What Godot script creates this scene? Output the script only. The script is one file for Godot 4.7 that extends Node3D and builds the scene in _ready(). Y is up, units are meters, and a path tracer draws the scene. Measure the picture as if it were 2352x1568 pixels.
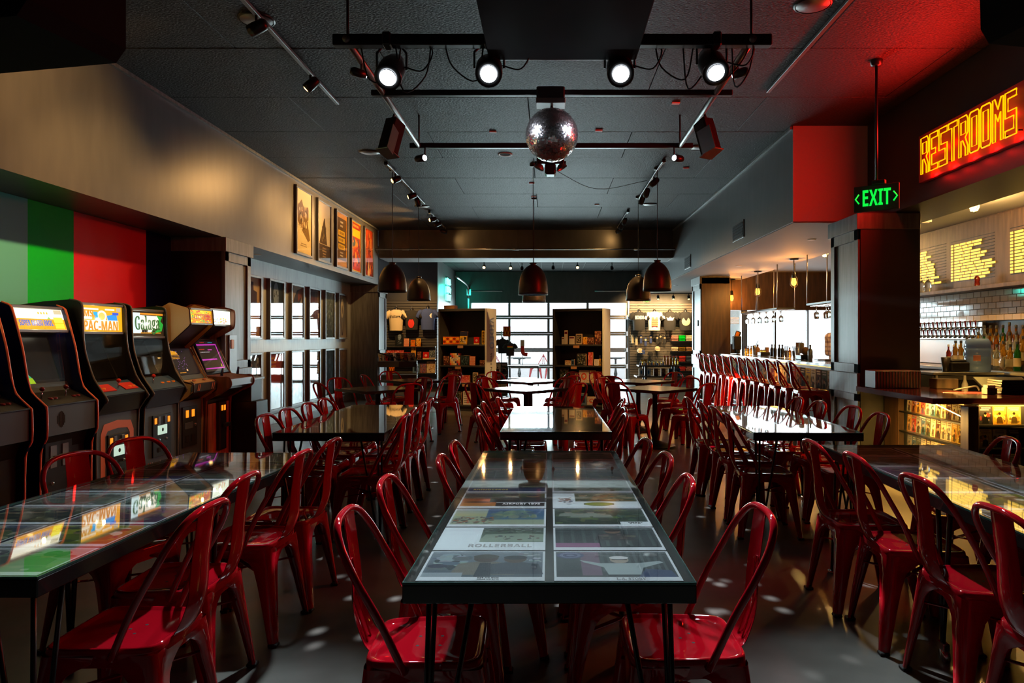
extends Node3D
# A dark cinema bar: long glass-topped tables with red steel chairs, arcade machines, bar, shop and a glazed garage door.
# x is right, y up, -z away from the camera; P(x, y, d) puts a point d metres ahead of it.
var M := {}
var taken := {}
var rng := RandomNumberGenerator.new()
const EYE := 1.4
const FOCAL := 1630.0

func P(x: float, y: float, d: float) -> Vector3:
	return Vector3(x, y, -d)

# ---------------------------------------------------------------- names and nodes
func numbered(called: String) -> String:
	var n: int = taken.get(called, 0)
	taken[called] = n + 1
	return called if n == 0 else "%s_%03d" % [called, n]

func thing(called: String, label: String, category: String, at := Vector3.ZERO, turn := 0.0, group := "") -> Node3D:
	var o := Node3D.new()
	o.name = numbered(called)
	add_child(o)
	o.position = at
	o.rotation.y = turn
	tag(o, label, category, group)
	return o

func tag(o: Node3D, label: String, category: String, group := "") -> Node3D:
	o.set_meta("label", label)
	o.set_meta("category", category)
	if group != "":
		o.set_meta("group", group)
	return o

func obj(called: String, what, mat: Material, parent: Node3D = null, at := Vector3.ZERO) -> MeshInstance3D:
	var mi := MeshInstance3D.new()
	if what is SurfaceTool:
		what.generate_normals()
		mi.mesh = what.commit()
	else:
		mi.mesh = what
	mi.material_override = mat
	mi.position = at
	if parent == null:
		mi.name = numbered(called)
		add_child(mi)
	else:
		mi.name = called
		parent.add_child(mi, true)
	return mi

func struct(called: String, what, mat: Material, label := "", parent: Node3D = null) -> MeshInstance3D:
	var o := obj(called, what, mat, parent)
	if parent == null:
		o.set_meta("kind", "structure")
		if label != "":
			o.set_meta("label", label)
	return o

func copy_of(root: Node3D, at: Vector3, turn: float, label: String, group := "") -> Node3D:
	var c: Node3D = root.duplicate()
	c.name = numbered(String(root.get_meta("stem", root.name)))
	add_child(c)
	c.position = at
	c.rotation.y = turn
	c.set_meta("label", label)
	if group != "":
		c.set_meta("group", group)
	return c

# ---------------------------------------------------------------- shapes
func ST(flat := false) -> SurfaceTool:
	var st := SurfaceTool.new()
	st.begin(Mesh.PRIMITIVE_TRIANGLES)
	st.set_smooth_group(-1 if flat else 0)
	return st

func tri(st: SurfaceTool, a: Vector3, b: Vector3, c: Vector3) -> void:
	for v in [a, b, c]:
		st.set_uv(Vector2.ZERO)
		st.add_vertex(v)

func tri_out(st: SurfaceTool, a: Vector3, b: Vector3, c: Vector3, mid: Vector3) -> void:
	if (a - c).cross(a - b).dot((a + b + c) / 3.0 - mid) >= 0.0:
		tri(st, a, b, c)
	else:
		tri(st, a, c, b)

func quad(st: SurfaceTool, a: Vector3, b: Vector3, c: Vector3, d: Vector3) -> void:
	tri(st, a, b, c)
	tri(st, a, c, d)

func box(st: SurfaceTool, c: Vector3, s: Vector3, bev := 0.0, bs := Basis.IDENTITY) -> void:
	var h := s * 0.5
	var b := minf(bev, minf(h.x, minf(h.y, h.z)) * 0.9)
	st.set_smooth_group(-1)
	var pt := func(sx: int, sy: int, sz: int, ax: int) -> Vector3:
		var v := Vector3(sx * (h.x - (0.0 if ax == 0 else b)), sy * (h.y - (0.0 if ax == 1 else b)), sz * (h.z - (0.0 if ax == 2 else b)))
		return c + bs * v
	for ax in 3:
		for s1 in [-1, 1]:
			var q := []
			for k in [[-1, -1], [1, -1], [1, 1], [-1, 1]]:
				var g := [0, 0, 0]
				g[ax] = s1
				g[(ax + 1) % 3] = k[0]
				g[(ax + 2) % 3] = k[1]
				q.append(pt.call(g[0], g[1], g[2], ax))
			tri_out(st, q[0], q[1], q[2], c)
			tri_out(st, q[0], q[2], q[3], c)
	if b <= 0.0:
		return
	for ax in 3:
		var a1 := (ax + 1) % 3
		var a2 := (ax + 2) % 3
		for s1 in [-1, 1]:
			for s2 in [-1, 1]:
				var g := [0, 0, 0]
				g[a1] = s1
				g[a2] = s2
				g[ax] = -1
				var p: Vector3 = pt.call(g[0], g[1], g[2], a1)
				var q: Vector3 = pt.call(g[0], g[1], g[2], a2)
				g[ax] = 1
				var r: Vector3 = pt.call(g[0], g[1], g[2], a2)
				var t: Vector3 = pt.call(g[0], g[1], g[2], a1)
				tri_out(st, p, q, r, c)
				tri_out(st, p, r, t, c)
	for sx in [-1, 1]:
		for sy in [-1, 1]:
			for sz in [-1, 1]:
				tri_out(st, pt.call(sx, sy, sz, 0), pt.call(sx, sy, sz, 1), pt.call(sx, sy, sz, 2), c)

func B(lo: Vector3, hi: Vector3, bev := 0.0) -> SurfaceTool:   # one box between two corners
	var st := ST(true)
	box(st, (lo + hi) * 0.5, (hi - lo).abs(), bev)
	return st

func XB(x0: float, x1: float, y0: float, y1: float, d0: float, d1: float, bev := 0.0) -> SurfaceTool:
	return B(P(x0, y0, d1), P(x1, y1, d0), bev)

func BX(c: Vector3, s: Vector3, bev := 0.0, bs := Basis.IDENTITY) -> SurfaceTool:
	var st := ST(true)
	box(st, c, s, bev, bs)
	return st

func tube(st: SurfaceTool, pts: Array, r: float, seg := 8, closed := false, r_end := -1.0) -> void:
	st.set_smooth_group(0)
	var n := pts.size()
	var rings := []
	var up := Vector3.UP
	for i in n:
		var a: Vector3 = pts[(i - 1 + n) % n] if (closed or i > 0) else pts[i]
		var b: Vector3 = pts[(i + 1) % n] if (closed or i < n - 1) else pts[i]
		var t := (b - a).normalized()
		if i == 0:
			up = Vector3.UP if absf(t.y) < 0.9 else Vector3.RIGHT
		var side := t.cross(up).normalized()
		up = side.cross(t).normalized()
		var rr := r if r_end < 0.0 else lerpf(r, r_end, float(i) / maxf(1.0, n - 1))
		var ring := []
		for k in seg:
			var an := TAU * k / seg
			ring.append(pts[i] + (side * cos(an) + up * sin(an)) * rr)
		rings.append(ring)
	for i in (n if closed else n - 1):
		var u: Array = rings[i]
		var v: Array = rings[(i + 1) % n]
		for k in seg:
			var k2 := (k + 1) % seg
			quad(st, u[k], v[k], v[k2], u[k2])
	if not closed:
		for k in range(1, seg - 1):
			tri(st, rings[0][0], rings[0][k], rings[0][k + 1])
			tri(st, rings[n - 1][0], rings[n - 1][k + 1], rings[n - 1][k])

func TB(pts: Array, r: float, seg := 8, closed := false, r_end := -1.0) -> SurfaceTool:
	var st := ST()
	tube(st, pts, r, seg, closed, r_end)
	return st

func curve(ctrl: Array, steps := 4, closed := false) -> Array:   # Catmull-Rom through the points
	var out := []
	var n := ctrl.size()
	for i in (n if closed else n - 1):
		var a: Vector3 = ctrl[(i - 1 + n) % n] if closed or i > 0 else ctrl[i] * 2.0 - ctrl[i + 1]
		var b: Vector3 = ctrl[i]
		var c: Vector3 = ctrl[(i + 1) % n]
		var d: Vector3 = ctrl[(i + 2) % n] if closed or i < n - 2 else ctrl[i + 1] * 2.0 - ctrl[i]
		for k in steps:
			out.append(b.cubic_interpolate(c, a, d, float(k) / steps))
	if not closed:
		out.append(ctrl[n - 1])
	return out

func lathe(st: SurfaceTool, prof: Array, seg: int, xf := Transform3D.IDENTITY, flat := false) -> void:   # prof: Vector2(radius, height), bottom to top on the outside
	st.set_smooth_group(-1 if flat else 0)
	for i in prof.size() - 1:
		var p: Vector2 = prof[i]
		var q: Vector2 = prof[i + 1]
		for k in seg:
			var a := TAU * k / seg
			var b := TAU * (k + 1) / seg
			var v := [Vector3(p.x * cos(a), p.y, p.x * sin(a)), Vector3(q.x * cos(a), q.y, q.x * sin(a)), Vector3(q.x * cos(b), q.y, q.x * sin(b)), Vector3(p.x * cos(b), p.y, p.x * sin(b))]
			for j in 4:
				v[j] = xf * v[j]
			if q.x > 1e-5:
				tri(st, v[0], v[2], v[1])
			if p.x > 1e-5:
				tri(st, v[0], v[3], v[2])

func LT(prof: Array, seg := 16, xf := Transform3D.IDENTITY, flat := false) -> SurfaceTool:
	var st := ST(flat)
	lathe(st, prof, seg, xf, flat)
	return st

func prism(st: SurfaceTool, poly: PackedVector2Array, z0: float, z1: float, xf := Transform3D.IDENTITY) -> void:   # outline in x, y; thickness in z
	st.set_smooth_group(-1)
	if Geometry2D.is_polygon_clockwise(poly):
		poly.reverse()
	var idx := Geometry2D.triangulate_polygon(poly)
	for i in range(0, idx.size(), 3):
		var t := [poly[idx[i]], poly[idx[i + 1]], poly[idx[i + 2]]]
		var area: float = (t[1] - t[0]).cross(t[2] - t[0])
		if area > 0.0:
			t = [t[0], t[2], t[1]]
		tri(st, xf * Vector3(t[0].x, t[0].y, z1), xf * Vector3(t[1].x, t[1].y, z1), xf * Vector3(t[2].x, t[2].y, z1))
		tri(st, xf * Vector3(t[0].x, t[0].y, z0), xf * Vector3(t[2].x, t[2].y, z0), xf * Vector3(t[1].x, t[1].y, z0))
	var n := poly.size()
	for i in n:
		var a := poly[i]
		var b := poly[(i + 1) % n]
		quad(st, xf * Vector3(a.x, a.y, z0), xf * Vector3(a.x, a.y, z1), xf * Vector3(b.x, b.y, z1), xf * Vector3(b.x, b.y, z0))

func PR(pts: Array, z0: float, z1: float, xf := Transform3D.IDENTITY) -> SurfaceTool:
	var st := ST(true)
	prism(st, PackedVector2Array(pts), z0, z1, xf)
	return st

func sheet(st: SurfaceTool, f: Callable, nu: int, nv: int, wrap_u := false) -> void:
	st.set_smooth_group(0)
	for j in nv:
		for i in nu:
			var u0 := float(i) / nu
			var u1 := float((i + 1) % nu if wrap_u else i + 1) / nu
			var v0 := float(j) / nv
			var v1 := float(j + 1) / nv
			quad(st, f.call(u0, v0), f.call(u0, v1), f.call(u1, v1), f.call(u1, v0))

func face(st: SurfaceTool, a: Vector3, b: Vector3, c: Vector3, d: Vector3, uv := Rect2(0, 0, 1, 1)) -> void:   # a top left, b top right, c bottom right, d bottom left
	var p := [a, b, c, a, c, d]
	var t := [uv.position, uv.position + Vector2(uv.size.x, 0), uv.end, uv.position, uv.end, uv.position + Vector2(0, uv.size.y)]
	for i in 6:
		st.set_uv(t[i])
		st.add_vertex(p[i])

# a printed flat thing (card, poster, cover): its front shows a cell of the print sheet, in the plane of x and y, facing +z
func print_panel(w: float, h: float, t: float, uv: Rect2, xf := Transform3D.IDENTITY) -> SurfaceTool:
	var st := ST(true)
	var x := w * 0.5
	var y := h * 0.5
	face(st, xf * Vector3(-x, y, t), xf * Vector3(x, y, t), xf * Vector3(x, -y, t), xf * Vector3(-x, -y, t), uv)
	var e := Rect2(uv.position + uv.size * 0.02, uv.size * 0.01)
	face(st, xf * Vector3(x, y, 0), xf * Vector3(-x, y, 0), xf * Vector3(-x, -y, 0), xf * Vector3(x, -y, 0), e)
	face(st, xf * Vector3(-x, y, 0), xf * Vector3(x, y, 0), xf * Vector3(x, y, t), xf * Vector3(-x, y, t), e)
	face(st, xf * Vector3(-x, -y, t), xf * Vector3(x, -y, t), xf * Vector3(x, -y, 0), xf * Vector3(-x, -y, 0), e)
	face(st, xf * Vector3(-x, y, 0), xf * Vector3(-x, y, t), xf * Vector3(-x, -y, t), xf * Vector3(-x, -y, 0), e)
	face(st, xf * Vector3(x, y, t), xf * Vector3(x, y, 0), xf * Vector3(x, -y, 0), xf * Vector3(x, -y, t), e)
	return st

func cell(i: int) -> Rect2:
	return Rect2((i % 8) / 8.0 + 0.002, (i / 8) / 8.0 + 0.002, 0.121, 0.121)

func letters(text: String, high: float, mat: Material, parent: Node3D, at: Vector3, bs := Basis.IDENTITY, font_name := "Droid Sans", deep := 0.002, called := "lettering", wide := 0.0) -> MeshInstance3D:
	var tm := TextMesh.new()
	var f := SystemFont.new()
	f.font_names = PackedStringArray([font_name])
	f.font_weight = 700
	tm.font = f
	tm.text = text
	tm.font_size = 64
	tm.pixel_size = high / 46.0
	tm.depth = deep
	tm.curve_step = 4.0
	var mi := MeshInstance3D.new()
	mi.mesh = tm
	mi.material_override = mat
	mi.name = called
	var k := 1.0
	if wide > 0.0:
		k = wide / maxf(0.001, tm.get_aabb().size.x)
	mi.transform = Transform3D(bs * Basis.from_scale(Vector3(k, 1, 1)), at)
	parent.add_child(mi, true)
	return mi

# ---------------------------------------------------------------- materials
func mat(called: String, c: Color, rough := 0.5, metal := 0.0, spec := 0.5) -> StandardMaterial3D:   # c is the linear base colour
	var m := StandardMaterial3D.new()
	m.resource_name = called
	m.albedo_color = c.linear_to_srgb()
	m.roughness = rough
	m.metallic = metal
	m.metallic_specular = spec
	M[called] = m
	return m

func glow(called: String, c: Color, energy: float) -> StandardMaterial3D:
	var m := mat(called, Color(0.05, 0.05, 0.05), 0.4)
	m.emission_enabled = true
	m.emission = c.linear_to_srgb()
	m.emission_energy_multiplier = energy
	return m

func noise_tex(size: int, freq: float, lo: Color, hi: Color, seed_no: int, octaves := 4, normal := false, kind := FastNoiseLite.TYPE_SIMPLEX_SMOOTH) -> NoiseTexture2D:
	var n := FastNoiseLite.new()
	n.seed = seed_no
	n.frequency = freq
	n.noise_type = kind
	n.fractal_octaves = octaves
	var t := NoiseTexture2D.new()
	t.width = size
	t.height = size
	t.seamless = true
	t.noise = n
	if normal:
		t.as_normal_map = true
		t.bump_strength = 6.0
	else:
		var g := Gradient.new()
		g.set_color(0, lo)
		g.set_color(1, hi)
		t.color_ramp = g
	return t

func tri_map(m: StandardMaterial3D, tex: Texture2D, scale: float, what := "albedo", stretch := Vector3.ONE) -> void:
	m.uv1_triplanar = true
	m.uv1_world_triplanar = true
	m.uv1_scale = Vector3.ONE * scale * stretch
	if what == "albedo":
		m.albedo_texture = tex
	elif what == "rough":
		m.roughness_texture = tex
	elif what == "height":
		m.heightmap_enabled = true
		m.heightmap_texture = tex

func grey(v: float) -> Color:
	return Color(v, v, v)

func make_materials() -> void:
	var m: StandardMaterial3D
	# polished concrete floor
	m = mat("concrete", Color(0.155, 0.145, 0.13), 0.32, 0.0, 0.5)
	tri_map(m, noise_tex(512, 0.012, Color(0.72, 0.71, 0.69), Color(1, 1, 1), 3, 5), 0.35)
	tri_map(m, noise_tex(512, 0.02, grey(0.88), grey(1.0), 9, 4), 0.35, "rough")
	m = mat("pale_concrete", grey(0.6), 0.7)
	# black wood-fibre ceiling board
	m = mat("fibre_board", grey(0.05), 0.6, 0.0, 0.5)
	tri_map(m, noise_tex(512, 0.09, grey(0.0), grey(1.0), 5, 3), 1.1, "albedo", Vector3(0.6, 1, 1.4))
	tri_map(m, noise_tex(512, 0.09, grey(0.0), grey(1.0), 5, 3), 1.1, "height", Vector3(0.6, 1, 1.4))
	m.heightmap_scale = 1.2
	mat("board_back", grey(0.01), 0.9)
	m = mat("dark_paint", grey(0.07), 0.40, 0.0, 0.5)
	tri_map(m, noise_tex(256, 0.03, grey(0.86), grey(1.0), 11, 3), 0.8, "albedo", Vector3(1, 0.2, 1))
	m = mat("grey_wood", Color(0.17, 0.18, 0.175), 0.4, 0.0, 0.5)
	tri_map(m, noise_tex(256, 0.03, grey(0.7), grey(1.0), 12, 4), 2.0, "albedo", Vector3(1, 0.1, 1))
	mat("black_paint", grey(0.022), 0.5)
	mat("red_wall", grey(0.26), 0.6)
	mat("plaster", grey(0.30), 0.7)
	mat("neon_tinted_panel", Color(0.35, 0.015, 0.015), 0.5)  # the neon's red glow put into the sign backing's colour
	mat("black_tile", grey(0.022), 0.85, 0.0, 0.15)
	m = mat("brown_wood", Color(0.10, 0.05, 0.022), 0.4)
	tri_map(m, noise_tex(256, 0.03, grey(0.6), grey(1.0), 13, 4), 1.6, "albedo", Vector3(1, 0.12, 1))
	mat("panel_black", grey(0.010), 0.85, 0.0, 0.15)
	m = mat("poster_wall", Color(0.30, 0.345, 0.34), 0.45, 0.0, 0.5)  # same grey paint as the pillars, lightened here in place of daylight
	tri_map(m, noise_tex(256, 0.03, grey(0.85), grey(1.0), 17, 4), 2.0, "albedo", Vector3(1, 0.1, 1))
	m = mat("board_wood", Color(0.14, 0.085, 0.05), 0.5)
	tri_map(m, noise_tex(256, 0.03, grey(0.6), grey(1.0), 14, 4), 1.6, "albedo", Vector3(1, 0.12, 1))
	# chair lacquer
	m = mat("red_lacquer", Color(0.36, 0.003, 0.010), 0.5, 0.0, 0.0)
	m.clearcoat_enabled = true
	m.clearcoat = 1.0
	m.clearcoat_roughness = 0.03
	mat("hole", grey(0.004), 0.9)
	mat("rubber", grey(0.015), 0.7)
	mat("black_steel", grey(0.012), 0.35, 0.0, 0.5)
	m = mat("black_top", grey(0.014), 0.12, 0.0, 0.5)
	m = mat("dark_top", grey(0.03), 0.16, 0.0, 0.6)
	tri_map(m, noise_tex(256, 0.03, grey(0.4), grey(1.0), 15, 4), 1.5, "albedo", Vector3(0.15, 1, 1))
	m = mat("glass", Color(0.8, 0.95, 0.92), 0.02, 0.0, 0.5)
	m.transparency = BaseMaterial3D.TRANSPARENCY_ALPHA
	m.albedo_color.a = 0.004
	m = mat("solid_glass", Color(0.9, 0.97, 0.95), 0.02, 0.0, 0.5)
	m.refraction_enabled = true
	m.refraction_scale = 0.05
	m.albedo_color.a = 0.05
	mat("glass_edge", Color(0.03, 0.09, 0.08), 0.1)
	mat("chrome", grey(0.75), 0.12, 1.0)
	mat("steel", grey(0.55), 0.28, 1.0)
	mat("brushed", grey(0.33), 0.4, 1.0)
	mat("grey_metal", grey(0.25), 0.4, 0.8)
	mat("bronze", Color(0.035, 0.03, 0.026), 0.36, 0.3)
	mat("mirror", grey(0.92), 0.15, 1.0)
	mat("mirror_grout", grey(0.01), 0.8)
	mat("white", grey(0.75), 0.6)
	mat("ink", grey(0.02), 0.6)
	mat("yellow_ink", Color(0.75, 0.6, 0.05), 0.6)
	mat("green_ink", Color(0.02, 0.22, 0.03), 0.6)
	mat("blue_ink", Color(0.02, 0.09, 0.5), 0.6)
	mat("orange_ink", Color(0.85, 0.28, 0.01), 0.5)
	mat("teal_stripe", Color(0.10, 0.45, 0.50), 0.22)
	mat("green_stripe", Color(0.0, 0.50, 0.02), 0.22)
	mat("red_stripe", Color(0.55, 0.01, 0.02), 0.22)
	mat("navy_stripe", Color(0.004, 0.005, 0.06), 0.22)
	mat("cab_black", grey(0.012), 0.35)
	mat("cab_grey", Color(0.042, 0.075, 0.11), 0.55)
	mat("cab_blue", Color(0.03, 0.08, 0.17), 0.5)
	mat("cab_tan", Color(0.55, 0.36, 0.16), 0.5)
	m = mat("cab_wood", Color(0.36, 0.12, 0.04), 0.45)
	tri_map(m, noise_tex(256, 0.03, grey(0.5), grey(1.0), 16, 4), 2.0, "albedo", Vector3(1, 0.08, 1))
	mat("side_white", Color(0.5, 0.53, 0.5), 0.5)
	m = mat("cab_wood_front", Color(0.70, 0.30, 0.12), 0.45)  # light wood, made lighter still in place of room light on it
	tri_map(m, noise_tex(256, 0.03, grey(0.6), grey(1.0), 19, 4), 2.0, "albedo", Vector3(1, 0.08, 1))
	mat("cab_pink", Color(0.55, 0.20, 0.14), 0.6)
	mat("t_mold", Color(0.75, 0.18, 0.09), 0.35)
	mat("t_mold_grey", grey(0.10), 0.35)
	mat("amber_plate", Color(0.5, 0.2, 0.02), 0.4)
	mat("slat", grey(0.045), 0.45)
	mat("slat_pale", Color(0.17, 0.15, 0.12), 0.4)
	mat("screen_off", grey(0.002), 0.2, 0.0, 0.15)
	mat("slot", grey(0.008), 0.8)
	m = mat("tile_glaze", Color(0.66, 0.52, 0.36), 0.07)
	mat("grout", grey(0.10), 0.9)
	mat("counter_red", Color(0.10, 0.018, 0.02), 0.12, 0.0, 0.6)
	mat("counter_stone", grey(0.18), 0.1, 0.0, 0.6)
	mat("cloth_black", grey(0.02), 0.9)
	mat("cloth_white", grey(0.75), 0.9)
	mat("cloth_cream", Color(0.62, 0.52, 0.33), 0.9)
	mat("cloth_navy", Color(0.04, 0.07, 0.22), 0.9)
	mat("cloth_red", Color(0.6, 0.03, 0.02), 0.9)
	mat("cardboard", Color(0.32, 0.16, 0.06), 0.8)
	mat("shelf_black", grey(0.018), 0.55)
	m = mat("water_blue", Color(0.26, 0.42, 0.72), 0.12)
	m.backlight_enabled = true
	m.backlight = Color(0.5, 0.6, 0.75)
	for g in [["bottle_green", Color(0.03, 0.25, 0.04)], ["bottle_amber", Color(0.45, 0.14, 0.01)], ["bottle_clear", Color(0.55, 0.6, 0.58)], ["bottle_gold", Color(0.65, 0.36, 0.05)], ["bottle_red", Color(0.4, 0.04, 0.02)]]:
		m = mat(g[0], g[1], 0.04, 0.0, 0.5)
		m.refraction_enabled = true
		m.refraction_scale = 0.045
		m.albedo_color.a = 0.25
	mat("ornament", Color(0.16, 0.012, 0.008), 0.2)
	mat("tap_red", Color(0.12, 0.004, 0.012), 0.3)
	# things that give off light
	glow("lamp_white", Color(0.85, 0.92, 1.0), 14.0)
	glow("lamp_small", Color(0.75, 0.85, 1.0), 5.0)
	glow("lamp_warm", Color(1.0, 0.55, 0.16), 12.0)
	glow("bulb_amber", Color(1.0, 0.34, 0.03), 7.0)
	glow("bulb_core", Color(1.0, 0.6, 0.15), 16.0)
	glow("neon_red", Color(1.0, 0.36, 0.0), 1.9)
	glow("neon_teal", Color(0.10, 1.0, 0.75), 6.0)
	glow("exit_green", Color(0.0, 0.9, 0.06), 1.0)
	glow("sky_white", Color(0.95, 0.98, 1.0), 1.0)
	glow("coin_amber", Color(1.0, 0.22, 0.01), 1.6)
	glow("coin_white", Color(0.75, 1.0, 0.8), 0.7)
	glow("menu_amber", Color(1.0, 0.60, 0.07), 1.4)
	glow("lit_orange", Color(1.0, 0.36, 0.01), 0.9)
	glow("lit_blue", Color(0.05, 0.25, 0.9), 0.7)
	glow("lit_green", Color(0.01, 0.20, 0.03), 0.6)
	glow("lit_red", Color(0.75, 0.03, 0.02), 0.7)
	glow("strip_amber", Color(1.0, 0.5, 0.08), 3.0)
	mat("skin", Color(0.45, 0.25, 0.17), 0.55)
	m = mat("plaid", Color.WHITE, 0.9)
	var pim := Image.create(32, 32, false, Image.FORMAT_RGB8)
	pim.fill(Color.html("d8d4dc"))
	for k in 2:
		pim.fill_rect(Rect2i(k * 16, 0, 6, 32), Color.html("8a7a96"))
		pim.fill_rect(Rect2i(0, k * 16, 32, 6), Color.html("9a90a6"))
		pim.fill_rect(Rect2i(k * 16, 0, 6, 6), Color.html("5a4a68"))
		pim.fill_rect(Rect2i(k * 16, 16, 6, 6), Color.html("5a4a68"))
	tri_map(m, ImageTexture.create_from_image(pim), 6.0)
	m.uv1_world_triplanar = false

# ---------------------------------------------------------------- printed sheets (flat print only)
func ell(im: Image, cx: float, cy: float, rx: float, ry: float, c: Color) -> void:
	for y in range(int(cy - ry), int(cy + ry) + 1):
		var t := (y + 0.5 - cy) / maxf(ry, 0.5)
		if absf(t) < 1.0:
			var w := rx * sqrt(1.0 - t * t)
			im.fill_rect(Rect2i(int(cx - w), y, maxi(1, int(2 * w)), 1), c)

func pol(im: Image, pts: Array, c: Color) -> void:
	var lo := 1e9
	var hi := -1e9
	for p in pts:
		lo = minf(lo, p.y)
		hi = maxf(hi, p.y)
	for y in range(int(lo), int(hi) + 1):
		var xs := []
		for i in pts.size():
			var a: Vector2 = pts[i]
			var b: Vector2 = pts[(i + 1) % pts.size()]
			var yy := y + 0.5
			if (a.y <= yy) != (b.y <= yy):
				xs.append(a.x + (yy - a.y) / (b.y - a.y) * (b.x - a.x))
		xs.sort()
		for k in range(0, xs.size() - 1, 2):
			im.fill_rect(Rect2i(int(xs[k]), y, maxi(1, int(xs[k + 1]) - int(xs[k])), 1), c)

func grad(im: Image, r: Rect2i, a: Color, b: Color) -> void:
	for y in r.size.y:
		im.fill_rect(Rect2i(r.position.x, r.position.y + y, r.size.x, 1), a.lerp(b, float(y) / maxf(1, r.size.y - 1)))

func blotch(im: Image, r: Rect2i, cols: Array, n: int, size: float, g: RandomNumberGenerator) -> void:
	for i in n:
		var c: Color = cols[g.randi() % cols.size()]
		c = c.lerp(Color(g.randf(), g.randf(), g.randf()), 0.06)
		var rx := size * g.randf_range(0.25, 1.0)
		var ry := size * g.randf_range(0.25, 1.0)
		var x := g.randf_range(r.position.x + rx, maxf(r.position.x + rx + 1, r.end.x - rx))
		var y := g.randf_range(r.position.y + ry, maxf(r.position.y + ry + 1, r.end.y - ry))
		ell(im, x, y, rx, ry, c)

func figure(im: Image, x: float, y: float, s: float, body: Color, head: Color) -> void:   # head and shoulders, y is the crown
	pol(im, [Vector2(x - s * 0.9, y + s * 2.4), Vector2(x - s * 0.75, y + s * 1.15), Vector2(x - s * 0.25, y + s * 0.9), Vector2(x + s * 0.25, y + s * 0.9), Vector2(x + s * 0.75, y + s * 1.15), Vector2(x + s * 0.9, y + s * 2.4)], body)
	ell(im, x, y + s * 0.5, s * 0.36, s * 0.48, head)
	ell(im, x, y + s * 0.28, s * 0.38, s * 0.28, body.darkened(0.4))

func lines_of_text(im: Image, x: int, y: int, w: int, n: int, step: int, c: Color, g: RandomNumberGenerator) -> void:   # too small to read in the photograph
	for i in n:
		var xx := x + g.randi_range(0, w / 6)
		var stop := x + w - g.randi_range(0, w / 6)
		while xx < stop:
			var l := g.randi_range(3, 10)
			im.fill_rect(Rect2i(xx, y + i * step, mini(l, stop - xx), maxi(1, step / 2)), c)
			xx += l + 3

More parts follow.
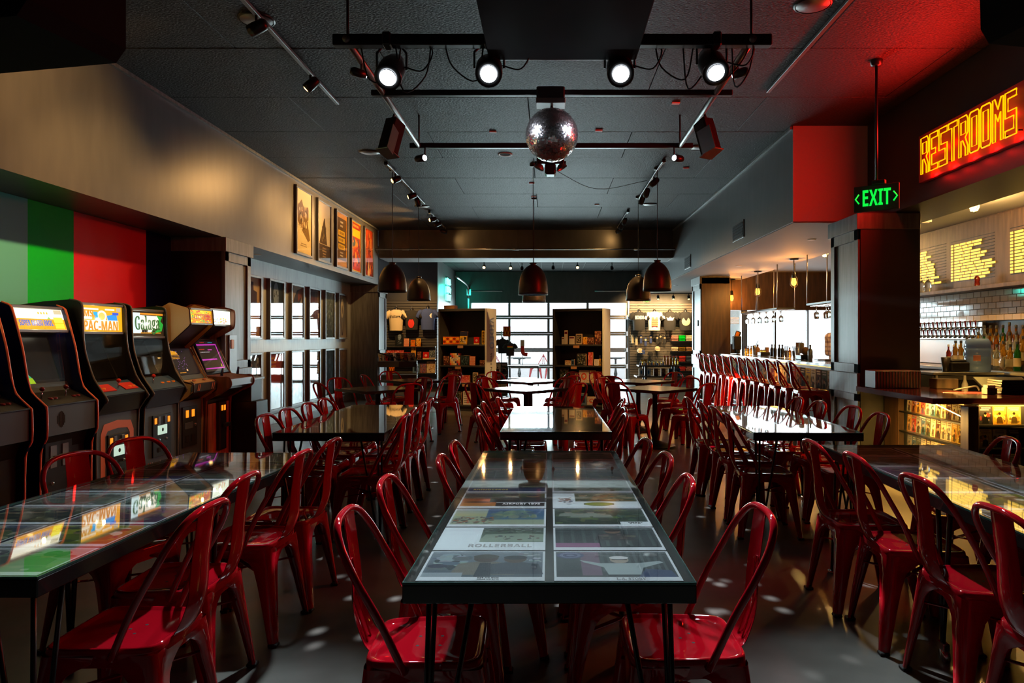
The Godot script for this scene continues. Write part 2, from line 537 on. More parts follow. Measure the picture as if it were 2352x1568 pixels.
func print_sheet() -> ImageTexture:
	var im := Image.create(2048, 2048, false, Image.FORMAT_RGB8)
	var g := RandomNumberGenerator.new()
	g.seed = 77
	var deepen := [1.0]
	var C := func(h: String) -> Color:
		var c := Color.html(h)
		return c if deepen[0] >= 1.0 or c.get_luminance() > 0.84 else Color(c.r * deepen[0], c.g * deepen[0] * 1.03, c.b * deepen[0] * 1.03)
	for i in 64:
		deepen[0] = 0.80 if i < 16 else 1.0
		var o := Vector2i((i % 8) * 256, (i / 8) * 256)
		var R := Rect2i(o, Vector2i(256, 256))
		var x := float(o.x)
		var y := float(o.y)
		if i < 16:
			# lobby cards: white border round a still
			im.fill_rect(R, C.call("d6dfe4"))
			var q := Rect2i(o + Vector2i(9, 10), Vector2i(238, 214))
			match i:
				0:
					grad(im, q, C.call("8d9aa6"), C.call("5f6c78"))
					blotch(im, Rect2i(o + Vector2i(10, 20), Vector2i(90, 150)), [C.call("3a444e"), C.call("aab6c0"), C.call("6b7782")], 40, 22, g)
					blotch(im, Rect2i(o + Vector2i(190, 12), Vector2i(56, 90)), [C.call("c9d3da"), C.call("8f9aa4")], 30, 10, g)
					figure(im, x + 128, y + 34, 72, C.call("8a8478"), C.call("5a4a44"))
					figure(im, x + 190, y + 44, 66, C.call("4a5564"), C.call("6a544c"))
					pol(im, [Vector2(x + 112, y + 224), Vector2(x + 118, y + 108), Vector2(x + 140, y + 108), Vector2(x + 146, y + 224)], C.call("33404e"))
					im.fill_rect(Rect2i(o + Vector2i(9, 190), Vector2i(80, 34)), C.call("aeb9c2"))
				1:
					grad(im, q, C.call("4f5c60"), C.call("39464c"))
					for k in 12:
						im.fill_rect(Rect2i(o + Vector2i(75 + k * 14, 12), Vector2i(6, 170)), C.call("626f72"))
					im.fill_rect(Rect2i(o + Vector2i(60, 12), Vector2i(40, 200)), C.call("8d6f86"))
					for k in 4:
						ell(im, x + 40, y + 42, 30 - k * 7, 30 - k * 7, C.call("5a5f88") if k % 2 == 0 else C.call("8790b0"))
					pol(im, [Vector2(x + 58, y + 84), Vector2(x + 100, y + 112), Vector2(x + 140, y + 112), Vector2(x + 180, y + 110), Vector2(x + 225, y + 92), Vector2(x + 232, y + 106), Vector2(x + 186, y + 150), Vector2(x + 176, y + 205), Vector2(x + 112, y + 205), Vector2(x + 106, y + 146), Vector2(x + 66, y + 104)], C.call("c9d8da"))
					ell(im, x + 142, y + 82, 20, 30, C.call("c8b6a4"))
					ell(im, x + 142, y + 64, 21, 14, C.call("d8dcdc"))
					im.fill_rect(Rect2i(o + Vector2i(126, 78), Vector2i(32, 7)), C.call("3a3f44"))
					pol(im, [Vector2(x + 170, y + 224), Vector2(x + 190, y + 160), Vector2(x + 240, y + 170), Vector2(x + 246, y + 224)], C.call("4c5f86"))
				2:
					im.fill_rect(R, C.call("dbe6ea"))
					var p := Rect2i(o + Vector2i(100, 10), Vector2i(147, 160))
					grad(im, p, C.call("46544a"), C.call("8fa590"))
					blotch(im, Rect2i(o + Vector2i(100, 10), Vector2i(147, 56)), [C.call("2f3d33"), C.call("5c6d5c"), C.call("95a596")], 60, 8, g)
					pol(im, [Vector2(x + 100, y + 150), Vector2(x + 110, y + 86), Vector2(x + 200, y + 74), Vector2(x + 247, y + 84), Vector2(x + 247, y + 160), Vector2(x + 100, y + 168)], C.call("a7b7a2"))
					blotch(im, Rect2i(o + Vector2i(130, 90), Vector2i(110, 60)), [C.call("6b4a44"), C.call("4c5a54")], 14, 7, g)
				3:
					grad(im, q, C.call("3b4a4c"), C.call("26343a"))
					for k in 9:
						im.fill_rect(Rect2i(o + Vector2i(20 + k * 26, 12), Vector2i(8, 200)), C.call("4a595a"))
					figure(im, x + 148, y + 26, 52, C.call("27282c"), C.call("8a6a58"))
					blotch(im, Rect2i(o + Vector2i(110, 80), Vector2i(90, 60)), [C.call("2b2e33"), C.call("6e5a50")], 20, 12, g)
					im.fill_rect(Rect2i(o + Vector2i(9, 180), Vector2i(100, 44)), C.call("b06a9a"))
				4:
					im.fill_rect(q, C.call("b9c3a4"))
					grad(im, Rect2i(o + Vector2i(9, 10), Vector2i(86, 100)), C.call("b8ccd8"), C.call("cdc78c"))
					grad(im, Rect2i(o + Vector2i(95, 10), Vector2i(152, 150)), C.call("3f6a9c"), C.call("56809a"))
					blotch(im, Rect2i(o + Vector2i(100, 30), Vector2i(145, 125)), [C.call("31567e"), C.call("6f8f84"), C.call("93a489")], 36, 24, g)
					blotch(im, Rect2i(o + Vector2i(12, 120), Vector2i(110, 100)), [C.call("5d5a55"), C.call("8b8a80"), C.call("3b4a62"), C.call("b0603a")], 80, 9, g)
				5:
					grad(im, q, C.call("3f5348"), C.call("2a3b35"))
					blotch(im, q, [C.call("273a2c"), C.call("4b6150"), C.call("36493a"), C.call("6a7a46")], 90, 20, g)
					for k in 4:
						figure(im, x + 46 + k * 30, y + 44 + (k % 2) * 18, 30, C.call("9aa59a"), C.call("b9a897"))
					im.fill_rect(Rect2i(o + Vector2i(175, 190), Vector2i(80, 60)), C.call("dbe6ea"))
					lines_of_text(im, o.x + 195, o.y + 196, 44, 1, 14, C.call("2a3238"), g)
				6:
					grad(im, Rect2i(o + Vector2i(9, 10), Vector2i(80, 110)), C.call("2e3336"), C.call("46484a"))
					grad(im, Rect2i(o + Vector2i(9, 100), Vector2i(100, 124)), C.call("b8502c"), C.call("e0903a"))
					ell(im, x + 56, y + 160, 40, 12, C.call("5a2a20"))
					grad(im, Rect2i(o + Vector2i(89, 10), Vector2i(158, 150)), C.call("5b6a3c"), C.call("2f3a30"))
					figure(im, x + 150, y + 18, 60, C.call("23282a"), C.call("a08a6a"))
					figure(im, x + 212, y + 26, 56, C.call("30343a"), C.call("9a7a58"))
					im.fill_rect(Rect2i(o + Vector2i(109, 170), Vector2i(138, 56)), C.call("141a1e"))
				7:
					im.fill_rect(q, C.call("dbe6ea"))
					grad(im, Rect2i(o + Vector2i(70, 10), Vector2i(178, 140)), C.call("6a6f50"), C.call("4d5c46"))
					blotch(im, Rect2i(o + Vector2i(72, 12), Vector2i(174, 136)), [C.call("a2723e"), C.call("4b5d3c"), C.call("c7b08a"), C.call("3f4a52")], 50, 18, g)
					blotch(im, Rect2i(o + Vector2i(14, 80), Vector2i(56, 120)), [C.call("6a6f8a"), C.call("a8623e"), C.call("dbe6ea")], 40, 10, g)
					ell(im, x + 136, y + 192, 44, 30, C.call("3c4a1c"))
					ell(im, x + 136, y + 192, 40, 26, C.call("a8b23a"))
				8:
					grad(im, q, C.call("c3cdb0"), C.call("a9b79a"))
					blotch(im, q, [C.call("6c7a6a"), C.call("8c9a7a")], 30, 24, g)
					im.fill_rect(Rect2i(o + Vector2i(9, 150), Vector2i(238, 74)), C.call("2b4f8a"))
				9:
					grad(im, q, C.call("5e7468"), C.call("b8c4c0"))
					blotch(im, q, [C.call("4a5a50"), C.call("7c8c80")], 40, 26, g)
				_:
					var pal := [[C.call("6e6a50"), C.call("3c4030"), C.call("9a9478"), C.call("2a2e24")], [C.call("c4ccc6"), C.call("727a6c"), C.call("4a5048"), C.call("98a08c")], [C.call("a8b42c"), C.call("6a7a2a"), C.call("d8dcc8"), C.call("40502e")], [C.call("8a4e7a"), C.call("5e3a58"), C.call("7c7a6a"), C.call("2e2a30")], [C.call("3e4a6a"), C.call("6c7c4a"), C.call("c2ba9a"), C.call("7a4a34")], [C.call("b86a44"), C.call("c4a080"), C.call("5a6a74"), C.call("e0d8c8")]]
					var pp: Array = pal[i - 10]
					grad(im, q, pp[0], pp[1])
					blotch(im, q, pp, 46, 30, g)
					for k in 3:
						figure(im, x + 60 + k * 62, y + 40 + g.randi_range(0, 40), 44, pp[1], C.call("9a7e66"))
					im.fill_rect(Rect2i(o + Vector2i(9, 186), Vector2i(120, 38)), pp[2])
					lines_of_text(im, o.x + 20, o.y + 194, 90, 2, 12, C.call("2a2e28"), g)
		elif i < 33:
			match i:
				16:
					grad(im, R, C.call("f2e6b4"), C.call("ead79a"))
					blotch(im, Rect2i(o + Vector2i(20, 60), Vector2i(190, 70)), [C.call("8a6c34"), C.call("6e5426"), C.call("b89a58")], 60, 20, g)
					pol(im, [Vector2(x + 30, y + 70), Vector2(x + 90, y + 40), Vector2(x + 190, y + 120), Vector2(x + 236, y + 190), Vector2(x + 200, y + 200), Vector2(x + 90, y + 160), Vector2(x + 24, y + 130)], C.call("8c6e38"))
					blotch(im, Rect2i(o + Vector2i(50, 70), Vector2i(130, 90)), [C.call("5c4620"), C.call("c8aa66"), C.call("f0e2b0")], 50, 12, g)
					lines_of_text(im, o.x + 70, o.y + 212, 110, 2, 8, C.call("7a5a20"), g)
				17:
					grad(im, R, C.call("f4ead0"), C.call("e6d3a4"))
					im.fill_rect(Rect2i(o + Vector2i(0, 184), Vector2i(256, 72)), C.call("4c3a22"))
					pol(im, [Vector2(x + 124, y + 70), Vector2(x + 138, y + 70), Vector2(x + 186, y + 182), Vector2(x + 30, y + 182), Vector2(x + 80, y + 120)], C.call("5a4628"))
					blotch(im, Rect2i(o + Vector2i(80, 100), Vector2i(90, 80)), [C.call("3c2e18"), C.call("8a7040")], 30, 9, g)
					lines_of_text(im, o.x + 84, o.y + 196, 90, 4, 12, C.call("c9a878"), g)
				18:
					im.fill_rect(R, C.call("d89a2a"))
					im.fill_rect(Rect2i(o + Vector2i(16, 26), Vector2i(224, 196)), C.call("6a4c22"))
					for k in 3:
						im.fill_rect(Rect2i(o + Vector2i(50, 84 + k * 32), Vector2i(150, 24)), C.call("ecc22a"))
						lines_of_text(im, o.x + 60, o.y + 90 + k * 32, 130, 1, 24, C.call("8a6420"), g)
					lines_of_text(im, o.x + 84, o.y + 40, 80, 2, 18, C.call("f0e6d0"), g)
					lines_of_text(im, o.x + 84, o.y + 184, 80, 2, 14, C.call("f0e6d0"), g)
				19:
					im.fill_rect(R, C.call("f0c020"))
					im.fill_rect(Rect2i(o + Vector2i(14, 10), Vector2i(228, 236)), C.call("c23a1c"))
					im.fill_rect(Rect2i(o + Vector2i(20, 40), Vector2i(216, 40)), C.call("f2d21e"))
					lines_of_text(im, o.x + 34, o.y + 18, 180, 1, 24, C.call("f0c85a"), g)
					blotch(im, Rect2i(o + Vector2i(20, 84), Vector2i(216, 150)), [C.call("e0541c"), C.call("7a2030"), C.call("5a6a72"), C.call("f0a03a"), C.call("b0242e")], 70, 26, g)
				20:
					grad(im, R, C.call("d8481a"), C.call("9a2a12"))
					blotch(im, R, [C.call("f0641a"), C.call("a82c10"), C.call("5c1a0c"), C.call("f09030")], 60, 34, g)
					pol(im, [Vector2(x + 100, y + 256), Vector2(x + 128, y + 150), Vector2(x + 156, y + 256)], C.call("ffd890"))
				21:
					grad(im, R, C.call("c6b79a"), C.call("a8752e"))
					pol(im, [Vector2(x + 50, y + 130), Vector2(x + 50, y + 62), Vector2(x + 104, y + 56), Vector2(x + 110, y + 22), Vector2(x + 150, y + 22), Vector2(x + 154, y + 56), Vector2(x + 206, y + 62), Vector2(x + 206, y + 130)], C.call("4a3c4c"))
					blotch(im, Rect2i(o + Vector2i(20, 120), Vector2i(216, 50)), [C.call("e07830"), C.call("7a4420")], 30, 14, g)
				22:
					im.fill_rect(R, C.call("23272c"))
					ell(im, x + 128, y + 66, 50, 60, C.call("8294a6"))
					blotch(im, Rect2i(o + Vector2i(70, 40), Vector2i(116, 180)), [C.call("2e343a"), C.call("93a2b0"), C.call("4a545e")], 90, 9, g)
				23:
					im.fill_rect(R, C.call("b6ab98"))
					pol(im, [Vector2(x + 30, y + 160), Vector2(x + 60, y + 70), Vector2(x + 130, y + 24), Vector2(x + 240, y + 10), Vector2(x + 230, y + 60), Vector2(x + 150, y + 110), Vector2(x + 170, y + 170)], C.call("4b4650"))
					pol(im, [Vector2(x + 150, y + 30), Vector2(x + 240, y + 8), Vector2(x + 240, y + 50), Vector2(x + 150, y + 80)], C.call("8e4a34"))
					grad(im, Rect2i(o + Vector2i(0, 180), Vector2i(256, 76)), C.call("e08a3a"), C.call("6a5a86"))
				24:
					grad(im, R, C.call("4c2436"), C.call("8a5a34"))
					for k in 22:
						im.fill_rect(Rect2i(o + Vector2i(g.randi_range(0, 246), g.randi_range(0, 120)), Vector2i(6, g.randi_range(40, 130))), [C.call("8f7a4e"), C.call("3a1a2a"), C.call("6a4a3a")][k % 3])
				25:
					grad(im, R, C.call("6f7f74"), C.call("46544c"))
					blotch(im, R, [C.call("9aa89a"), C.call("3e4c44"), C.call("5e6e62")], 160, 12, g)
				26:
					grad(im, R, C.call("1c2c50"), C.call("b9ad92"))
					ell(im, x + 128, y + 80, 46, 56, C.call("cbbf9c"))
					ell(im, x + 128, y + 88, 14, 26, C.call("2a2a3a"))
					pol(im, [Vector2(x + 70, y + 120), Vector2(x + 128, y + 230), Vector2(x + 190, y + 120), Vector2(x + 150, y + 240), Vector2(x + 108, y + 240)], C.call("3a3040"))
				27:
					grad(im, R, C.call("5c6872"), C.call("3b444c"))
					blotch(im, R, [C.call("8d99a2"), C.call("2c343a"), C.call("a8a49a"), C.call("4a545c")], 120, 16, g)
					im.fill_rect(Rect2i(o + Vector2i(0, 214), Vector2i(256, 42)), C.call("b9b09a"))
				28:
					grad(im, R, C.call("a8443a"), C.call("6a6a68"))
					ell(im, x + 128, y + 100, 90, 80, C.call("b83a30"))
					blotch(im, Rect2i(o + Vector2i(70, 150), Vector2i(120, 90)), [C.call("4a4a4c"), C.call("6e6a66")], 30, 16, g)
					lines_of_text(im, o.x + 16, o.y + 20, 120, 4, 18, C.call("f0a02a"), g)
				29:
					grad(im, R, C.call("3a3f40"), C.call("24282a"))
					blotch(im, R, [C.call("6a6a4a"), C.call("1e2224"), C.call("8a8a80")], 60, 20, g)
				30:
					grad(im, R, C.call("6a5878"), C.call("7a5a44"))
					blotch(im, R, [C.call("b03a5a"), C.call("4a3a5e"), C.call("b08a4a"), C.call("8a7a9a")], 100, 18, g)
				31:
					grad(im, R, C.call("3c4e54"), C.call("1f2e2e"))
					blotch(im, R, [C.call("2a3a40"), C.call("57707a"), C.call("1a2626")], 80, 22, g)
				32:
					grad(im, R, C.call("94795c"), C.call("5c4630"))
					blotch(im, R, [C.call("6a5236"), C.call("b09268"), C.call("4a3620")], 120, 12, g)
		elif i < 48:
			# tape and magazine covers
			var bases := [C.call("d8b04a"), C.call("e8d9b0"), C.call("c03020"), C.call("2a2a2c"), C.call("d9d2c0"), C.call("3c4a3a"), C.call("e0a030"), C.call("7a2a1e"), C.call("c8c0a8"), C.call("24506a"), C.call("b86a2a"), C.call("e6c85a"), C.call("4a2a20"), C.call("9a9a90"), C.call("e8e0c8")]
			var b: Color = bases[i - 33]
			grad(im, R, b.lightened(0.1), b.darkened(0.25))
			blotch(im, Rect2i(o + Vector2i(10, 80), Vector2i(236, 150)), [b.darkened(0.5), b.lightened(0.3), b.lerp(C.call("a04020"), 0.5)], 24, 34, g)
			figure(im, x + 128, y + 84, 66, b.darkened(0.7), C.call("b08a60"))
			lines_of_text(im, o.x + 24, o.y + 20, 206, 2, 26, b.inverted() if i % 3 else C.call("f4ead0"), g)
			lines_of_text(im, o.x + 40, o.y + 226, 170, 2, 10, b.darkened(0.6), g)
		else:
			match i:
				48:
					im.fill_rect(R, C.call("e86a1c"))
					for k in 10:
						ell(im, x + 26 + (k % 5) * 50, y + 70 + (k / 5) * 100, 22, 40, [C.call("f0b02a"), C.call("8a3410")][k % 2])
				49:
					im.fill_rect(R, C.call("f0e0c0"))
					for k in 36:
						im.fill_rect(Rect2i(o + Vector2i(2 + (k % 6) * 42, 2 + (k / 6) * 42), Vector2i(39, 39)), [C.call("d8382a"), C.call("efe6d2"), C.call("e89a3a"), C.call("3a4a5a"), C.call("f0c060")][(k * 7 + k / 6) % 5])
					ell(im, x + 128, y + 128, 78, 32, C.call("f4ecd8"))
				50:
					im.fill_rect(R, C.call("2c2c40"))
					grad(im, Rect2i(o + Vector2i(0, 90), Vector2i(256, 166)), C.call("e0b030"), C.call("c8982a"))
					blotch(im, Rect2i(o + Vector2i(20, 90), Vector2i(216, 150)), [C.call("3a3020"), C.call("8a6a2a"), C.call("d8d0c0")], 24, 26, g)
				51:
					im.fill_rect(R, C.call("c8241c"))
					ell(im, x + 128, y + 120, 52, 40, C.call("f0b8a8"))
					im.fill_rect(Rect2i(o + Vector2i(0, 212), Vector2i(256, 44)), C.call("f0c87a"))
				52:
					im.fill_rect(R, C.call("d8b02a"))
					im.fill_rect(Rect2i(o + Vector2i(40, 20), Vector2i(176, 216)), C.call("3a2a1a"))
					lines_of_text(im, o.x + 60, o.y + 40, 130, 7, 28, C.call("c8982a"), g)
				53:
					im.fill_rect(R, C.call("d8482a"))
					for k in 5:
						im.fill_rect(Rect2i(o + Vector2i(16, 14 + k * 48), Vector2i(224, 34)), C.call("f0c8a0"))
						lines_of_text(im, o.x + 30, o.y + 22 + k * 48, 190, 1, 30, C.call("b8301c"), g)
				54:
					im.fill_rect(R, C.call("b8a890"))
					im.fill_rect(Rect2i(o + Vector2i(30, 30), Vector2i(196, 190)), C.call("3a3228"))
					blotch(im, Rect2i(o + Vector2i(40, 40), Vector2i(176, 170)), [C.call("8a7a5a"), C.call("d8c8a0")], 40, 14, g)
				55:
					im.fill_rect(R, C.call("eadfc4"))
					im.fill_rect(Rect2i(o + Vector2i(20, 30), Vector2i(216, 40)), C.call("7a2a3a"))
				56:
					im.fill_rect(R, C.call("d0c0b0"))
					ell(im, x + 128, y + 128, 70, 70, C.call("d0502e"))
					ell(im, x + 128, y + 128, 40, 40, C.call("d0c0b0"))
					blotch(im, R, [C.call("5a5a60"), C.call("b8a898")], 24, 14, g)
				57:
					grad(im, R, C.call("7a4a3a"), C.call("4a2a22"))
					blotch(im, R, [C.call("a86a4a"), C.call("3a201a"), C.call("c89a6a")], 50, 22, g)
				58:
					grad(im, R, C.call("e8b040"), C.call("d8801c"))
					blotch(im, R, [C.call("f0d070"), C.call("8a4a10")], 30, 24, g)
				59:
					im.fill_rect(R, C.call("5a7a9a"))
					im.fill_rect(Rect2i(o + Vector2i(60, 60), Vector2i(136, 150)), C.call("1e2a3a"))
				60:
					im.fill_rect(R, C.call("e6e2da"))
					ell(im, x + 128, y + 128, 44, 70, C.call("2a6a9a"))
				61:
					grad(im, R, C.call("c8443a"), C.call("e0787a"))
					blotch(im, R, [C.call("f0b0a0"), C.call("a82a2a")], 40, 18, g)
				62:
					grad(im, R, C.call("caa27a"), C.call("e0c898"))
					blotch(im, R, [C.call("8a6a4a"), C.call("f0e0c0"), C.call("b0804a")], 60, 18, g)
				63:
					im.fill_rect(R, C.call("f0ece2"))
					lines_of_text(im, o.x + 20, o.y + 30, 210, 6, 34, C.call("3a3a3a"), g)
	return ImageTexture.create_from_image(im)

func lit_print(called: String, im: Image, energy: float) -> StandardMaterial3D:
	var m := mat(called, grey(0.02), 0.25)
	m.emission_enabled = true
	m.emission = Color.BLACK
	m.emission_texture = ImageTexture.create_from_image(im)
	m.emission_energy_multiplier = energy
	return m

func make_prints() -> void:
	var m := mat("prints", grey(0.66), 0.8, 0.0, 0.12)
	m.albedo_texture = print_sheet()
	var g := RandomNumberGenerator.new()
	g.seed = 5
	var C := func(h: String) -> Color: return Color.html(h)
	var im := Image.create(384, 128, false, Image.FORMAT_RGB8)       # marquee: sky above, orange brick band below
	grad(im, Rect2i(0, 0, 384, 70), C.call("fff6d8"), C.call("fffdf0"))
	im.fill_rect(Rect2i(0, 62, 384, 66), C.call("f0a020"))
	for k in 60:
		im.fill_rect(Rect2i(g.randi_range(0, 380), g.randi_range(66, 126), 5, 2), C.call("c87810"))
	for k in 4:
		im.fill_rect(Rect2i(190 + k * 22, 20, 10, 12), C.call("f0b020"))
	im.fill_rect(Rect2i(300, 50, 72, 34), C.call("fff04a"))
	im.fill_rect(Rect2i(300, 88, 72, 32), C.call("ffe83a"))
	im.fill_rect(Rect2i(316, 4, 60, 26), C.call("c8b890"))
	pol(im, [Vector2(252, 62), Vector2(266, 48), Vector2(280, 62)], C.call("8ac060"))
	lit_print("marquee_orange", im, 1.5)
	im = Image.create(384, 192, false, Image.FORMAT_RGB8)            # marquee: orange with white and blue shapes
	im.fill_rect(Rect2i(0, 0, 384, 192), C.call("f6a81c"))
	im.fill_rect(Rect2i(10, 18, 150, 12), C.call("fff4e0"))
	im.fill_rect(Rect2i(220, 18, 90, 12), C.call("fff4e0"))
	im.fill_rect(Rect2i(4, 40, 96, 60), C.call("fff0d8"))
	ell(im, 190, 76, 46, 44, C.call("fff0d8"))
	ell(im, 190, 76, 30, 28, C.call("f8c860"))
	im.fill_rect(Rect2i(240, 76, 80, 34), C.call("fff0d8"))
	pol(im, [Vector2(110, 44), Vector2(150, 44), Vector2(160, 130), Vector2(130, 110)], C.call("20a8e8"))
	pol(im, [Vector2(236, 70), Vector2(330, 54), Vector2(340, 110), Vector2(250, 120)], C.call("2a90e0"))
	im.fill_rect(Rect2i(290, 44, 60, 20), C.call("3a58c8"))
	im.fill_rect(Rect2i(6, 106, 340, 74), C.call("fff0d8"))
	im.fill_rect(Rect2i(330, 6, 40, 30), C.call("b8a890"))
	lit_print("marquee_blue", im, 1.35)
	im = Image.create(384, 288, false, Image.FORMAT_RGB8)            # marquee: white star on green and orange
	im.fill_rect(Rect2i(0, 0, 384, 288), C.call("2a1c0c"))
	pol(im, [Vector2(8, 20), Vector2(384, 20), Vector2(384, 40), Vector2(8, 40)], C.call("e08a20"))
	im.fill_rect(Rect2i(8, 246, 340, 12), C.call("d08a20"))
	pol(im, [Vector2(300, 40), Vector2(376, 60), Vector2(350, 110), Vector2(384, 150), Vector2(360, 230), Vector2(250, 262), Vector2(320, 200)], C.call("1f9a34"))
	pol(im, [Vector2(14, 44), Vector2(310, 50), Vector2(330, 90), Vector2(312, 140), Vector2(340, 190), Vector2(270, 206), Vector2(230, 244), Vector2(14, 244), Vector2(40, 200), Vector2(14, 150)], C.call("fff2da"))
	im.fill_rect(Rect2i(0, 20, 110, 236), C.call("d8f0f0"))
	lit_print("marquee_green", im, 1.3)
	im = Image.create(256, 160, false, Image.FORMAT_RGB8)            # marquee: yellow, red and green
	grad(im, Rect2i(0, 0, 256, 160), C.call("f0b818"), C.call("e87818"))
	blotch(im, Rect2i(0, 0, 256, 160), [C.call("c8d020"), C.call("e04a1c"), C.call("60a030"), C.call("f0d030"), C.call("8a4a90")], 90, 14, g)
	lit_print("marquee_yellow", im, 1.4)
	im = Image.create(256, 160, false, Image.FORMAT_RGB8)            # marquee: white with red and coloured flecks
	im.fill_rect(Rect2i(0, 0, 256, 160), C.call("f0f8e0"))
	blotch(im, Rect2i(4, 84, 248, 70), [C.call("e86a5a"), C.call("7ac070"), C.call("f0c040"), C.call("8a9ad0")], 50, 9, g)
	lit_print("marquee_white", im, 1.5)
	im = Image.create(256, 256, false, Image.FORMAT_RGB8)            # dark tube with a green field in the lower left
	im.fill_rect(Rect2i(0, 0, 256, 256), C.call("050806"))
	pol(im, [Vector2(0, 120), Vector2(40, 150), Vector2(100, 220), Vector2(112, 250), Vector2(0, 250)], C.call("3ac890"))
	pol(im, [Vector2(0, 160), Vector2(60, 200), Vector2(90, 240), Vector2(0, 250)], C.call("20e020"))
	pol(im, [Vector2(0, 210), Vector2(96, 214), Vector2(112, 250), Vector2(0, 250)], C.call("b8e020"))
	lit_print("screen_green", im, 0.8)
	im = Image.create(256, 256, false, Image.FORMAT_RGB8)            # orange text rows, violet dots
	im.fill_rect(Rect2i(0, 0, 256, 256), C.call("0a0a12"))
	pol(im, [Vector2(0, 10), Vector2(90, 30), Vector2(100, 60), Vector2(0, 60)], C.call("e09a1c"))
	for k in 3:
		lines_of_text(im, 4, 66 + k * 14, 110, 1, 14, C.call("e8a020"), g)
	for k in 40:
		ell(im, 30 + g.randf() * 130, 20 + g.randf() * 190, 2.5, 2.5, C.call("a878f0"))
	ell(im, 120, 214, 9, 9, C.call("ffc890"))
	lines_of_text(im, 20, 232, 80, 1, 16, C.call("e8a020"), g)
	lit_print("screen_dots", im, 1.0)
	im = Image.create(256, 256, false, Image.FORMAT_RGB8)            # magenta frame
	im.fill_rect(Rect2i(0, 0, 256, 256), C.call("0c0810"))
	for r in [[0, 26, 230, 11], [222, 26, 11, 210], [0, 226, 232, 10], [0, 150, 180, 12], [110, 70, 50, 9]]:
		im.fill_rect(Rect2i(r[0], r[1], r[2], r[3]), C.call("d838c8"))
	lines_of_text(im, 4, 66, 70, 1, 14, C.call("e03020"), g)
	lines_of_text(im, 4, 90, 130, 1, 14, C.call("d8d8e0"), g)
	lines_of_text(im, 40, 10, 60, 1, 12, C.call("d83020"), g)
	lines_of_text(im, 140, 10, 60, 1, 12, C.call("30b8d8"), g)
	im.fill_rect(Rect2i(200, 196, 8, 26), C.call("e8d020"))
	lit_print("screen_magenta", im, 1.0)

# ---------------------------------------------------------------- red steel chairs and stools
func lac(st_name: String, what: SurfaceTool, parent: Node3D) -> MeshInstance3D:
	return obj(st_name, what, M.red_lacquer, parent)

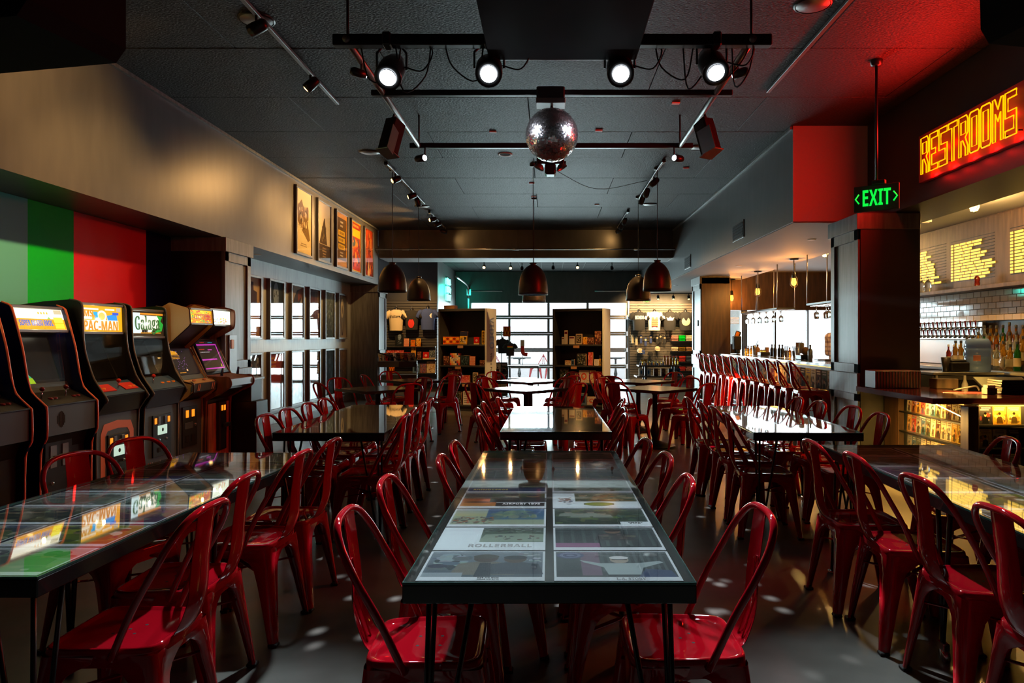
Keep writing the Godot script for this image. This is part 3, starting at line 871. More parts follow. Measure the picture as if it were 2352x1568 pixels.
func make_seat_chair(called: String, seat_y: float, back_y: float, foot_spread: float, label: String, category: String) -> Node3D:   # front is +z, back is -z
	var t := thing(called, label, category)
	t.set_meta("stem", called)
	# pressed seat: rounded outline, rolled rim, shallow pan
	var outline := func(k: float, s: float, y: float) -> Vector3:
		var a := k * TAU
		var c := cos(a)
		var q := sin(a)
		var n := 0.30
		var x := signf(c) * pow(absf(c), n)
		var z := signf(q) * pow(absf(q), n)
		var half := lerpf(0.168, 0.186, (z + 1.0) * 0.5)
		return Vector3(x * half * s, y, z * 0.178 * s)
	var rings := [[1.0, -0.058], [1.005, -0.020], [0.995, -0.006], [0.97, 0.0], [0.93, -0.001], [0.885, -0.007], [0.84, -0.009], [0.5, -0.010], [0.02, -0.011]]
	var st := ST()
	sheet(st, func(u: float, v: float) -> Vector3:
		var f := v * (rings.size() - 1)
		var i := mini(int(f + 0.001), rings.size() - 2)
		var s: float = lerpf(rings[i][0], rings[i + 1][0], f - i)
		var y: float = lerpf(rings[i][1], rings[i + 1][1], f - i)
		return outline.call(1.0 - u, s, seat_y + y), 40, rings.size() - 1, true)
	lac("seat", st, t)
	st = ST(true)
	for h in [[0.0, 0.0], [0.035, 0.035], [-0.035, 0.035], [0.035, -0.035], [-0.035, -0.035]]:
		lathe(st, [Vector2(0.0055, 0.0), Vector2(0.0, 0.0006)], 8, Transform3D(Basis.IDENTITY, Vector3(h[0], seat_y - 0.0103, h[1])))
	obj("drain_holes", st, M.hole, t).set_meta("kind", "stuff")
	# four folded sheet legs: each carries its half of the arched skirt
	var drop := seat_y
	var rows := [[0.95, 0.172], [0.90, 0.165], [0.865, 0.130], [0.82, 0.098], [0.76, 0.080], [0.60, 0.066], [0.40, 0.054], [0.20, 0.044], [0.03, 0.036]]
	for sx in [1, -1]:
		for sz in [1, -1]:
			var leg := ST()
			var prev := []
			for r in rows:
				var y: float = r[0] * drop
				if seat_y > 0.6 and r[0] < 0.95:
					y = drop - (0.95 - r[0]) * 0.45 - drop * 0.05 if r[0] > 0.7 else r[0] / 0.60 * (drop - 0.16)
				var k: float = 1.0 - y / drop
				var hx: float = lerpf(0.170 if sz < 0 else 0.182, foot_spread, k)
				var hz: float = lerpf(0.174, foot_spread + 0.01, k)
				var w: float = r[1]
				var rad := 0.028
				var line := [Vector3(hx - w, y, hz - 0.011), Vector3(hx - w, y, hz)]
				for a in 5:
					var an := PI * 0.5 * a / 4.0
					line.append(Vector3(hx - rad + rad * sin(an), y, hz - rad + rad * cos(an)))
				line.append(Vector3(hx, y, hz - w))
				line.append(Vector3(hx - 0.011, y, hz - w))
				for q in line.size():
					line[q] = Vector3(line[q].x * sx, y, line[q].z * sz)
				if prev.size():
					for q in line.size() - 1:
						if sx * sz > 0:
							quad(leg, prev[q], prev[q + 1], line[q + 1], line[q])
						else:
							quad(leg, prev[q + 1], prev[q], line[q], line[q + 1])
				prev = line
			var lo := lac("leg", leg, t)
			obj("rubber_foot", BX(Vector3(sx * (foot_spread - 0.018), 0.008, sz * (foot_spread - 0.008)), Vector3(0.042, 0.016, 0.042), 0.004), M.rubber, lo)
	# flat cross braces (a foot ring on the tall ones)
	st = ST(true)
	var by := 0.30 if seat_y < 0.6 else 0.5
	for s in [1, -1]:
		var a := Vector3(0.17, by, 0.17 * s)
		box(st, Vector3(0, by + 0.002 * s, 0), Vector3(0.50, 0.004, 0.022), 0.0, Basis(Vector3.UP, s * PI / 4))
	lac("cross_brace", st, t)
	if seat_y > 0.6:
		st = ST(true)
		for a in 4:
			var bs := Basis(Vector3.UP, a * PI / 2)
			box(st, bs * Vector3(0, 0.22, foot_spread - 0.03), Vector3(0.36, 0.022, 0.008), 0.002, bs)
		lac("foot_rail", st, t)
	# bent tube hoop and the sheet back
	var h := back_y - seat_y
	var ctrl := []
	for p in [[0.183, -0.03, -0.050], [0.190, 0.30 * h, -0.118], [0.192, 0.60 * h, -0.185], [0.176, 0.82 * h, -0.232], [0.115, 0.965 * h, -0.262], [0.0, h, -0.270]]:
		ctrl.append(Vector3(p[0], seat_y + p[1], p[2]))
	for i in range(4, -1, -1):
		ctrl.append(Vector3(-ctrl[i].x, ctrl[i].y, ctrl[i].z))
	lac("back_hoop", TB(curve(ctrl, 4), 0.0118, 10), t)
	var spine := curve([Vector3(0, seat_y - 0.012, -0.176), Vector3(0, seat_y + 0.012, -0.204), Vector3(0, seat_y + 0.10 * h / 0.4, -0.236), Vector3(0, seat_y + 0.22 * h / 0.4, -0.246), Vector3(0, seat_y + h - 0.01, -0.268)], 4)
	var wide := [0.078, 0.074, 0.066, 0.060, 0.058]
	st = ST()
	for side in [0.0, -0.0022]:
		sheet(st, func(u: float, v: float) -> Vector3:
			var f := v * (spine.size() - 1)
			var i := mini(int(f + 0.001), spine.size() - 2)
			var c: Vector3 = spine[i].lerp(spine[i + 1], f - i)
			var wf := v * 4.0
			var wi := mini(int(wf), 3)
			var w := lerpf(wide[wi], wide[wi + 1], wf - wi)
			var x := (u * 2.0 - 1.0)
			return c + Vector3(x * w, 0, x * x * 0.014 + side), 8, spine.size() - 1)
	var back := lac("backrest", st, t)
	st = ST()
	var rib := []
	for p in [[-0.022, 0.16], [-0.022, 0.60], [-0.019, 0.76], [-0.010, 0.80], [0.010, 0.80], [0.019, 0.76], [0.022, 0.60], [0.022, 0.16]]:
		var f: float = p[1] * (spine.size() - 1)
		var i := mini(int(f), spine.size() - 2)
		var c: Vector3 = spine[i].lerp(spine[i + 1], f - i)
		rib.append(c + Vector3(p[0], 0, 0.002))
	tube(st, rib, 0.003, 6)
	lac("pressed_rib", st, back)
	return t

var chair0: Node3D
var chair_used := false

func put_chair(x: float, d: float, turn_deg: float, label: String, group: String) -> void:
	if not chair_used:
		chair_used = true
		chair0.position = P(x, 0, d)
		chair0.rotation.y = deg_to_rad(turn_deg)
		chair0.set_meta("label", label)
		chair0.set_meta("group", group)
	else:
		copy_of(chair0, P(x, 0, d), deg_to_rad(turn_deg), label, group)

# ---------------------------------------------------------------- tables
func hairpin(x: float, z: float, sx: int, sz: int, top: float, parent: Node3D) -> void:
	var st := ST()
	var foot := Vector3(x + sx * 0.015, 0.012, z + sz * 0.015)
	for o in [Vector3(-sx * 0.12, 0, 0), Vector3(0, 0, 0), Vector3(0, 0, -sz * 0.12)]:
		tube(st, [Vector3(x, top, z) + o, foot + o * 0.12], 0.0075, 8)
	var leg := obj("hairpin_leg", st, M.black_steel, parent)
	obj("mounting_plate", BX(Vector3(x - sx * 0.05, top - 0.003, z - sz * 0.05), Vector3(0.15, 0.006, 0.15)), M.black_steel, leg)
	obj("foot", LT([Vector2(0.0, 0.0), Vector2(0.022, 0.0), Vector2(0.022, 0.014), Vector2(0.0, 0.018)], 10, Transform3D(Basis.IDENTITY, Vector3(foot.x, 0, foot.z))), M.chrome, leg)

func long_table(x0: float, x1: float, d0: float, d1: float, label: String, cards: Array, middle_legs: bool, turn := 0.0, dip := 0.0) -> Node3D:
	var at := P((x0 + x1) * 0.5, 0, (d0 + d1) * 0.5)
	var t := thing("long_table", label, "table", at, turn, "long tables with glass over black tops")
	t.position.y = -0.012 * absf(dip)
	t.rotation.x = -deg_to_rad(dip)      # tilted to shift the reflections in its top; the floor is level
	var w := x1 - x0
	var l := d1 - d0
	obj("tabletop", BX(Vector3(0, 0.715, 0), Vector3(w, 0.05, l), 0.003), M.black_top if cards.size() else M.dark_top, t)
	obj("glass_sheet", BX(Vector3(0, 0.7475, 0), Vector3(w - 0.004, 0.006, l - 0.004), 0.001), M.glass, t)
	obj("glass_edge_band", edge_band(w, l), M.glass_edge, t)
	for sx in [1, -1]:
		for sz in [1, -1]:
			hairpin(sx * (w * 0.5 - 0.06), sz * (l * 0.5 - 0.07), sx, sz, 0.69, t)
		if middle_legs:
			var st := ST()
			var lx: float = sx * (w * 0.5 - 0.08)
			tube(st, [Vector3(lx, 0.69, 0.05), Vector3(lx, 0.09, 0.0)], 0.011, 8)
			tube(st, [Vector3(lx, 0.69, -0.05), Vector3(lx, 0.09, 0.0)], 0.011, 8)
			var leg := obj("middle_leg", st, M.black_steel, t)
			st = ST()
			lathe(st, [Vector2(0.0, -0.012), Vector2(0.03, -0.012), Vector2(0.034, -0.006), Vector2(0.034, 0.006), Vector2(0.03, 0.012), Vector2(0.0, 0.012)], 14, Transform3D(Basis(Vector3.BACK, PI / 2), Vector3(lx, 0.034, 0.012)))
			box(st, Vector3(lx, 0.075, 0.006), Vector3(0.03, 0.035, 0.05), 0.004)
			obj("caster", st, M.chrome, leg)
	# lobby cards lie in two columns under the glass
	for k in cards.size():
		var col := k % 2
		var row := k / 2
		var z := l * 0.5 - 0.025 - 0.142 - row * 0.285
		if z - 0.14 < -l * 0.5:
			break
		var x := (-0.5 + col) * (w * 0.5) + (0.008 if col == 0 else -0.008)
		var c := obj("movie_card", print_panel(0.348, 0.272, 0.0012, cell(cards[k])), M.prints, t)
		c.transform = Transform3D(Basis(Vector3.RIGHT, -PI / 2), Vector3(x, 0.7405, z))
		if CARD_TITLES.has(cards[k]):
			var ti: Array = CARD_TITLES[cards[k]]
			letters(ti[0], ti[1], M[ti[2]], c, Vector3(ti[3], ti[4], 0.0016), Basis.IDENTITY, ti[5], 0.0006, "title_print", ti[6])
			if ti.size() > 7:
				letters(ti[7], ti[1], M[ti[2]], c, Vector3(ti[3], ti[4] - 0.0125, 0.0016), Basis.IDENTITY, ti[5], 0.0006, "title_print", ti[6])
	return t

const CARD_TITLES := {
	0: ["SEE NO EVIL", 0.007, "ink", 0.02, -0.112, "Droid Serif", 0.06, "HEAR NO EVIL"],
	1: ["L.A. STORY", 0.018, "ink", 0.035, -0.121, "Droid Serif", 0.08],
	2: ["ROLLERBALL", 0.034, "ink", 0.03, -0.088, "Droid Sans", 0.20],
	5: ["SOB", 0.014, "ink", 0.118, -0.090, "Droid Sans", 0.04],
	6: ["AIRPORT 1975", 0.022, "white", 0.075, -0.068, "Droid Sans", 0.15],
	8: ["RHINOCEROS", 0.022, "yellow_ink", -0.07, -0.075, "Droid Sans", 0.15],
}

func edge_band(w: float, l: float) -> SurfaceTool:
	var st := ST(true)
	for s in [1, -1]:
		box(st, Vector3(0, 0.7435, s * (l * 0.5 - 0.0015)), Vector3(w - 0.001, 0.007, 0.003))
		box(st, Vector3(s * (w * 0.5 - 0.0015), 0.7435, 0), Vector3(0.003, 0.007, l - 0.008))
	return st

func pedestal_table(called: String, label: String, at: Vector3, turn: float, group: String) -> Node3D:
	var t := thing(called, label, "table", at, turn, group)
	t.set_meta("stem", called)
	obj("tabletop", BX(Vector3(0, 0.732, 0), Vector3(0.78, 0.036, 0.78), 0.003), M.dark_top, t)
	var st := ST(true)
	for a in 2:
		box(st, Vector3(0, 0.700, 0), Vector3(0.52, 0.022, 0.05), 0.004, Basis(Vector3.UP, PI / 4 + a * PI / 2))
	obj("spider_plate", st, M.black_steel, t)
	obj("column", LT([Vector2(0.05, 0.02), Vector2(0.036, 0.10), Vector2(0.052, 0.15), Vector2(0.060, 0.20), Vector2(0.044, 0.27), Vector2(0.034, 0.32), Vector2(0.032, 0.66), Vector2(0.06, 0.70)], 16), M.black_steel, t)
	obj("round_base", LT([Vector2(0.26, 0.0), Vector2(0.265, 0.012), Vector2(0.25, 0.024), Vector2(0.12, 0.05), Vector2(0.05, 0.075), Vector2(0.0, 0.08)], 28), M.black_steel, t)
	return t

func furniture() -> void:
	var mix := [[10, 11, 12, 13, 14, 15, 11, 10, 13, 12, 15, 14, 10, 11, 12, 13], [11, 10, 15, 11, 10, 14, 12, 11, 10, 9, 13, 10, 9, 11, 10, 12]]
	long_table(-2.14, -1.38, 1.90, 4.20, "long glass-topped black table of film cards in front of the arcade machines", [7, 11, 14, 12, 10, 13, 11, 9, 15, 10, 8, 11, 13, 12, 10, 11], true, 0.0, 1.0)
	long_table(-0.39, 0.39, 1.87, 4.20, "long glass-topped black table in the middle of the front row, film cards under its glass", [0, 1, 2, 3, 4, 5, 6, 7, 8, 9, 11, 10, 13, 15, 12, 11], true, 0.0, 0.6)
	long_table(1.63, 2.41, 1.90, 4.27, "long glass-topped black table in front of the counter with lit magazine shelves", mix[1], true, 0.0, -0.9)
	long_table(-1.90, -1.13, 4.86, 6.86, "long shiny black table beside the wall of framed posters", [], true)
	long_table(-0.34, 0.43, 4.88, 6.92, "long shiny black table behind the film card table, reflecting the garage door and book boxes", [], true, 0.0, 0.7)
	long_table(1.45, 2.19, 4.82, 7.02, "long shiny black table nearest the bar stools, reflecting the bar windows", [], true, deg_to_rad(-3.0), 0.8)
	chair0 = make_seat_chair("steel_chair", 0.45, 0.85, 0.215, "", "chair")
	var rows := [
		["red steel chair right of the arcade-side card table", "chairs beside the arcade side table", -90.0, [[-1.12, 2.34], [-1.21, 2.83], [-1.19, 3.42], [-1.165, 3.83]], ["nearest, its seat brightly lit", "second from the front", "third from the front", "fourth, at the far end"]],
		["red steel chair between arcade machines and card table", "chairs between table and arcade machines", 70.0, [[-2.24, 3.36], [-2.26, 3.86]], ["the nearer of two", "the farther of two"]],
		["red steel chair left of the middle card table", "chairs on the left of the middle front table", 90.0, [[-0.64, 2.25], [-0.638, 2.77], [-0.50, 3.28], [-0.50, 3.70]], ["nearest, its seat brightly lit", "second from the front", "third from the front", "fourth, at the far end"]],
		["red steel chair right of the middle card table", "chairs on the right of the middle front table", -90.0, [[0.68, 2.27], [0.545, 2.79], [0.55, 3.32], [0.52, 3.78]], ["nearest, its seat brightly lit", "second from the front", "third from the front", "fourth, at the far end"]],
		["red steel chair left of the counter-side table", "chairs on the left of the counter side table", 90.0, [[1.44, 2.27], [1.45, 2.80], [1.43, 3.32], [1.39, 3.76]], ["nearest, cut by the photo edge", "second, with a lit seat patch", "third from the front", "fourth, at the far end"]],
		["red steel chair beside the lit magazine shelves", "chairs between table and magazine shelves", -105.0, [[2.50, 3.85], [2.56, 3.3]], ["before the shelf post", "cut by the photo edge"]],
		["red steel chair along the wall of framed posters", "chairs between table and framed posters", 90.0, [[-2.02, 5.02], [-2.02, 5.44], [-2.02, 5.92], [-2.03, 6.36]], ["nearest one", "second from the front", "third from the front", "fourth, at the far end"]],
		["red steel chair right of the poster-side table", "chairs on the aisle side of the poster side table", -90.0, [[-1.02, 5.04], [-1.05, 5.47], [-1.06, 5.94], [-1.06, 6.32]], ["nearest one", "second from the front", "third from the front", "fourth, at the far end"]],
		["red steel chair left of the middle second-row table", "chairs on the left of the middle second table", 90.0, [[-0.50, 5.06], [-0.56, 5.44], [-0.56, 5.98], [-0.47, 6.42]], ["nearest one", "second from the front", "third from the front", "fourth, at the far end"]],
		["red steel chair right of the middle second-row table", "chairs on the right of the middle second table", -90.0, [[0.54, 5.06], [0.58, 5.50], [0.60, 5.94], [0.66, 6.36]], ["nearest one", "second from the front", "third from the front", "fourth, at the far end"]],
		["red steel chair left of the table by the bar stools", "chairs on the aisle side of the bar side table", 90.0, [[1.28, 5.12], [1.29, 5.62], [1.29, 6.06], [1.26, 6.48]], ["nearest one", "second from the front", "third from the front", "fourth, at the far end"]],
		["red steel chair right of the table by the bar stools", "chairs on the bar side of the bar side table", -90.0, [[2.40, 5.14], [2.42, 5.64], [2.32, 6.08], [2.28, 6.50]], ["nearest one", "second from the front", "third from the front", "fourth, at the far end"]],
	]
	var jig := RandomNumberGenerator.new()
	jig.seed = 8
	for r in rows:
		for k in r[3].size():
			var turn: float = r[2]
			# the given x is that of the top of the back, 0.27 m behind the seat
			var dirx := sin(deg_to_rad(turn))
			var dirz := cos(deg_to_rad(turn))
			put_chair(r[3][k][0] + dirx * 0.262, r[3][k][1] - dirz * 0.262, turn + jig.randf_range(-3, 3), "%s, %s" % [r[0], r[4][k]], r[1])
	var spots := [[-2.20, 9.1, "by the framed posters, nearer row"], [-0.30, 9.1, "in front of the game shelves, nearer row"], [1.36, 9.15, "near the bar stools, nearer row"], [-2.05, 10.9, "by the shirt wall, farther row"], [-0.29, 10.8, "in front of the garage door, farther row"], [1.34, 10.7, "near the shop wall, farther row"]]
	var base: Node3D
	for k in spots.size():
		var s: Array = spots[k]
		var label := "square black pedestal table turned to a diamond, " + String(s[2])
		if k == 0:
			base = pedestal_table("pedestal_table", label, P(s[0], 0, s[1]), PI / 4, "diamond pedestal tables")
		else:
			copy_of(base, P(s[0], 0, s[1]), PI / 4 + [0.0, 0.03, -0.02, 0.04, 0.0, 0.02][k], label, "diamond pedestal tables")
		var where := ["near left", "near right", "far right", "far left"]
		for a in 4:
			var an: float = deg_to_rad([225.0, 135.0, 45.0, 315.0][a] + jig.randf_range(-9, 9))
			var off := Vector3(sin(an), 0, -cos(an))       # from the table towards the chair, -z away
			var dist := 0.56 + jig.randf_range(-0.03, 0.06)
			var c := P(s[0], 0, s[1]) + off * dist
			put_chair(c.x, -c.z, rad_to_deg(atan2(-off.x, -off.z)), "red chair at the diamond table %s, %s" % [s[2], where[a]], "chairs round the pedestal tables")
	# stools along the bar
	var stool := make_seat_chair("bar_stool", 0.76, 1.10, 0.225, "", "bar stool")
	var ords := ["nearest the pillar", "second from the pillar", "third from the pillar", "fourth from the pillar", "fifth from the pillar", "sixth from the pillar", "seventh from the pillar", "eighth from the pillar", "ninth from the pillar", "tenth from the pillar", "eleventh from the pillar", "farthest from the pillar"]
	for k in 12:
		var label := "tall red steel bar stool with hoop back, " + String(ords[k])
		var at := P(3.22 - 0.012 * k, 0, 8.75 + k * 0.435)
		var turn := deg_to_rad(90.0 + jig.randf_range(-5, 5))
		if k == 0:
			stool.position = at
			stool.rotation.y = turn
			stool.set_meta("label", label)
			stool.set_meta("group", "bar stools along the bar")
		else:
			copy_of(stool, at, turn, label, "bar stools along the bar")
	# more of the same chairs and tables outside the garage door
	for k in 3:
		var sx: float = [-1.0, 0.6, 2.2][k]
		copy_of(base, P(sx, 0, 23.6), 0.0, "red and black table out on the terrace, " + String(["left of the game shelf", "between the game shelves", "right of the game shelves"][k]), "terrace tables")
		for a in 2:
			var ss: int = [-1, 1][a]
			copy_of(chair0, P(sx + ss * 0.54, 0, 23.5), deg_to_rad(-90.0 * ss), "red chair on the terrace, %s of the table %s" % [["left", "right"][a], ["left of the game shelf", "between the game shelves", "right of the game shelves"][k]], "terrace chairs")

# ---------------------------------------------------------------- the room
func spot(called: String, at: Vector3, aim: Vector3, c: Color, energy: float, angle: float, soft := 0.5, size := 0.04, parent: Node3D = null) -> SpotLight3D:
	var l := SpotLight3D.new()
	l.name = called
	(parent if parent else self).add_child(l, true)
	if parent:
		l.position = parent.global_transform.affine_inverse() * at
	else:
		l.position = at
	var dir := (aim - at).normalized()
	var up := Vector3.UP if absf(dir.y) < 0.98 else Vector3.RIGHT
	l.global_basis = Basis.looking_at(dir, up)
	l.light_color = c.linear_to_srgb()
	l.light_energy = energy
	l.spot_angle = angle
	l.spot_angle_attenuation = soft
	l.spot_range = 30.0
	l.spot_attenuation = 2.0
	l.light_size = size
	l.shadow_enabled = true
	return l

func omni(called: String, at: Vector3, c: Color, energy: float, size := 0.04) -> OmniLight3D:
	var l := OmniLight3D.new()
	l.name = called
	add_child(l, true)
	l.position = at
	l.light_color = c.linear_to_srgb()
	l.light_energy = energy
	l.omni_range = 30.0
	l.omni_attenuation = 2.0
	l.light_size = size
	l.shadow_enabled = true
	return l

func area(called: String, at: Vector3, towards: Vector3, w: float, h: float, c: Color, energy: float) -> AreaLight3D:   # energy is brightness per square metre
	var l := AreaLight3D.new()
	l.name = called
	add_child(l, true)
	l.position = at
	l.basis = Basis.looking_at(towards, Vector3.UP if absf(towards.y) < 0.9 else Vector3.BACK)
	l.area_size = Vector2(w, h)
	l.area_normalize_energy = false
	l.light_color = c.linear_to_srgb()
	l.light_energy = energy
	l.area_range = 30.0
	l.area_attenuation = 2.0
	l.shadow_enabled = true
	return l

const TOP := 3.84

func panelled_pillar(called: String, x0: float, x1: float, d0: float, d1: float, top: float, face_x: int, m: Material, label: String) -> void:   # square pillar with framed panels on its face towards the room
	var p := struct(called, XB(x0, x1, 0, top, d0, d1), m, label)
	var fx := x1 if face_x > 0 else x0
	var parts := [[0.0, 0.16, d0, d1], [1.02, 1.12, d0, d1], [0.72, 0.80, d0, d1], [top - 0.28, top - 0.16, d0, d1], [0.0, top, d0, d0 + 0.10], [0.0, top, d1 - 0.10, d1]]
	for q in parts:
		struct("panel_rail", XB(minf(fx, fx + face_x * 0.022), maxf(fx, fx + face_x * 0.022), q[0], q[1], q[2], q[3], 0.003), m, "", p)
	struct("capital_trim", XB(x0 - 0.045 * (0 if face_x > 0 else 1), x1 + 0.045 * (1 if face_x > 0 else 0), top - 0.17, top - 0.002, d0 - 0.03, d1 + 0.03, 0.004), m, "", p)
	struct("waist_band", XB(minf(fx, fx + face_x * 0.035), maxf(fx, fx + face_x * 0.035), 0.80, 1.02, d0 - 0.01, d1 + 0.01, 0.004), m, "", p)

func shell() -> void:
	struct("floor", XB(-5.2, 8.2, -0.12, 0.0, -3.2, 22.3), M.concrete)
	struct("ground", XB(-14, 16, -0.16, -0.02, 22.3, 40.0), M.pale_concrete)
	# ceiling: boards of 1.2 by 2.4 m hung in staggered rows under a black slab
	var slab := struct("ceiling", XB(-5.2, 8.2, TOP + 0.03, TOP + 0.2, -3.2, 22.3), M.board_back)
	var row := 0
	var d := -1.3
	var rr := RandomNumberGenerator.new()
	rr.seed = 4
	while d < 16.1:
		var dn := minf(d + 1.215, 16.1)
		var x := -3.88 - (row % 2) * 1.2
		while x < 3.67:
			var a := maxf(x, -3.88)
			var b := minf(x + 2.43, 3.67 if d < 8.2 else 2.81)
			if b - a > 0.1:
				struct("ceiling_panel", XB(a + 0.004, b - 0.004, TOP + rr.randf_range(-0.002, 0.002), TOP + 0.03, d + 0.005, dn - 0.005, 0.003), M.fibre_board, "", slab)
			x += 2.43
		d += 1.215
		row += 1
	# left side: deep soffit, wall under it
	struct("soffit_wall", XB(-5.0, -3.88, 2.595, TOP + 0.03, -3.2, 16.06), M.dark_paint, "long dark soffit over the arcade and poster wall")
	struct("trim_1", XB(-3.88, -3.85, TOP - 0.035, TOP - 0.002, -3.2, 16.06), M.grey_wood, "thin pale strip along the top of the left soffit")
	struct("wall_left", XB(-5.0, -4.5, 0, 2.6, -3.2, 22.3), M.poster_wall)
	var stripes := [["teal", -3.2, 6.10], ["green", 6.10, 6.69], ["red", 6.69, 7.89], ["navy", 7.89, 8.44]]
	for s in stripes:
		var o := struct("painted_wall_panel", XB(-4.5, -4.485, 0.05, 2.592, s[1], s[2]), M[s[0] + "_stripe"], "broad %s stripe painted on the arcade wall" % s[0])
		o.name = "wall_stripe_" + s[0]
	panelled_pillar("pillar_left", -4.5, -3.88, 8.44, 9.17, 2.595, 1, M.grey_wood, "grey panelled pillar between arcade machines and framed posters")
	struct("pillar_left_front_shade", XB(-4.485, -3.9, 0, 2.59, 8.425, 8.44), M.cab_black, "added black sheet for the shaded front of the pillar beside the arcade machines")  # black sheet laid on for the shade on this pillar face
	panelled_pillar("pillar_left_far", -4.5, -3.88, 16.06, 16.8, 2.595, 1, M.grey_wood, "grey panelled pillar at the far end of the poster wall")
	struct("baseboard_left", XB(-4.5, -4.47, 0, 0.16, 9.2, 16.05, 0.004), M.grey_wood)
	# chair-rail steps below the posters
	struct("trim_2", XB(-4.5, -4.462, 0.12, 0.15, 9.2, 16.05), M.grey_wood, "thin rail low on the poster wall")
	# right side
	struct("soffit_right", XB(2.81, 4.42, 2.735, TOP + 0.03, 8.2, 22.3), M.dark_paint, "dark boxed soffit above the bar stools").name = "ceiling_soffit_right"
	struct("trim_3", XB(2.782, 2.81, TOP - 0.035, TOP - 0.002, 8.2, 16.06), M.grey_wood, "thin pale strip along the top of the right soffit")
	struct("soffit_end_wall", XB(2.81, 3.67, 2.74, TOP + 0.03, 8.185, 8.2), M.red_wall, "end face of the right soffit, lit red by the neon sign").name = "wall_soffit_end"
	struct("soffit_plaster", XB(2.83, 4.40, 2.728, 2.735, 8.22, 22.2), M.plaster, "pale underside of the right soffit").name = "ceiling_soffit_underside"
	struct("sign_wall", XB(3.67, 4.33, 2.735, TOP + 0.03, -3.2, 8.2), M.black_paint, "dark beam wall that carries the red neon sign").name = "wall_sign"
	panelled_pillar("pillar_right", 3.3, 3.93, 7.54, 8.27, 2.72, -1, M.grey_wood, "panelled pillar between bar stools and beer taps")
	struct("pillar_right_front", XB(3.3, 3.93, 0, 2.735, 7.525, 7.54), M.black_paint, "black front of the pillar beside the beer taps")
	panelled_pillar("pillar_right_far", 3.3, 3.9, 15.4, 16.3, 2.735, -1, M.grey_wood, "pale panelled pillar between shop wall and bar")
	struct("pillar_right_far_front", XB(3.3, 3.92, 0, 2.70, 15.37, 15.4), M.brown_wood, "brown front of the far pillar, lit by the amber bulbs")
	# bar room
	struct("ceiling_bar", XB(4.33, 8.2, 2.90, 3.05, -3.2, 16.6), M.plaster, "warm lit bar ceiling")
	struct("wall_bar_end", XB(3.9, 4.13, 0, 2.95, 16.3, 16.5), M.brown_wood, "brown end wall of the bar left of the windows")
	struct("wall_bar_end_upper", XB(4.13, 8.2, 2.03, 2.95, 16.3, 16.5), M.brown_wood, "brown wall above the bar windows")
	struct("wall_bar_end_lower", XB(4.13, 8.2, 0, 0.9, 16.3, 16.5), M.brown_wood, "brown wall below the bar windows")
	struct("wall_right", XB(8.2, 8.4, 0, 3.05, -3.2, 16.6), M.black_paint)
	struct("wall_bar_back", XB(5.4, 5.6, 0, 2.90, 5.2, 12.3), M.brown_wood, "brown wall behind the beer taps")
	struct("wall_bar_side", XB(5.6, 8.2, 0, 2.90, 5.0, 5.2), M.black_paint)
	struct("wall_right_near", XB(4.2, 4.33, 0, 2.735, -3.2, 4.6), M.black_paint, "dark wall below the sign, near the camera")
	# behind the camera
	struct("wall_near", XB(-5.2, 8.4, 0, TOP + 0.03, -3.4, -3.2), M.black_paint)
	# cross beam and back room
	struct("beam", XB(-3.88, 2.81, 3.21, TOP + 0.03, 16.1, 17.0), M.dark_paint, "dark cross beam in front of the shop").name = "ceiling_beam"
	struct("beam_soffit", XB(-3.86, 2.79, 3.203, 3.21, 16.12, 16.98), M.plaster, "pale underside of the cross beam").name = "ceiling_beam_underside"
	var back := struct("ceiling_shop", XB(-4.5, 2.81, 3.45, 3.6, 17.0, 22.3), M.board_back, "dark tiled ceiling of the shop")
	for j in 8:
		for i in 12:
			var xa := -4.5 + i * 0.61
			var da := 17.0 + j * 0.625
			struct("ceiling_tile", XB(xa + 0.012, minf(xa + 0.598, 2.80), 3.435, 3.45, da + 0.012, da + 0.613, 0.003), M.black_tile, "", back)
	struct("wall_shop_left", XB(-4.5, -2.90, 0, 3.45, 18.4, 18.6), M.black_paint, "black wall behind the shirts left of the garage door")
	struct("wall_shop_side", XB(-3.05, -2.90, 0, 3.45, 18.6, 22.0), M.dark_paint, "dark side wall lit by the teal neon sign")
	struct("wall_far_left", XB(-4.5, -2.46, 0, 3.45, 22.0, 22.3), M.dark_paint)
	struct("wall_far_top", XB(-2.46, 2.42, 2.47, 3.45, 22.0, 22.3), M.dark_paint, "dark wall above the garage door")
	struct("wall_far_right", XB(2.42, 4.42, 0, 3.45, 22.0, 22.3), M.dark_paint, "wall behind the shop shelves right of the garage door")
	struct("wall_shop_right", XB(4.44, 4.6, 0, 2.735, 16.5, 22.0), M.dark_paint)

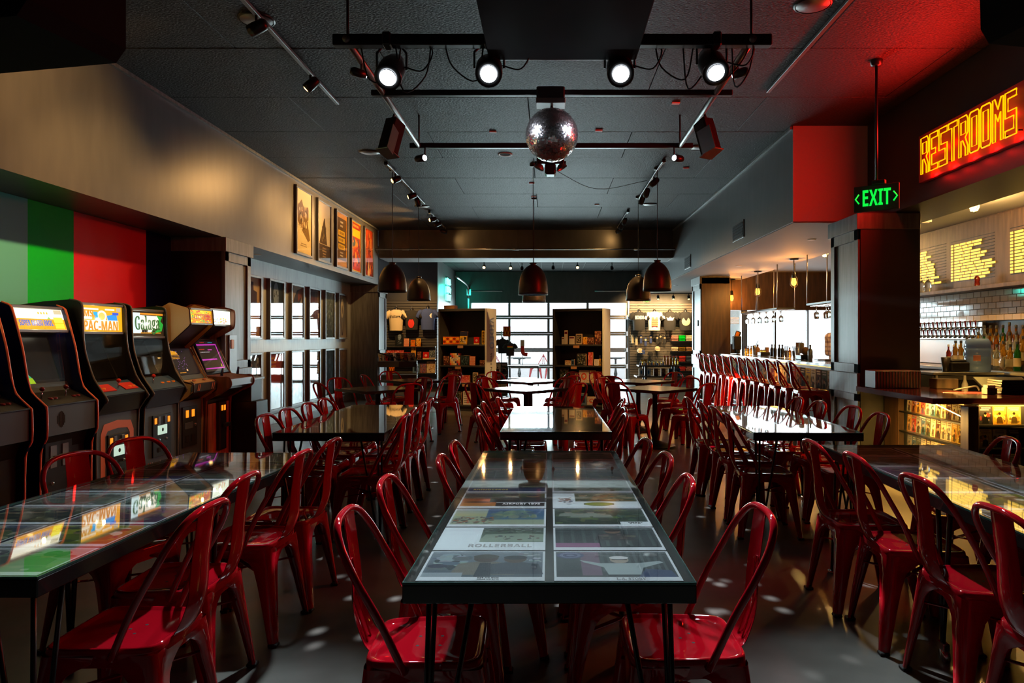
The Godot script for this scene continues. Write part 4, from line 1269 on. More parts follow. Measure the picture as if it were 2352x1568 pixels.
func garage_door() -> void:
	# glazed sectional door: rails and stiles of aluminium round clear panes, with its tracks
	var g := thing("garage_door", "glazed garage door of aluminium rails with bright daylight behind", "garage door", P(-0.03, 0, 22.08))
	var w := 4.86
	var h := 2.535
	for j in 5:
		var y0 := j * h / 5.0
		for s in [y0 + 0.032, y0 + h / 5.0 - 0.032]:
			obj("rail", BX(Vector3(0, s, 0), Vector3(w, 0.06, 0.045), 0.004), M.grey_metal, g)
		for i in 5:
			obj("stile", BX(Vector3(-w * 0.5 + i * w / 4.0, y0 + h / 10.0, 0), Vector3(0.075, h / 5.0 - 0.125, 0.045), 0.004), M.grey_metal, g)
		for i in 4:
			obj("pane", BX(Vector3(-w * 0.5 + (i + 0.5) * w / 4.0, y0 + h / 10.0, 0.0), Vector3(w / 4.0 - 0.075, h / 5.0 - 0.125, 0.006)), M.glass, g)
		for s in [-1, 1]:
			obj("roller_hinge", BX(Vector3(s * (w * 0.5 - 0.03), y0 + h / 5.0, 0.045), Vector3(0.05, 0.11, 0.05), 0.008), M.steel, g)
	for s in [-1, 1]:
		var tr := ST(true)
		box(tr, Vector3(s * (w * 0.5 + 0.05), 1.32, 0.06), Vector3(0.05, 2.64, 0.06), 0.004)
		obj("vertical_track", tr, M.steel, g)
		obj("horizontal_track", TB(curve([Vector3(s * (w * 0.5 + 0.05), 2.62, 0.08), Vector3(s * (w * 0.5 + 0.05), 2.86, 0.2), Vector3(s * (w * 0.5 + 0.05), 3.0, 0.55), Vector3(s * (w * 0.5 + 0.05), 3.04, 3.0)], 4), 0.03, 6), M.steel, g)
		obj("torsion_shaft", TB([Vector3(s * w * 0.5, 2.84, 0.12), Vector3(s * (w * 0.5 - 1.0), 2.84, 0.12)], 0.022, 8), M.steel, g)
		obj("track_end_plate", BX(Vector3(s * (w * 0.5 + 0.03), 2.80, 0.12), Vector3(0.14, 0.2, 0.05), 0.006), M.steel, g)

func bar_window() -> void:
	for k in 4:
		var x0: float = 4.13 + [0.0, 0.32, 1.08, 1.83][k]
		var x1: float = 4.13 + [0.30, 1.06, 1.81, 3.0][k]
		var w := struct("window_%d" % (k + 1), BX(P((x0 + x1) * 0.5, 1.465, 16.4), Vector3(x1 - x0, 1.13, 0.006)), M.glass, ["narrow louvred bar window beside the brown wall", "bar window behind the speaker box", "middle bar window", "bar window next to the pillar"][k])
		struct("window_frame", XB(x1, x1 + 0.03, 0.9, 2.03, 16.34, 16.46, 0.003), M.black_steel, "", w)
		if k == 0:
			for j in 6:
				struct("window_slat", XB(x0 + 0.02, x1 - 0.06, 1.86 - j * 0.028, 1.868 - j * 0.028, 16.36, 16.39), M.white, "", w)
	struct("window_sill", XB(4.13, 7.2, 0.86, 0.9, 16.2, 16.5, 0.004), M.black_steel, "dark sill below the bar windows")
	struct("wall_bar_corner", XB(7.16, 8.2, 0.9, 2.03, 16.3, 16.5), M.brown_wood)

# ---------------------------------------------------------------- lamps, truss, mirror ball, signs
const WARM := Color(1.0, 0.53, 0.17)
const AMBER := Color(1.0, 0.36, 0.06)

func par_can(label: String, at: Vector3, aim: Vector3, r: float, length: float, lens_mat: Material, bar_y: float) -> Node3D:
	var t := thing("stage_lamp", label, "stage lamp", Vector3(at.x, at.y, at.z), 0.0, "round stage lamps on the front truss bar")
	var dir := (aim - at).normalized()
	var xf := Transform3D(Basis.looking_at(dir, Vector3.UP) * Basis(Vector3.RIGHT, -PI / 2), Vector3.ZERO)   # local y points backwards... turned below
	xf.basis = Basis(Quaternion(Vector3.UP, -dir))
	obj("housing", LT([Vector2(r * 0.62, 0.012), Vector2(r, 0.0), Vector2(r * 1.02, 0.03), Vector2(r, length * 0.55), Vector2(r * 0.72, length * 0.9), Vector2(0.03, length), Vector2(0.0, length)], 20, xf), M.black_steel, t)
	obj("lens", LT([Vector2(r * 0.62, 0.0), Vector2(r * 0.45, -0.012), Vector2(0.0, -0.02)], 20, xf), lens_mat, t)
	var st := ST()
	var mid := xf * Vector3(0, length * 0.45, 0)
	for s in [-1, 1]:
		tube(st, [mid + Vector3(s * (r + 0.012), 0, 0), mid + Vector3(s * (r + 0.012), 0.12, 0), mid + Vector3(s * 0.02, bar_y - at.y - 0.03 - mid.y * 0.0, mid.z * 0.2)], 0.009, 6)
	obj("yoke", st, M.black_steel, t)
	obj("clamp", BX(Vector3(0, bar_y - at.y, 0), Vector3(0.06, 0.1, 0.10), 0.01), M.black_steel, t)
	st = ST()
	tube(st, curve([mid + Vector3(r, 0.02, 0), mid + Vector3(r + 0.14, -0.02, 0.05), mid + Vector3(r + 0.20, 0.14, 0.03), Vector3(0.1, bar_y - at.y, 0)], 5), 0.006, 6)
	obj("power_cable", st, M.rubber, t)
	return t

func track(called: String, label: String, x: float, d0: float, d1: float, heads: Array) -> void:   # a ceiling track with spot heads: [distance, aim x, aim y, aim d, lit energy]
	var t := thing(called, label, "track light", P(x, TOP, (d0 + d1) * 0.5), 0.0, "ceiling track lights")
	obj("rail", BX(Vector3(0, -0.022, 0), Vector3(0.036, 0.03, d1 - d0), 0.003), M.grey_metal, t)
	obj("feed_box", BX(Vector3(0, -0.03, (d1 - d0) * 0.5 - 0.06), Vector3(0.05, 0.05, 0.12), 0.006), M.black_steel, t)
	for h in heads:
		var z: float = (d0 + d1) * 0.5 - h[0]
		var piv := Vector3(0, -0.13, z)
		var world := t.position + piv
		var aim := P(h[1], h[2], h[3])
		var dir := (aim - world).normalized()
		var bs := Basis(Quaternion(Vector3.UP, -dir))
		var head := obj("spot_head", LT([Vector2(0.028, -0.05), Vector2(0.046, -0.055), Vector2(0.048, -0.01), Vector2(0.044, 0.07), Vector2(0.03, 0.09), Vector2(0.0, 0.092)], 16, Transform3D(bs, piv)), M.black_steel, t)
		obj("stem", TB([Vector3(0, -0.03, z), Vector3(0, -0.12, z)], 0.011, 8), M.black_steel, head)
		if h[4] > 0.0:
			obj("lamp_lens", LT([Vector2(0.036, -0.05), Vector2(0.02, -0.057), Vector2(0.0, -0.06)], 14, Transform3D(bs, piv)), M.lamp_warm, head)
			spot("track_spot", world + dir * 0.09, aim, WARM, h[4], h[5] if h.size() > 5 else 26.0, 0.8, 0.03)
		else:
			obj("lens", LT([Vector2(0.036, -0.05), Vector2(0.02, -0.052), Vector2(0.0, -0.053)], 14, Transform3D(bs, piv)), M.hole, head)

func pendant(label: String, x: float, d: float, r: float, bottom: float, tall: float) -> void:
	var t := thing("bell_pendant", label, "pendant lamp", P(x, bottom, d), 0.0, "dark bell pendants over the tables")
	var prof := []
	for k in 13:
		var a := float(k) / 12.0
		prof.append(Vector2(r * pow(1.0 - pow(a, 2.6), 0.52) if a < 0.98 else 0.035, a * tall))
	prof[0] = Vector2(r, 0)
	obj("shade", LT([Vector2(r * 0.965, 0.012), Vector2(r * 0.985, 0.0)] + prof + [Vector2(0.05, tall), Vector2(0.05, tall + 0.02), Vector2(0.0, tall + 0.02)], 32), M.bronze, t)
	var inner := []
	for k in 11:
		var a := float(k) / 10.0
		inner.append(Vector2(r * 0.96 * pow(1.0 - pow(a, 2.6), 0.52) if a < 0.98 else 0.0, a * tall * 0.97 + 0.004))
	inner.reverse()
	obj("shade_lining", LT(inner, 28), M.black_paint, t)
	obj("bulb", LT([Vector2(0.0, tall * 0.35), Vector2(0.04, tall * 0.42), Vector2(0.045, tall * 0.52), Vector2(0.02, tall * 0.66), Vector2(0.02, tall * 0.9)], 12), M.white, t)
	obj("cord", TB([Vector3(0, tall + 0.02, 0), Vector3(0, TOP - bottom - 0.03, 0)], 0.005, 6), M.rubber, t)
	obj("ceiling_canopy", LT([Vector2(0.0, TOP - bottom - 0.035), Vector2(0.045, TOP - bottom - 0.03), Vector2(0.05, TOP - bottom)], 14), M.black_steel, t)

func truss() -> void:
	var t := thing("lighting_truss", "rectangle of black pipes hung below the ceiling round the mirror ball", "truss", P(0, 3.5, 6.4))
	for s in [-1, 1]:
		obj("side_pipe", TB([Vector3(s * 1.43, 0, 1.42), Vector3(s * 1.43, 0, -1.42)], 0.026, 10), M.grey_metal, t)
	for b in [[1.37, 0.045, 0.08], [0.3, 0.03, 0.05], [-1.38, 0.035, 0.055]]:
		obj("cross_bar", BX(Vector3(0.02, 0, b[0]), Vector3(3.1, b[2], b[1] * 1.6), 0.006), M.black_steel, t)
	for x in [-1.43, 1.43]:
		for z in [1.37, -1.38]:
			obj("hanger_rod", TB([Vector3(x, 0.02, z), Vector3(x, TOP - 3.5, z)], 0.010, 6), M.black_steel, t)
	# looms of cable tied along the front bar
	var wv := RandomNumberGenerator.new()
	wv.seed = 21
	for k in 7:
		var x0: float = [-1.35, -1.1, -0.75, 0.75, 0.95, 1.15, 1.3][k]
		var w := wv.randf_range(0.12, 0.3)
		obj("loop_cable", TB(curve([Vector3(x0, 0, 1.34), Vector3(x0 + w * 0.2, -wv.randf_range(0.15, 0.35), 1.3), Vector3(x0 + w * 0.8, -wv.randf_range(0.12, 0.3), 1.3), Vector3(x0 + w, 0, 1.34)], 5), 0.006, 6), M.rubber, t)
	var places := [["leftmost white stage lamp on the front truss bar, left of the bright glare", -1.145, 3.236], ["brightest white stage lamp, left of the hanging black panel's lower edge", -0.43, 3.262], ["white stage lamp under the right corner of the hanging black panel", 0.505, 3.262], ["rightmost white stage lamp on the front truss bar", 1.18, 3.27]]
	for k in 4:
		var q: Array = places[k]
		var aim: Vector3 = [P(-1.35, 0.6, 2.2), P(-0.25, 0.7, 1.6), P(0.45, 0.7, 1.7), P(1.5, 0.5, 2.3)][k]
		var at := P(q[1], q[2], 5.02)
		par_can(q[0], at, aim, 0.095, 0.30, M.lamp_white, 3.5)
		spot("stage_spot", at + (aim - at).normalized() * 0.03, aim, Color(0.76, 0.93, 1.0), [STAGE * 1.2, STAGE, STAGE, STAGE * 1.0][k], 20.0, 0.7, 0.05)
	for s in [-1, 1]:
		var q := thing("pin_spot", "small bright pin spot at the %s end of the rear truss bar" % ["left", "right"][(s + 1) / 2], "stage lamp", P(s * 1.36, 3.36, 7.74), 0.0, "pin spots on the rear truss bar")
		var bs := Basis(Quaternion(Vector3.UP, Vector3(s * 0.75, 0.05, -0.65).normalized()))
		obj("housing", LT([Vector2(0.03, 0.0), Vector2(0.04, 0.0), Vector2(0.04, 0.12), Vector2(0.03, 0.14), Vector2(0.0, 0.14)], 14, Transform3D(bs, Vector3.ZERO)), M.black_steel, q)
		obj("lens", LT([Vector2(0.034, 0.002), Vector2(0.02, -0.012), Vector2(0.0, -0.016)], 14, Transform3D(bs, Vector3.ZERO)), M.lamp_small, q)
		obj("hanger", TB([Vector3(0, 0.02, 0), Vector3(0, 0.13, -0.02)], 0.008, 6), M.black_steel, q)
		# box lamp hung from the side pipe
		var b := thing("box_lamp", "long black box lamp hung at a slant from the %s truss pipe" % ["left", "right"][(s + 1) / 2], "stage lamp", P(s * 1.47, 3.27, 6.62), 0.0, "box lamps on the side pipes")
		var bb := Basis(Vector3.UP, s * 0.5) * Basis(Vector3.RIGHT, -0.35)
		obj("housing", BX(Vector3(0, 0, 0), Vector3(0.13, 0.34, 0.16), 0.012, bb), M.black_steel, b)
		obj("barn_door", BX(bb * Vector3(-s * 0.085, -0.08, 0.06), Vector3(0.006, 0.24, 0.14), 0.0, bb * Basis(Vector3.UP, 0.3)), M.grey_metal, b)
		obj("front_rim", BX(bb * Vector3(0, -0.175, 0.0), Vector3(0.15, 0.012, 0.18), 0.003, bb), M.grey_metal, b)
		obj("hanger", TB([Vector3(0, 0.15, 0), Vector3(-s * 0.04, 0.25, 0)], 0.012, 6), M.black_steel, b)
	# mirror ball under its motor
	var c := P(0.02, 3.14, 6.1)
	var ball := thing("mirror_ball", "mirror ball of small square facets hung from the middle truss bar", "mirror ball", c)
	var R := 0.226
	obj("core", LT(arc_profile(R - 0.004, 20), 40), M.mirror_grout, ball)
	var st := ST(true)
	var tilt := RandomNumberGenerator.new()
	tilt.seed = 31
	var bands := 54
	for j in bands:
		var th := PI * (j + 0.5) / bands
		var n := maxi(4, int(TAU * R * sin(th) / 0.0132))
		for i in n:
			var ph := TAU * (i + 0.5 * (j % 2)) / n
			var nn := Vector3(sin(th) * cos(ph), cos(th), sin(th) * sin(ph))
			var a := nn.cross(Vector3.UP).normalized()
			var b2 := a.cross(nn).normalized()
			var p := nn * R
			var ta := tilt.randf_range(-0.0007, 0.0007)
			var tb := tilt.randf_range(-0.0007, 0.0007)
			var q := []
			for k in [[-1, -1], [1, -1], [1, 1], [-1, 1]]:
				q.append(p + a * (k[0] * 0.0061) + b2 * (k[1] * 0.0061) + nn * (ta * k[0] + tb * k[1]))
			tri_out(st, q[0], q[1], q[2], Vector3.ZERO)
			tri_out(st, q[0], q[2], q[3], Vector3.ZERO)
	var facets := obj("mirror_facets", st, M.mirror, ball)
	facets.set_meta("kind", "stuff")
	obj("motor_housing", BX(Vector3(-0.01, 0.345, 0), Vector3(0.24, 0.10, 0.16), 0.01), M.black_steel, ball)
	obj("motor_plate", BX(Vector3(-0.01, 0.272, 0), Vector3(0.25, 0.045, 0.17), 0.004), M.grey_metal, ball)
	obj("swivel_rod", TB([Vector3(0, R - 0.01, 0), Vector3(0, 0.26, 0)], 0.012, 8), M.black_steel, ball)
	# moving-head effect lamp behind the ball
	var e := thing("effect_lamp", "black effect lamp with two arms, half hidden under the mirror ball", "stage lamp", P(0.01, 3.30, 7.72))
	obj("base_box", BX(Vector3(0, 0.04, 0), Vector3(0.30, 0.14, 0.18), 0.012), M.black_steel, e)
	obj("head", BX(Vector3(0, -0.08, 0), Vector3(0.12, 0.12, 0.16), 0.02), M.black_steel, e)
	for s in [-1, 1]:
		obj("reflector", LT([Vector2(0.03, 0.0), Vector2(0.055, -0.03), Vector2(0.06, -0.05)], 14, Transform3D(Basis(Vector3.BACK, s * 0.5), Vector3(s * 0.105, -0.03, 0.05))), M.grey_metal, e)
		obj("knob", LT([Vector2(0.0, 0.0), Vector2(0.02, 0.0), Vector2(0.02, 0.02), Vector2(0.0, 0.02)], 10, Transform3D(Basis(Vector3.BACK, -s * PI / 2), Vector3(s * 0.15, 0.0, 0))), M.black_steel, e)
	letters("CHAUVET", 0.03, M.grey_metal, e, Vector3(0, 0.06, 0.0912), Basis.IDENTITY, "Droid Sans", 0.001, "maker_print")
	obj("hanger", TB([Vector3(0, 0.11, 0), Vector3(0, 0.19, 0.05)], 0.012, 6), M.black_steel, e)
	# reflections of the stage lamps thrown about by the ball's facets
	var dots := RandomNumberGenerator.new()
	dots.seed = 14
	for k in DOTS:
		var aim := P(dots.randf_range(-1.6, 1.85), 0.0, dots.randf_range(1.9, 7.8))
		if k % 3 == 0:
			aim = P([-0.95, 0.9, 1.0, -0.85][k % 4] + dots.randf_range(-0.45, 0.45), 0.0, dots.randf_range(1.9, 4.6))
		var dir := (aim - c).normalized()
		spot("facet_glint", c + dir * (R + 0.02), aim, Color(0.85, 0.92, 1.0), dots.randf_range(14.0, 50.0), 0.55, 1.0, 0.02)

func arc_profile(r: float, n: int) -> Array:
	var out := []
	for k in n + 1:
		var a := -PI / 2 + PI * k / n
		out.append(Vector2(maxf(0.0, r * cos(a)), r * sin(a)))
	return out

func exit_sign(label: String, at: Vector3, turn: float, w: float, rod_top: float, arrows: bool) -> void:
	var t := thing("exit_sign", label, "exit sign", at, turn)
	var h := w * 0.62
	obj("sign_plate", BX(Vector3(0, 0, 0), Vector3(w, h, 0.03), 0.004), M.black_paint, t)
	letters("EXIT", h * 0.62, M.exit_green, t, Vector3(0, 0, 0.017), Basis.IDENTITY, "Droid Sans", 0.003, "sign_letters", w * 0.62)
	for s in [-1, 1]:
		obj("sign_arrow", TB([Vector3(s * w * 0.38, h * 0.18, 0.018), Vector3(s * w * 0.46, 0, 0.018), Vector3(s * w * 0.38, -h * 0.18, 0.018)], 0.018 * w, 6), M.exit_green, t)
	if rod_top > 0.0:
		obj("ceiling_rod", TB([Vector3(0, h * 0.5, 0), Vector3(0, rod_top - at.y - 0.03, 0)], 0.012, 8), M.black_steel, t)
		obj("rod_canopy", LT([Vector2(0.0, rod_top - at.y - 0.05), Vector2(0.045, rod_top - at.y - 0.045), Vector2(0.055, rod_top - at.y)], 14), M.black_steel, t)
		obj("mount_block", BX(Vector3(0.02, h * 0.5 + 0.02, 0), Vector3(w * 0.3, 0.04, 0.05), 0.006), M.black_steel, t)

const NEON := {
	"E": [[0, 0, 4, 0, 4, 1, 1, 1, 1, 3, 3, 3, 3, 4, 1, 4, 1, 6, 4, 6, 4, 7, 0, 7]],
	"S": [[0, 0, 4, 0, 4, 4, 1, 4, 1, 6, 4, 6, 4, 7, 0, 7, 0, 3, 3, 3, 3, 1, 0, 1]],
	"T": [[1.5, 0, 2.5, 0, 2.5, 6, 4, 6, 4, 7, 0, 7, 0, 6, 1.5, 6]],
	"R": [[0, 0, 1, 0, 1, 2.8, 1.7, 2.8, 2.9, 1.4, 2.9, 0, 4, 0, 4, 1.6, 2.9, 3.2, 4, 4, 4, 6.3, 3.4, 7, 0, 7], [1, 3.9, 3, 3.9, 3, 6, 1, 6]],
	"O": [[0, 0.4, 0.5, 0, 3.5, 0, 4, 0.4, 4, 6.6, 3.5, 7, 0.5, 7, 0, 6.6], [1, 1, 3, 1, 3, 6, 1, 6]],
	"M": [[0, 0, 1, 0, 1, 4.6, 2, 3.2, 3, 4.6, 3, 0, 4, 0, 4, 7, 3.2, 7, 2, 5.2, 0.8, 7, 0, 7]],
}

func neon_restrooms() -> void:
	# on the beam wall, facing the room; local x runs towards the camera, local z out of the wall
	var t := thing("neon_sign", "red and yellow neon outline sign reading RESTROOMS on the dark beam wall", "neon sign", P(3.67, 2.965, 6.89), -PI / 2)
	obj("backing_panel", BX(Vector3(0.83, 0.17, 0.035), Vector3(1.76, 0.46, 0.05), 0.006), M.neon_tinted_panel, t)
	var word := "RESTROOMS"
	for k in word.length():
		var st := ST()
		for loop in NEON[word[k]]:
			var pts := []
			for i in range(0, loop.size(), 2):
				pts.append(Vector3(0.06 + k * 0.158 + loop[i] * 0.0335, loop[i + 1] * 0.049, 0.095))
			tube(st, pts, 0.0062, 6, true)
		obj("neon_tube", st, M.neon_red, t)
	for k in 10:
		obj("tube_support", TB([Vector3(0.05 + k * 0.158, 0.02, 0.06), Vector3(0.05 + k * 0.158, 0.02, 0.09)], 0.006, 6), M.black_steel, t)
	for k in 9:
		omni("neon_glow", P(3.575, 3.14, 6.78 - k * 0.158), Color(1, 0.012, 0.01), 0.006, 0.02)
	for k in 5:
		omni("neon_underglow", P(3.585, 2.92, 6.65 - k * 0.3), Color(1, 0.012, 0.01), 0.035, 0.03)
	area("neon_wash", P(3.55, 3.17, 6.25), Vector3.LEFT, 1.45, 0.36, Color(1, 0.012, 0.01), NEON_WASH)

const STAGE := 14.0
const DOTS := 100
const NEON_WASH := 17.0

func speaker_box(label: String, s: int, at: Vector3, pts: Array) -> void:
	var t := thing("ceiling_speaker", label, "loudspeaker", at, 0.0)
	obj("cabinet", PR(pts, -0.28, 0.28, Transform3D(Basis(Vector3.UP, s * 0.2), Vector3.ZERO)), M.panel_black, t)
	obj("grille", BX(Vector3(-s * 0.12, 0.0, 0.285), Vector3(0.5, 0.4, 0.012), 0.004, Basis(Vector3.UP, s * 0.2)), M.black_steel, t)
	obj("hanging_strap", BX(Vector3(0, 0.72, 0), Vector3(0.05, 0.5, 0.02)), M.black_steel, t)

func lights() -> void:
	truss()
	# black box hung between camera and truss
	var hp := thing("ceiling_baffle", "big flat black panel hung below the ceiling above the stage lamps", "panel", P(0.095, 3.4, 4.3))
	obj("panel_body", BX(Vector3(0, 0.06, 0), Vector3(1.06, 0.12, 1.64), 0.006), M.panel_black, hp)
	obj("edge_trim", BX(Vector3(0, 0.006, -0.818), Vector3(1.06, 0.012, 0.012), 0.002), M.grey_metal, hp)
	for s in [-1, 1]:
		obj("hanger_rod", TB([Vector3(s * 0.4, 0.12, 0), Vector3(s * 0.4, TOP - 3.4, 0)], 0.01, 6), M.black_steel, hp)
	# two added pins, no known fixture, that light the ball from the camera side
	for s in [-1, 1]:
		var at := P(s * 1.40, 3.40, 5.42)
		var aim := P(0.02, 3.12, 6.1)
		var ps := thing("pin_spot", "added black pin spot on the %s truss pipe aimed at the mirror ball" % ["left", "right"][(s + 1) / 2], "stage lamp", at, 0.0, "added pin spots beside the mirror ball")
		var pb := Basis(Quaternion(Vector3.UP, -(aim - at).normalized()))
		obj("housing", LT([Vector2(0.026, 0.0), Vector2(0.034, 0.0), Vector2(0.034, 0.10), Vector2(0.02, 0.12), Vector2(0.0, 0.12)], 14, Transform3D(pb, Vector3.ZERO)), M.black_steel, ps)
		obj("lens", LT([Vector2(0.028, 0.002), Vector2(0.016, -0.006), Vector2(0.0, -0.008)], 14, Transform3D(pb, Vector3.ZERO)), M.lamp_small, ps)
		obj("hanger", TB([Vector3(s * 0.03, 0.02, 0.03), Vector3(s * 0.03, 0.09, 0.03)], 0.007, 6), M.black_steel, ps)
		spot("added_ball_spot", at + (aim - at).normalized() * 0.02, aim, Color(0.82, 0.86, 1.0), 32.0, 7.4, 0.3, 0.05)
	# tracks
	track("ceiling_track", "near left ceiling track with one head, over the arcade tables", -2.19, 4.0, 7.33, [[4.4, -3.88, 3.0, 4.8, TRACK * 0.45, 36.0], [6.5, -4.4, 1.7, 6.3, TRACK * 0.55, 38.0], [5.3, -3.88, 3.1, 5.7, TRACK * 0.45, 34.0]])
	track("ceiling_track", "middle left ceiling track with two spot heads and an added third above the bell pendants", -2.26, 9.8, 12.8, [[10.4, -3.88, 2.8, 9.4, TRACK * 0.6, 40.0], [11.6, -3.88, 3.1, 11.2, TRACK * 0.9, 44.0], [12.2, -1.6, 0.9, 13.5, TRACK * 0.9, 20.0]])  # third head is added to light the left game shelf
	track("ceiling_track", "far left ceiling track with three lit spot heads near the cross beam", -2.3, 13.6, 15.7, [[13.9, -3.88, 3.2, 13.1, TRACK * 0.9, 44.0], [14.5, -3.88, 3.2, 14.7, TRACK * 0.9, 44.0], [15.5, -1.2, 3.45, 16.3, TRACK * 0.04, 50.0]])
	track("ceiling_track", "near right ceiling track without visible heads", 2.15, 3.2, 6.98, [])
	track("ceiling_track", "middle right ceiling track with added spot heads above the bell pendants", 1.56, 9.66, 12.4, [[10.6, -1.25, 1.2, 13.5, TRACK * 2.0, 13.0], [11.4, 1.0, 1.1, 13.4, TRACK * 1.2, 13.0], [12.0, 0.5, 0.9, 13.5, TRACK * 0.6, 20.0]])  # these heads are added to light the game shelves and their sides
	track("ceiling_track", "far right ceiling track with a lit head near the cross beam", 1.5, 13.5, 15.6, [[14.2, 0.6, 0.5, 17.0, 0.0], [14.8, 0.6, 1.0, 17.0, 0.0], [15.4, 0.9, 3.45, 16.4, TRACK * 0.04, 50.0]])
	# bell pendants
	pendant("large bell pendant left of the others, under the left track", -2.28, 10.3, 0.205, 2.06, 0.41)
	pendant("smaller-looking bell pendant just right of the leftmost one", -2.34, 12.7, 0.205, 2.06, 0.41)
	pendant("bell pendant in the middle, hung on two cords before the garage door", -0.23, 10.0, 0.208, 2.0, 0.43)
	pendant("bell pendant mostly hidden behind the middle one", -0.27, 12.4, 0.205, 2.02, 0.42)
	pendant("bell pendant at the right, in front of its twin", 1.55, 10.2, 0.205, 2.07, 0.42)
	pendant("bell pendant half hidden behind the right one", 1.54, 12.3, 0.215, 2.04, 0.43)
	# ceiling loudspeakers, ring, tags
	for s in [["left of the rear truss bar", -2.37, 9.35], ["right of the rear truss bar", 1.92, 9.1], ["by the second left track", -2.37, 13.2], ["by the second right track", 1.84, 13.0], ["dim, above the near left track", -2.25, 5.45], ["dim and reddish, above the near right track", 1.93, 5.2]]:
		var o := thing("ceiling_disc_speaker", "flat round grille speaker in the ceiling %s" % s[0], "ceiling speaker", P(s[1], TOP, s[2]), 0.0, "round ceiling speakers")
		obj("grille", LT([Vector2(0.0, -0.012), Vector2(0.118, -0.01), Vector2(0.125, -0.002)], 24), M.grey_metal, o)
		obj("rim", LT([Vector2(0.125, -0.012), Vector2(0.135, -0.008), Vector2(0.138, 0.0)], 24), M.black_steel, o)
	var ring := thing("recessed_light", "unlit recessed ceiling light with a pale ring above the rear truss bar", "recessed light", P(-0.59, TOP, 9.45))
	obj("ring", LT([Vector2(0.07, -0.004), Vector2(0.095, -0.012), Vector2(0.10, 0.0)], 22), M.white, ring)
	obj("reflector_cup", LT([Vector2(0.0, -0.002), Vector2(0.072, -0.003)], 20), M.hole, ring)
	for s in [["left of the mirror ball", -0.67, 8.4], ["right of the mirror ball", 0.58, 8.35], ["near the right pipe", 1.31, 7.37], ["under the effect lamp, higher", -0.28, 11.2], ["under the effect lamp, lower", -0.27, 12.25], ["between middle and right pendants", 0.87, 13.0], ["right of the right pendants", 1.96, 10.2], ["left of the hanging panel", -0.37, 5.75]]:
		tag(obj("ceiling_tag", BX(P(s[1], TOP - 0.008, s[2]), Vector3(0.085, 0.016, 0.05), 0.003), M.white), "small white tag on a ceiling joint %s" % s[0], "tag", "white ceiling tags")
	var hang := obj("hanging_wire", TB(curve([P(0.05, TOP - 0.02, 10.2), P(0.7, TOP - 0.22, 10.6), P(1.5, TOP - 0.03, 10.9)], 6), 0.004, 5), M.rubber)
	tag(hang, "thin black wire sagging across the ceiling to the right track", "wire")
	# the two big loudspeakers near the camera
	speaker_box("big black loudspeaker at the upper left, nearest the camera", -1, P(-2.82, 3.11, 3.55), [Vector2(-0.75, -0.27), Vector2(0.50, -0.27), Vector2(0.56, -0.20), Vector2(0.56, 0.45), Vector2(-0.75, 0.45)])
	speaker_box("black loudspeaker at the upper right, above the neon sign", 1, P(2.83, 3.19, 3.5), [Vector2(-0.56, -0.20), Vector2(-0.51, -0.27), Vector2(0.7, -0.27), Vector2(0.7, 0.45), Vector2(-0.58, 0.45)])
	# sprinkler pipe before the cross beam
	var sp := thing("sprinkler_pipe", "thin pale sprinkler pipe running across in front of the cross beam", "pipe", P(0, 3.36, 15.75))
	obj("pipe", TB([Vector3(-3.86, 0, 0), Vector3(2.79, 0, 0)], 0.014, 8), M.steel, sp)
	for x in [-3.2, -0.75, 1.95]:
		obj("coupling", TB([Vector3(x - 0.07, 0, 0), Vector3(x + 0.07, 0, 0)], 0.022, 8), M.steel, sp)
	for x in [-3.1, -0.7, 2.0]:
		obj("pipe_hanger", TB([Vector3(x, 0, 0), Vector3(x, TOP - 3.36, 0)], 0.006, 6), M.black_steel, sp)
	exit_sign("green EXIT sign on a rod below the red lit ceiling", P(2.88, 2.63, 6.25), deg_to_rad(-36), 0.37, TOP, true)
	exit_sign("small distant green EXIT sign above the shop shirts", P(2.92, 2.50, 21.3), 0.0, 0.235, 2.735, true)
	omni("exit_glow", P(2.80, 2.63, 6.15), Color(0.0, 1.0, 0.1), 0.003, 0.02)
	neon_restrooms()

const TRACK := 9.0

# ---------------------------------------------------------------- framed posters
func framed(label: String, group: String, at: Vector3, turn: float, w: float, h: float, deep: float, print_no: int, bar: float, frame_mat: Material) -> void:
	var t := thing("framed_poster", label, "poster", at, turn, group)
	var st := ST(true)
	for s in [-1, 1]:
		box(st, Vector3(0, s * (h - bar) * 0.5, deep * 0.5), Vector3(w, bar, deep), 0.003)
		box(st, Vector3(s * (w - bar) * 0.5, 0, deep * 0.5), Vector3(bar, h - bar * 2, deep), 0.003)
	obj("frame", st, frame_mat, t)
	obj("poster_print", print_panel(w - bar * 2, h - bar * 2, 0.006, cell(print_no)), M.prints, t, Vector3(0, 0, deep * 0.45))
	obj("glass_pane", BX(Vector3(0, 0, deep * 0.82), Vector3(w - bar * 2, h - bar * 2, 0.003)), M.glass, t)

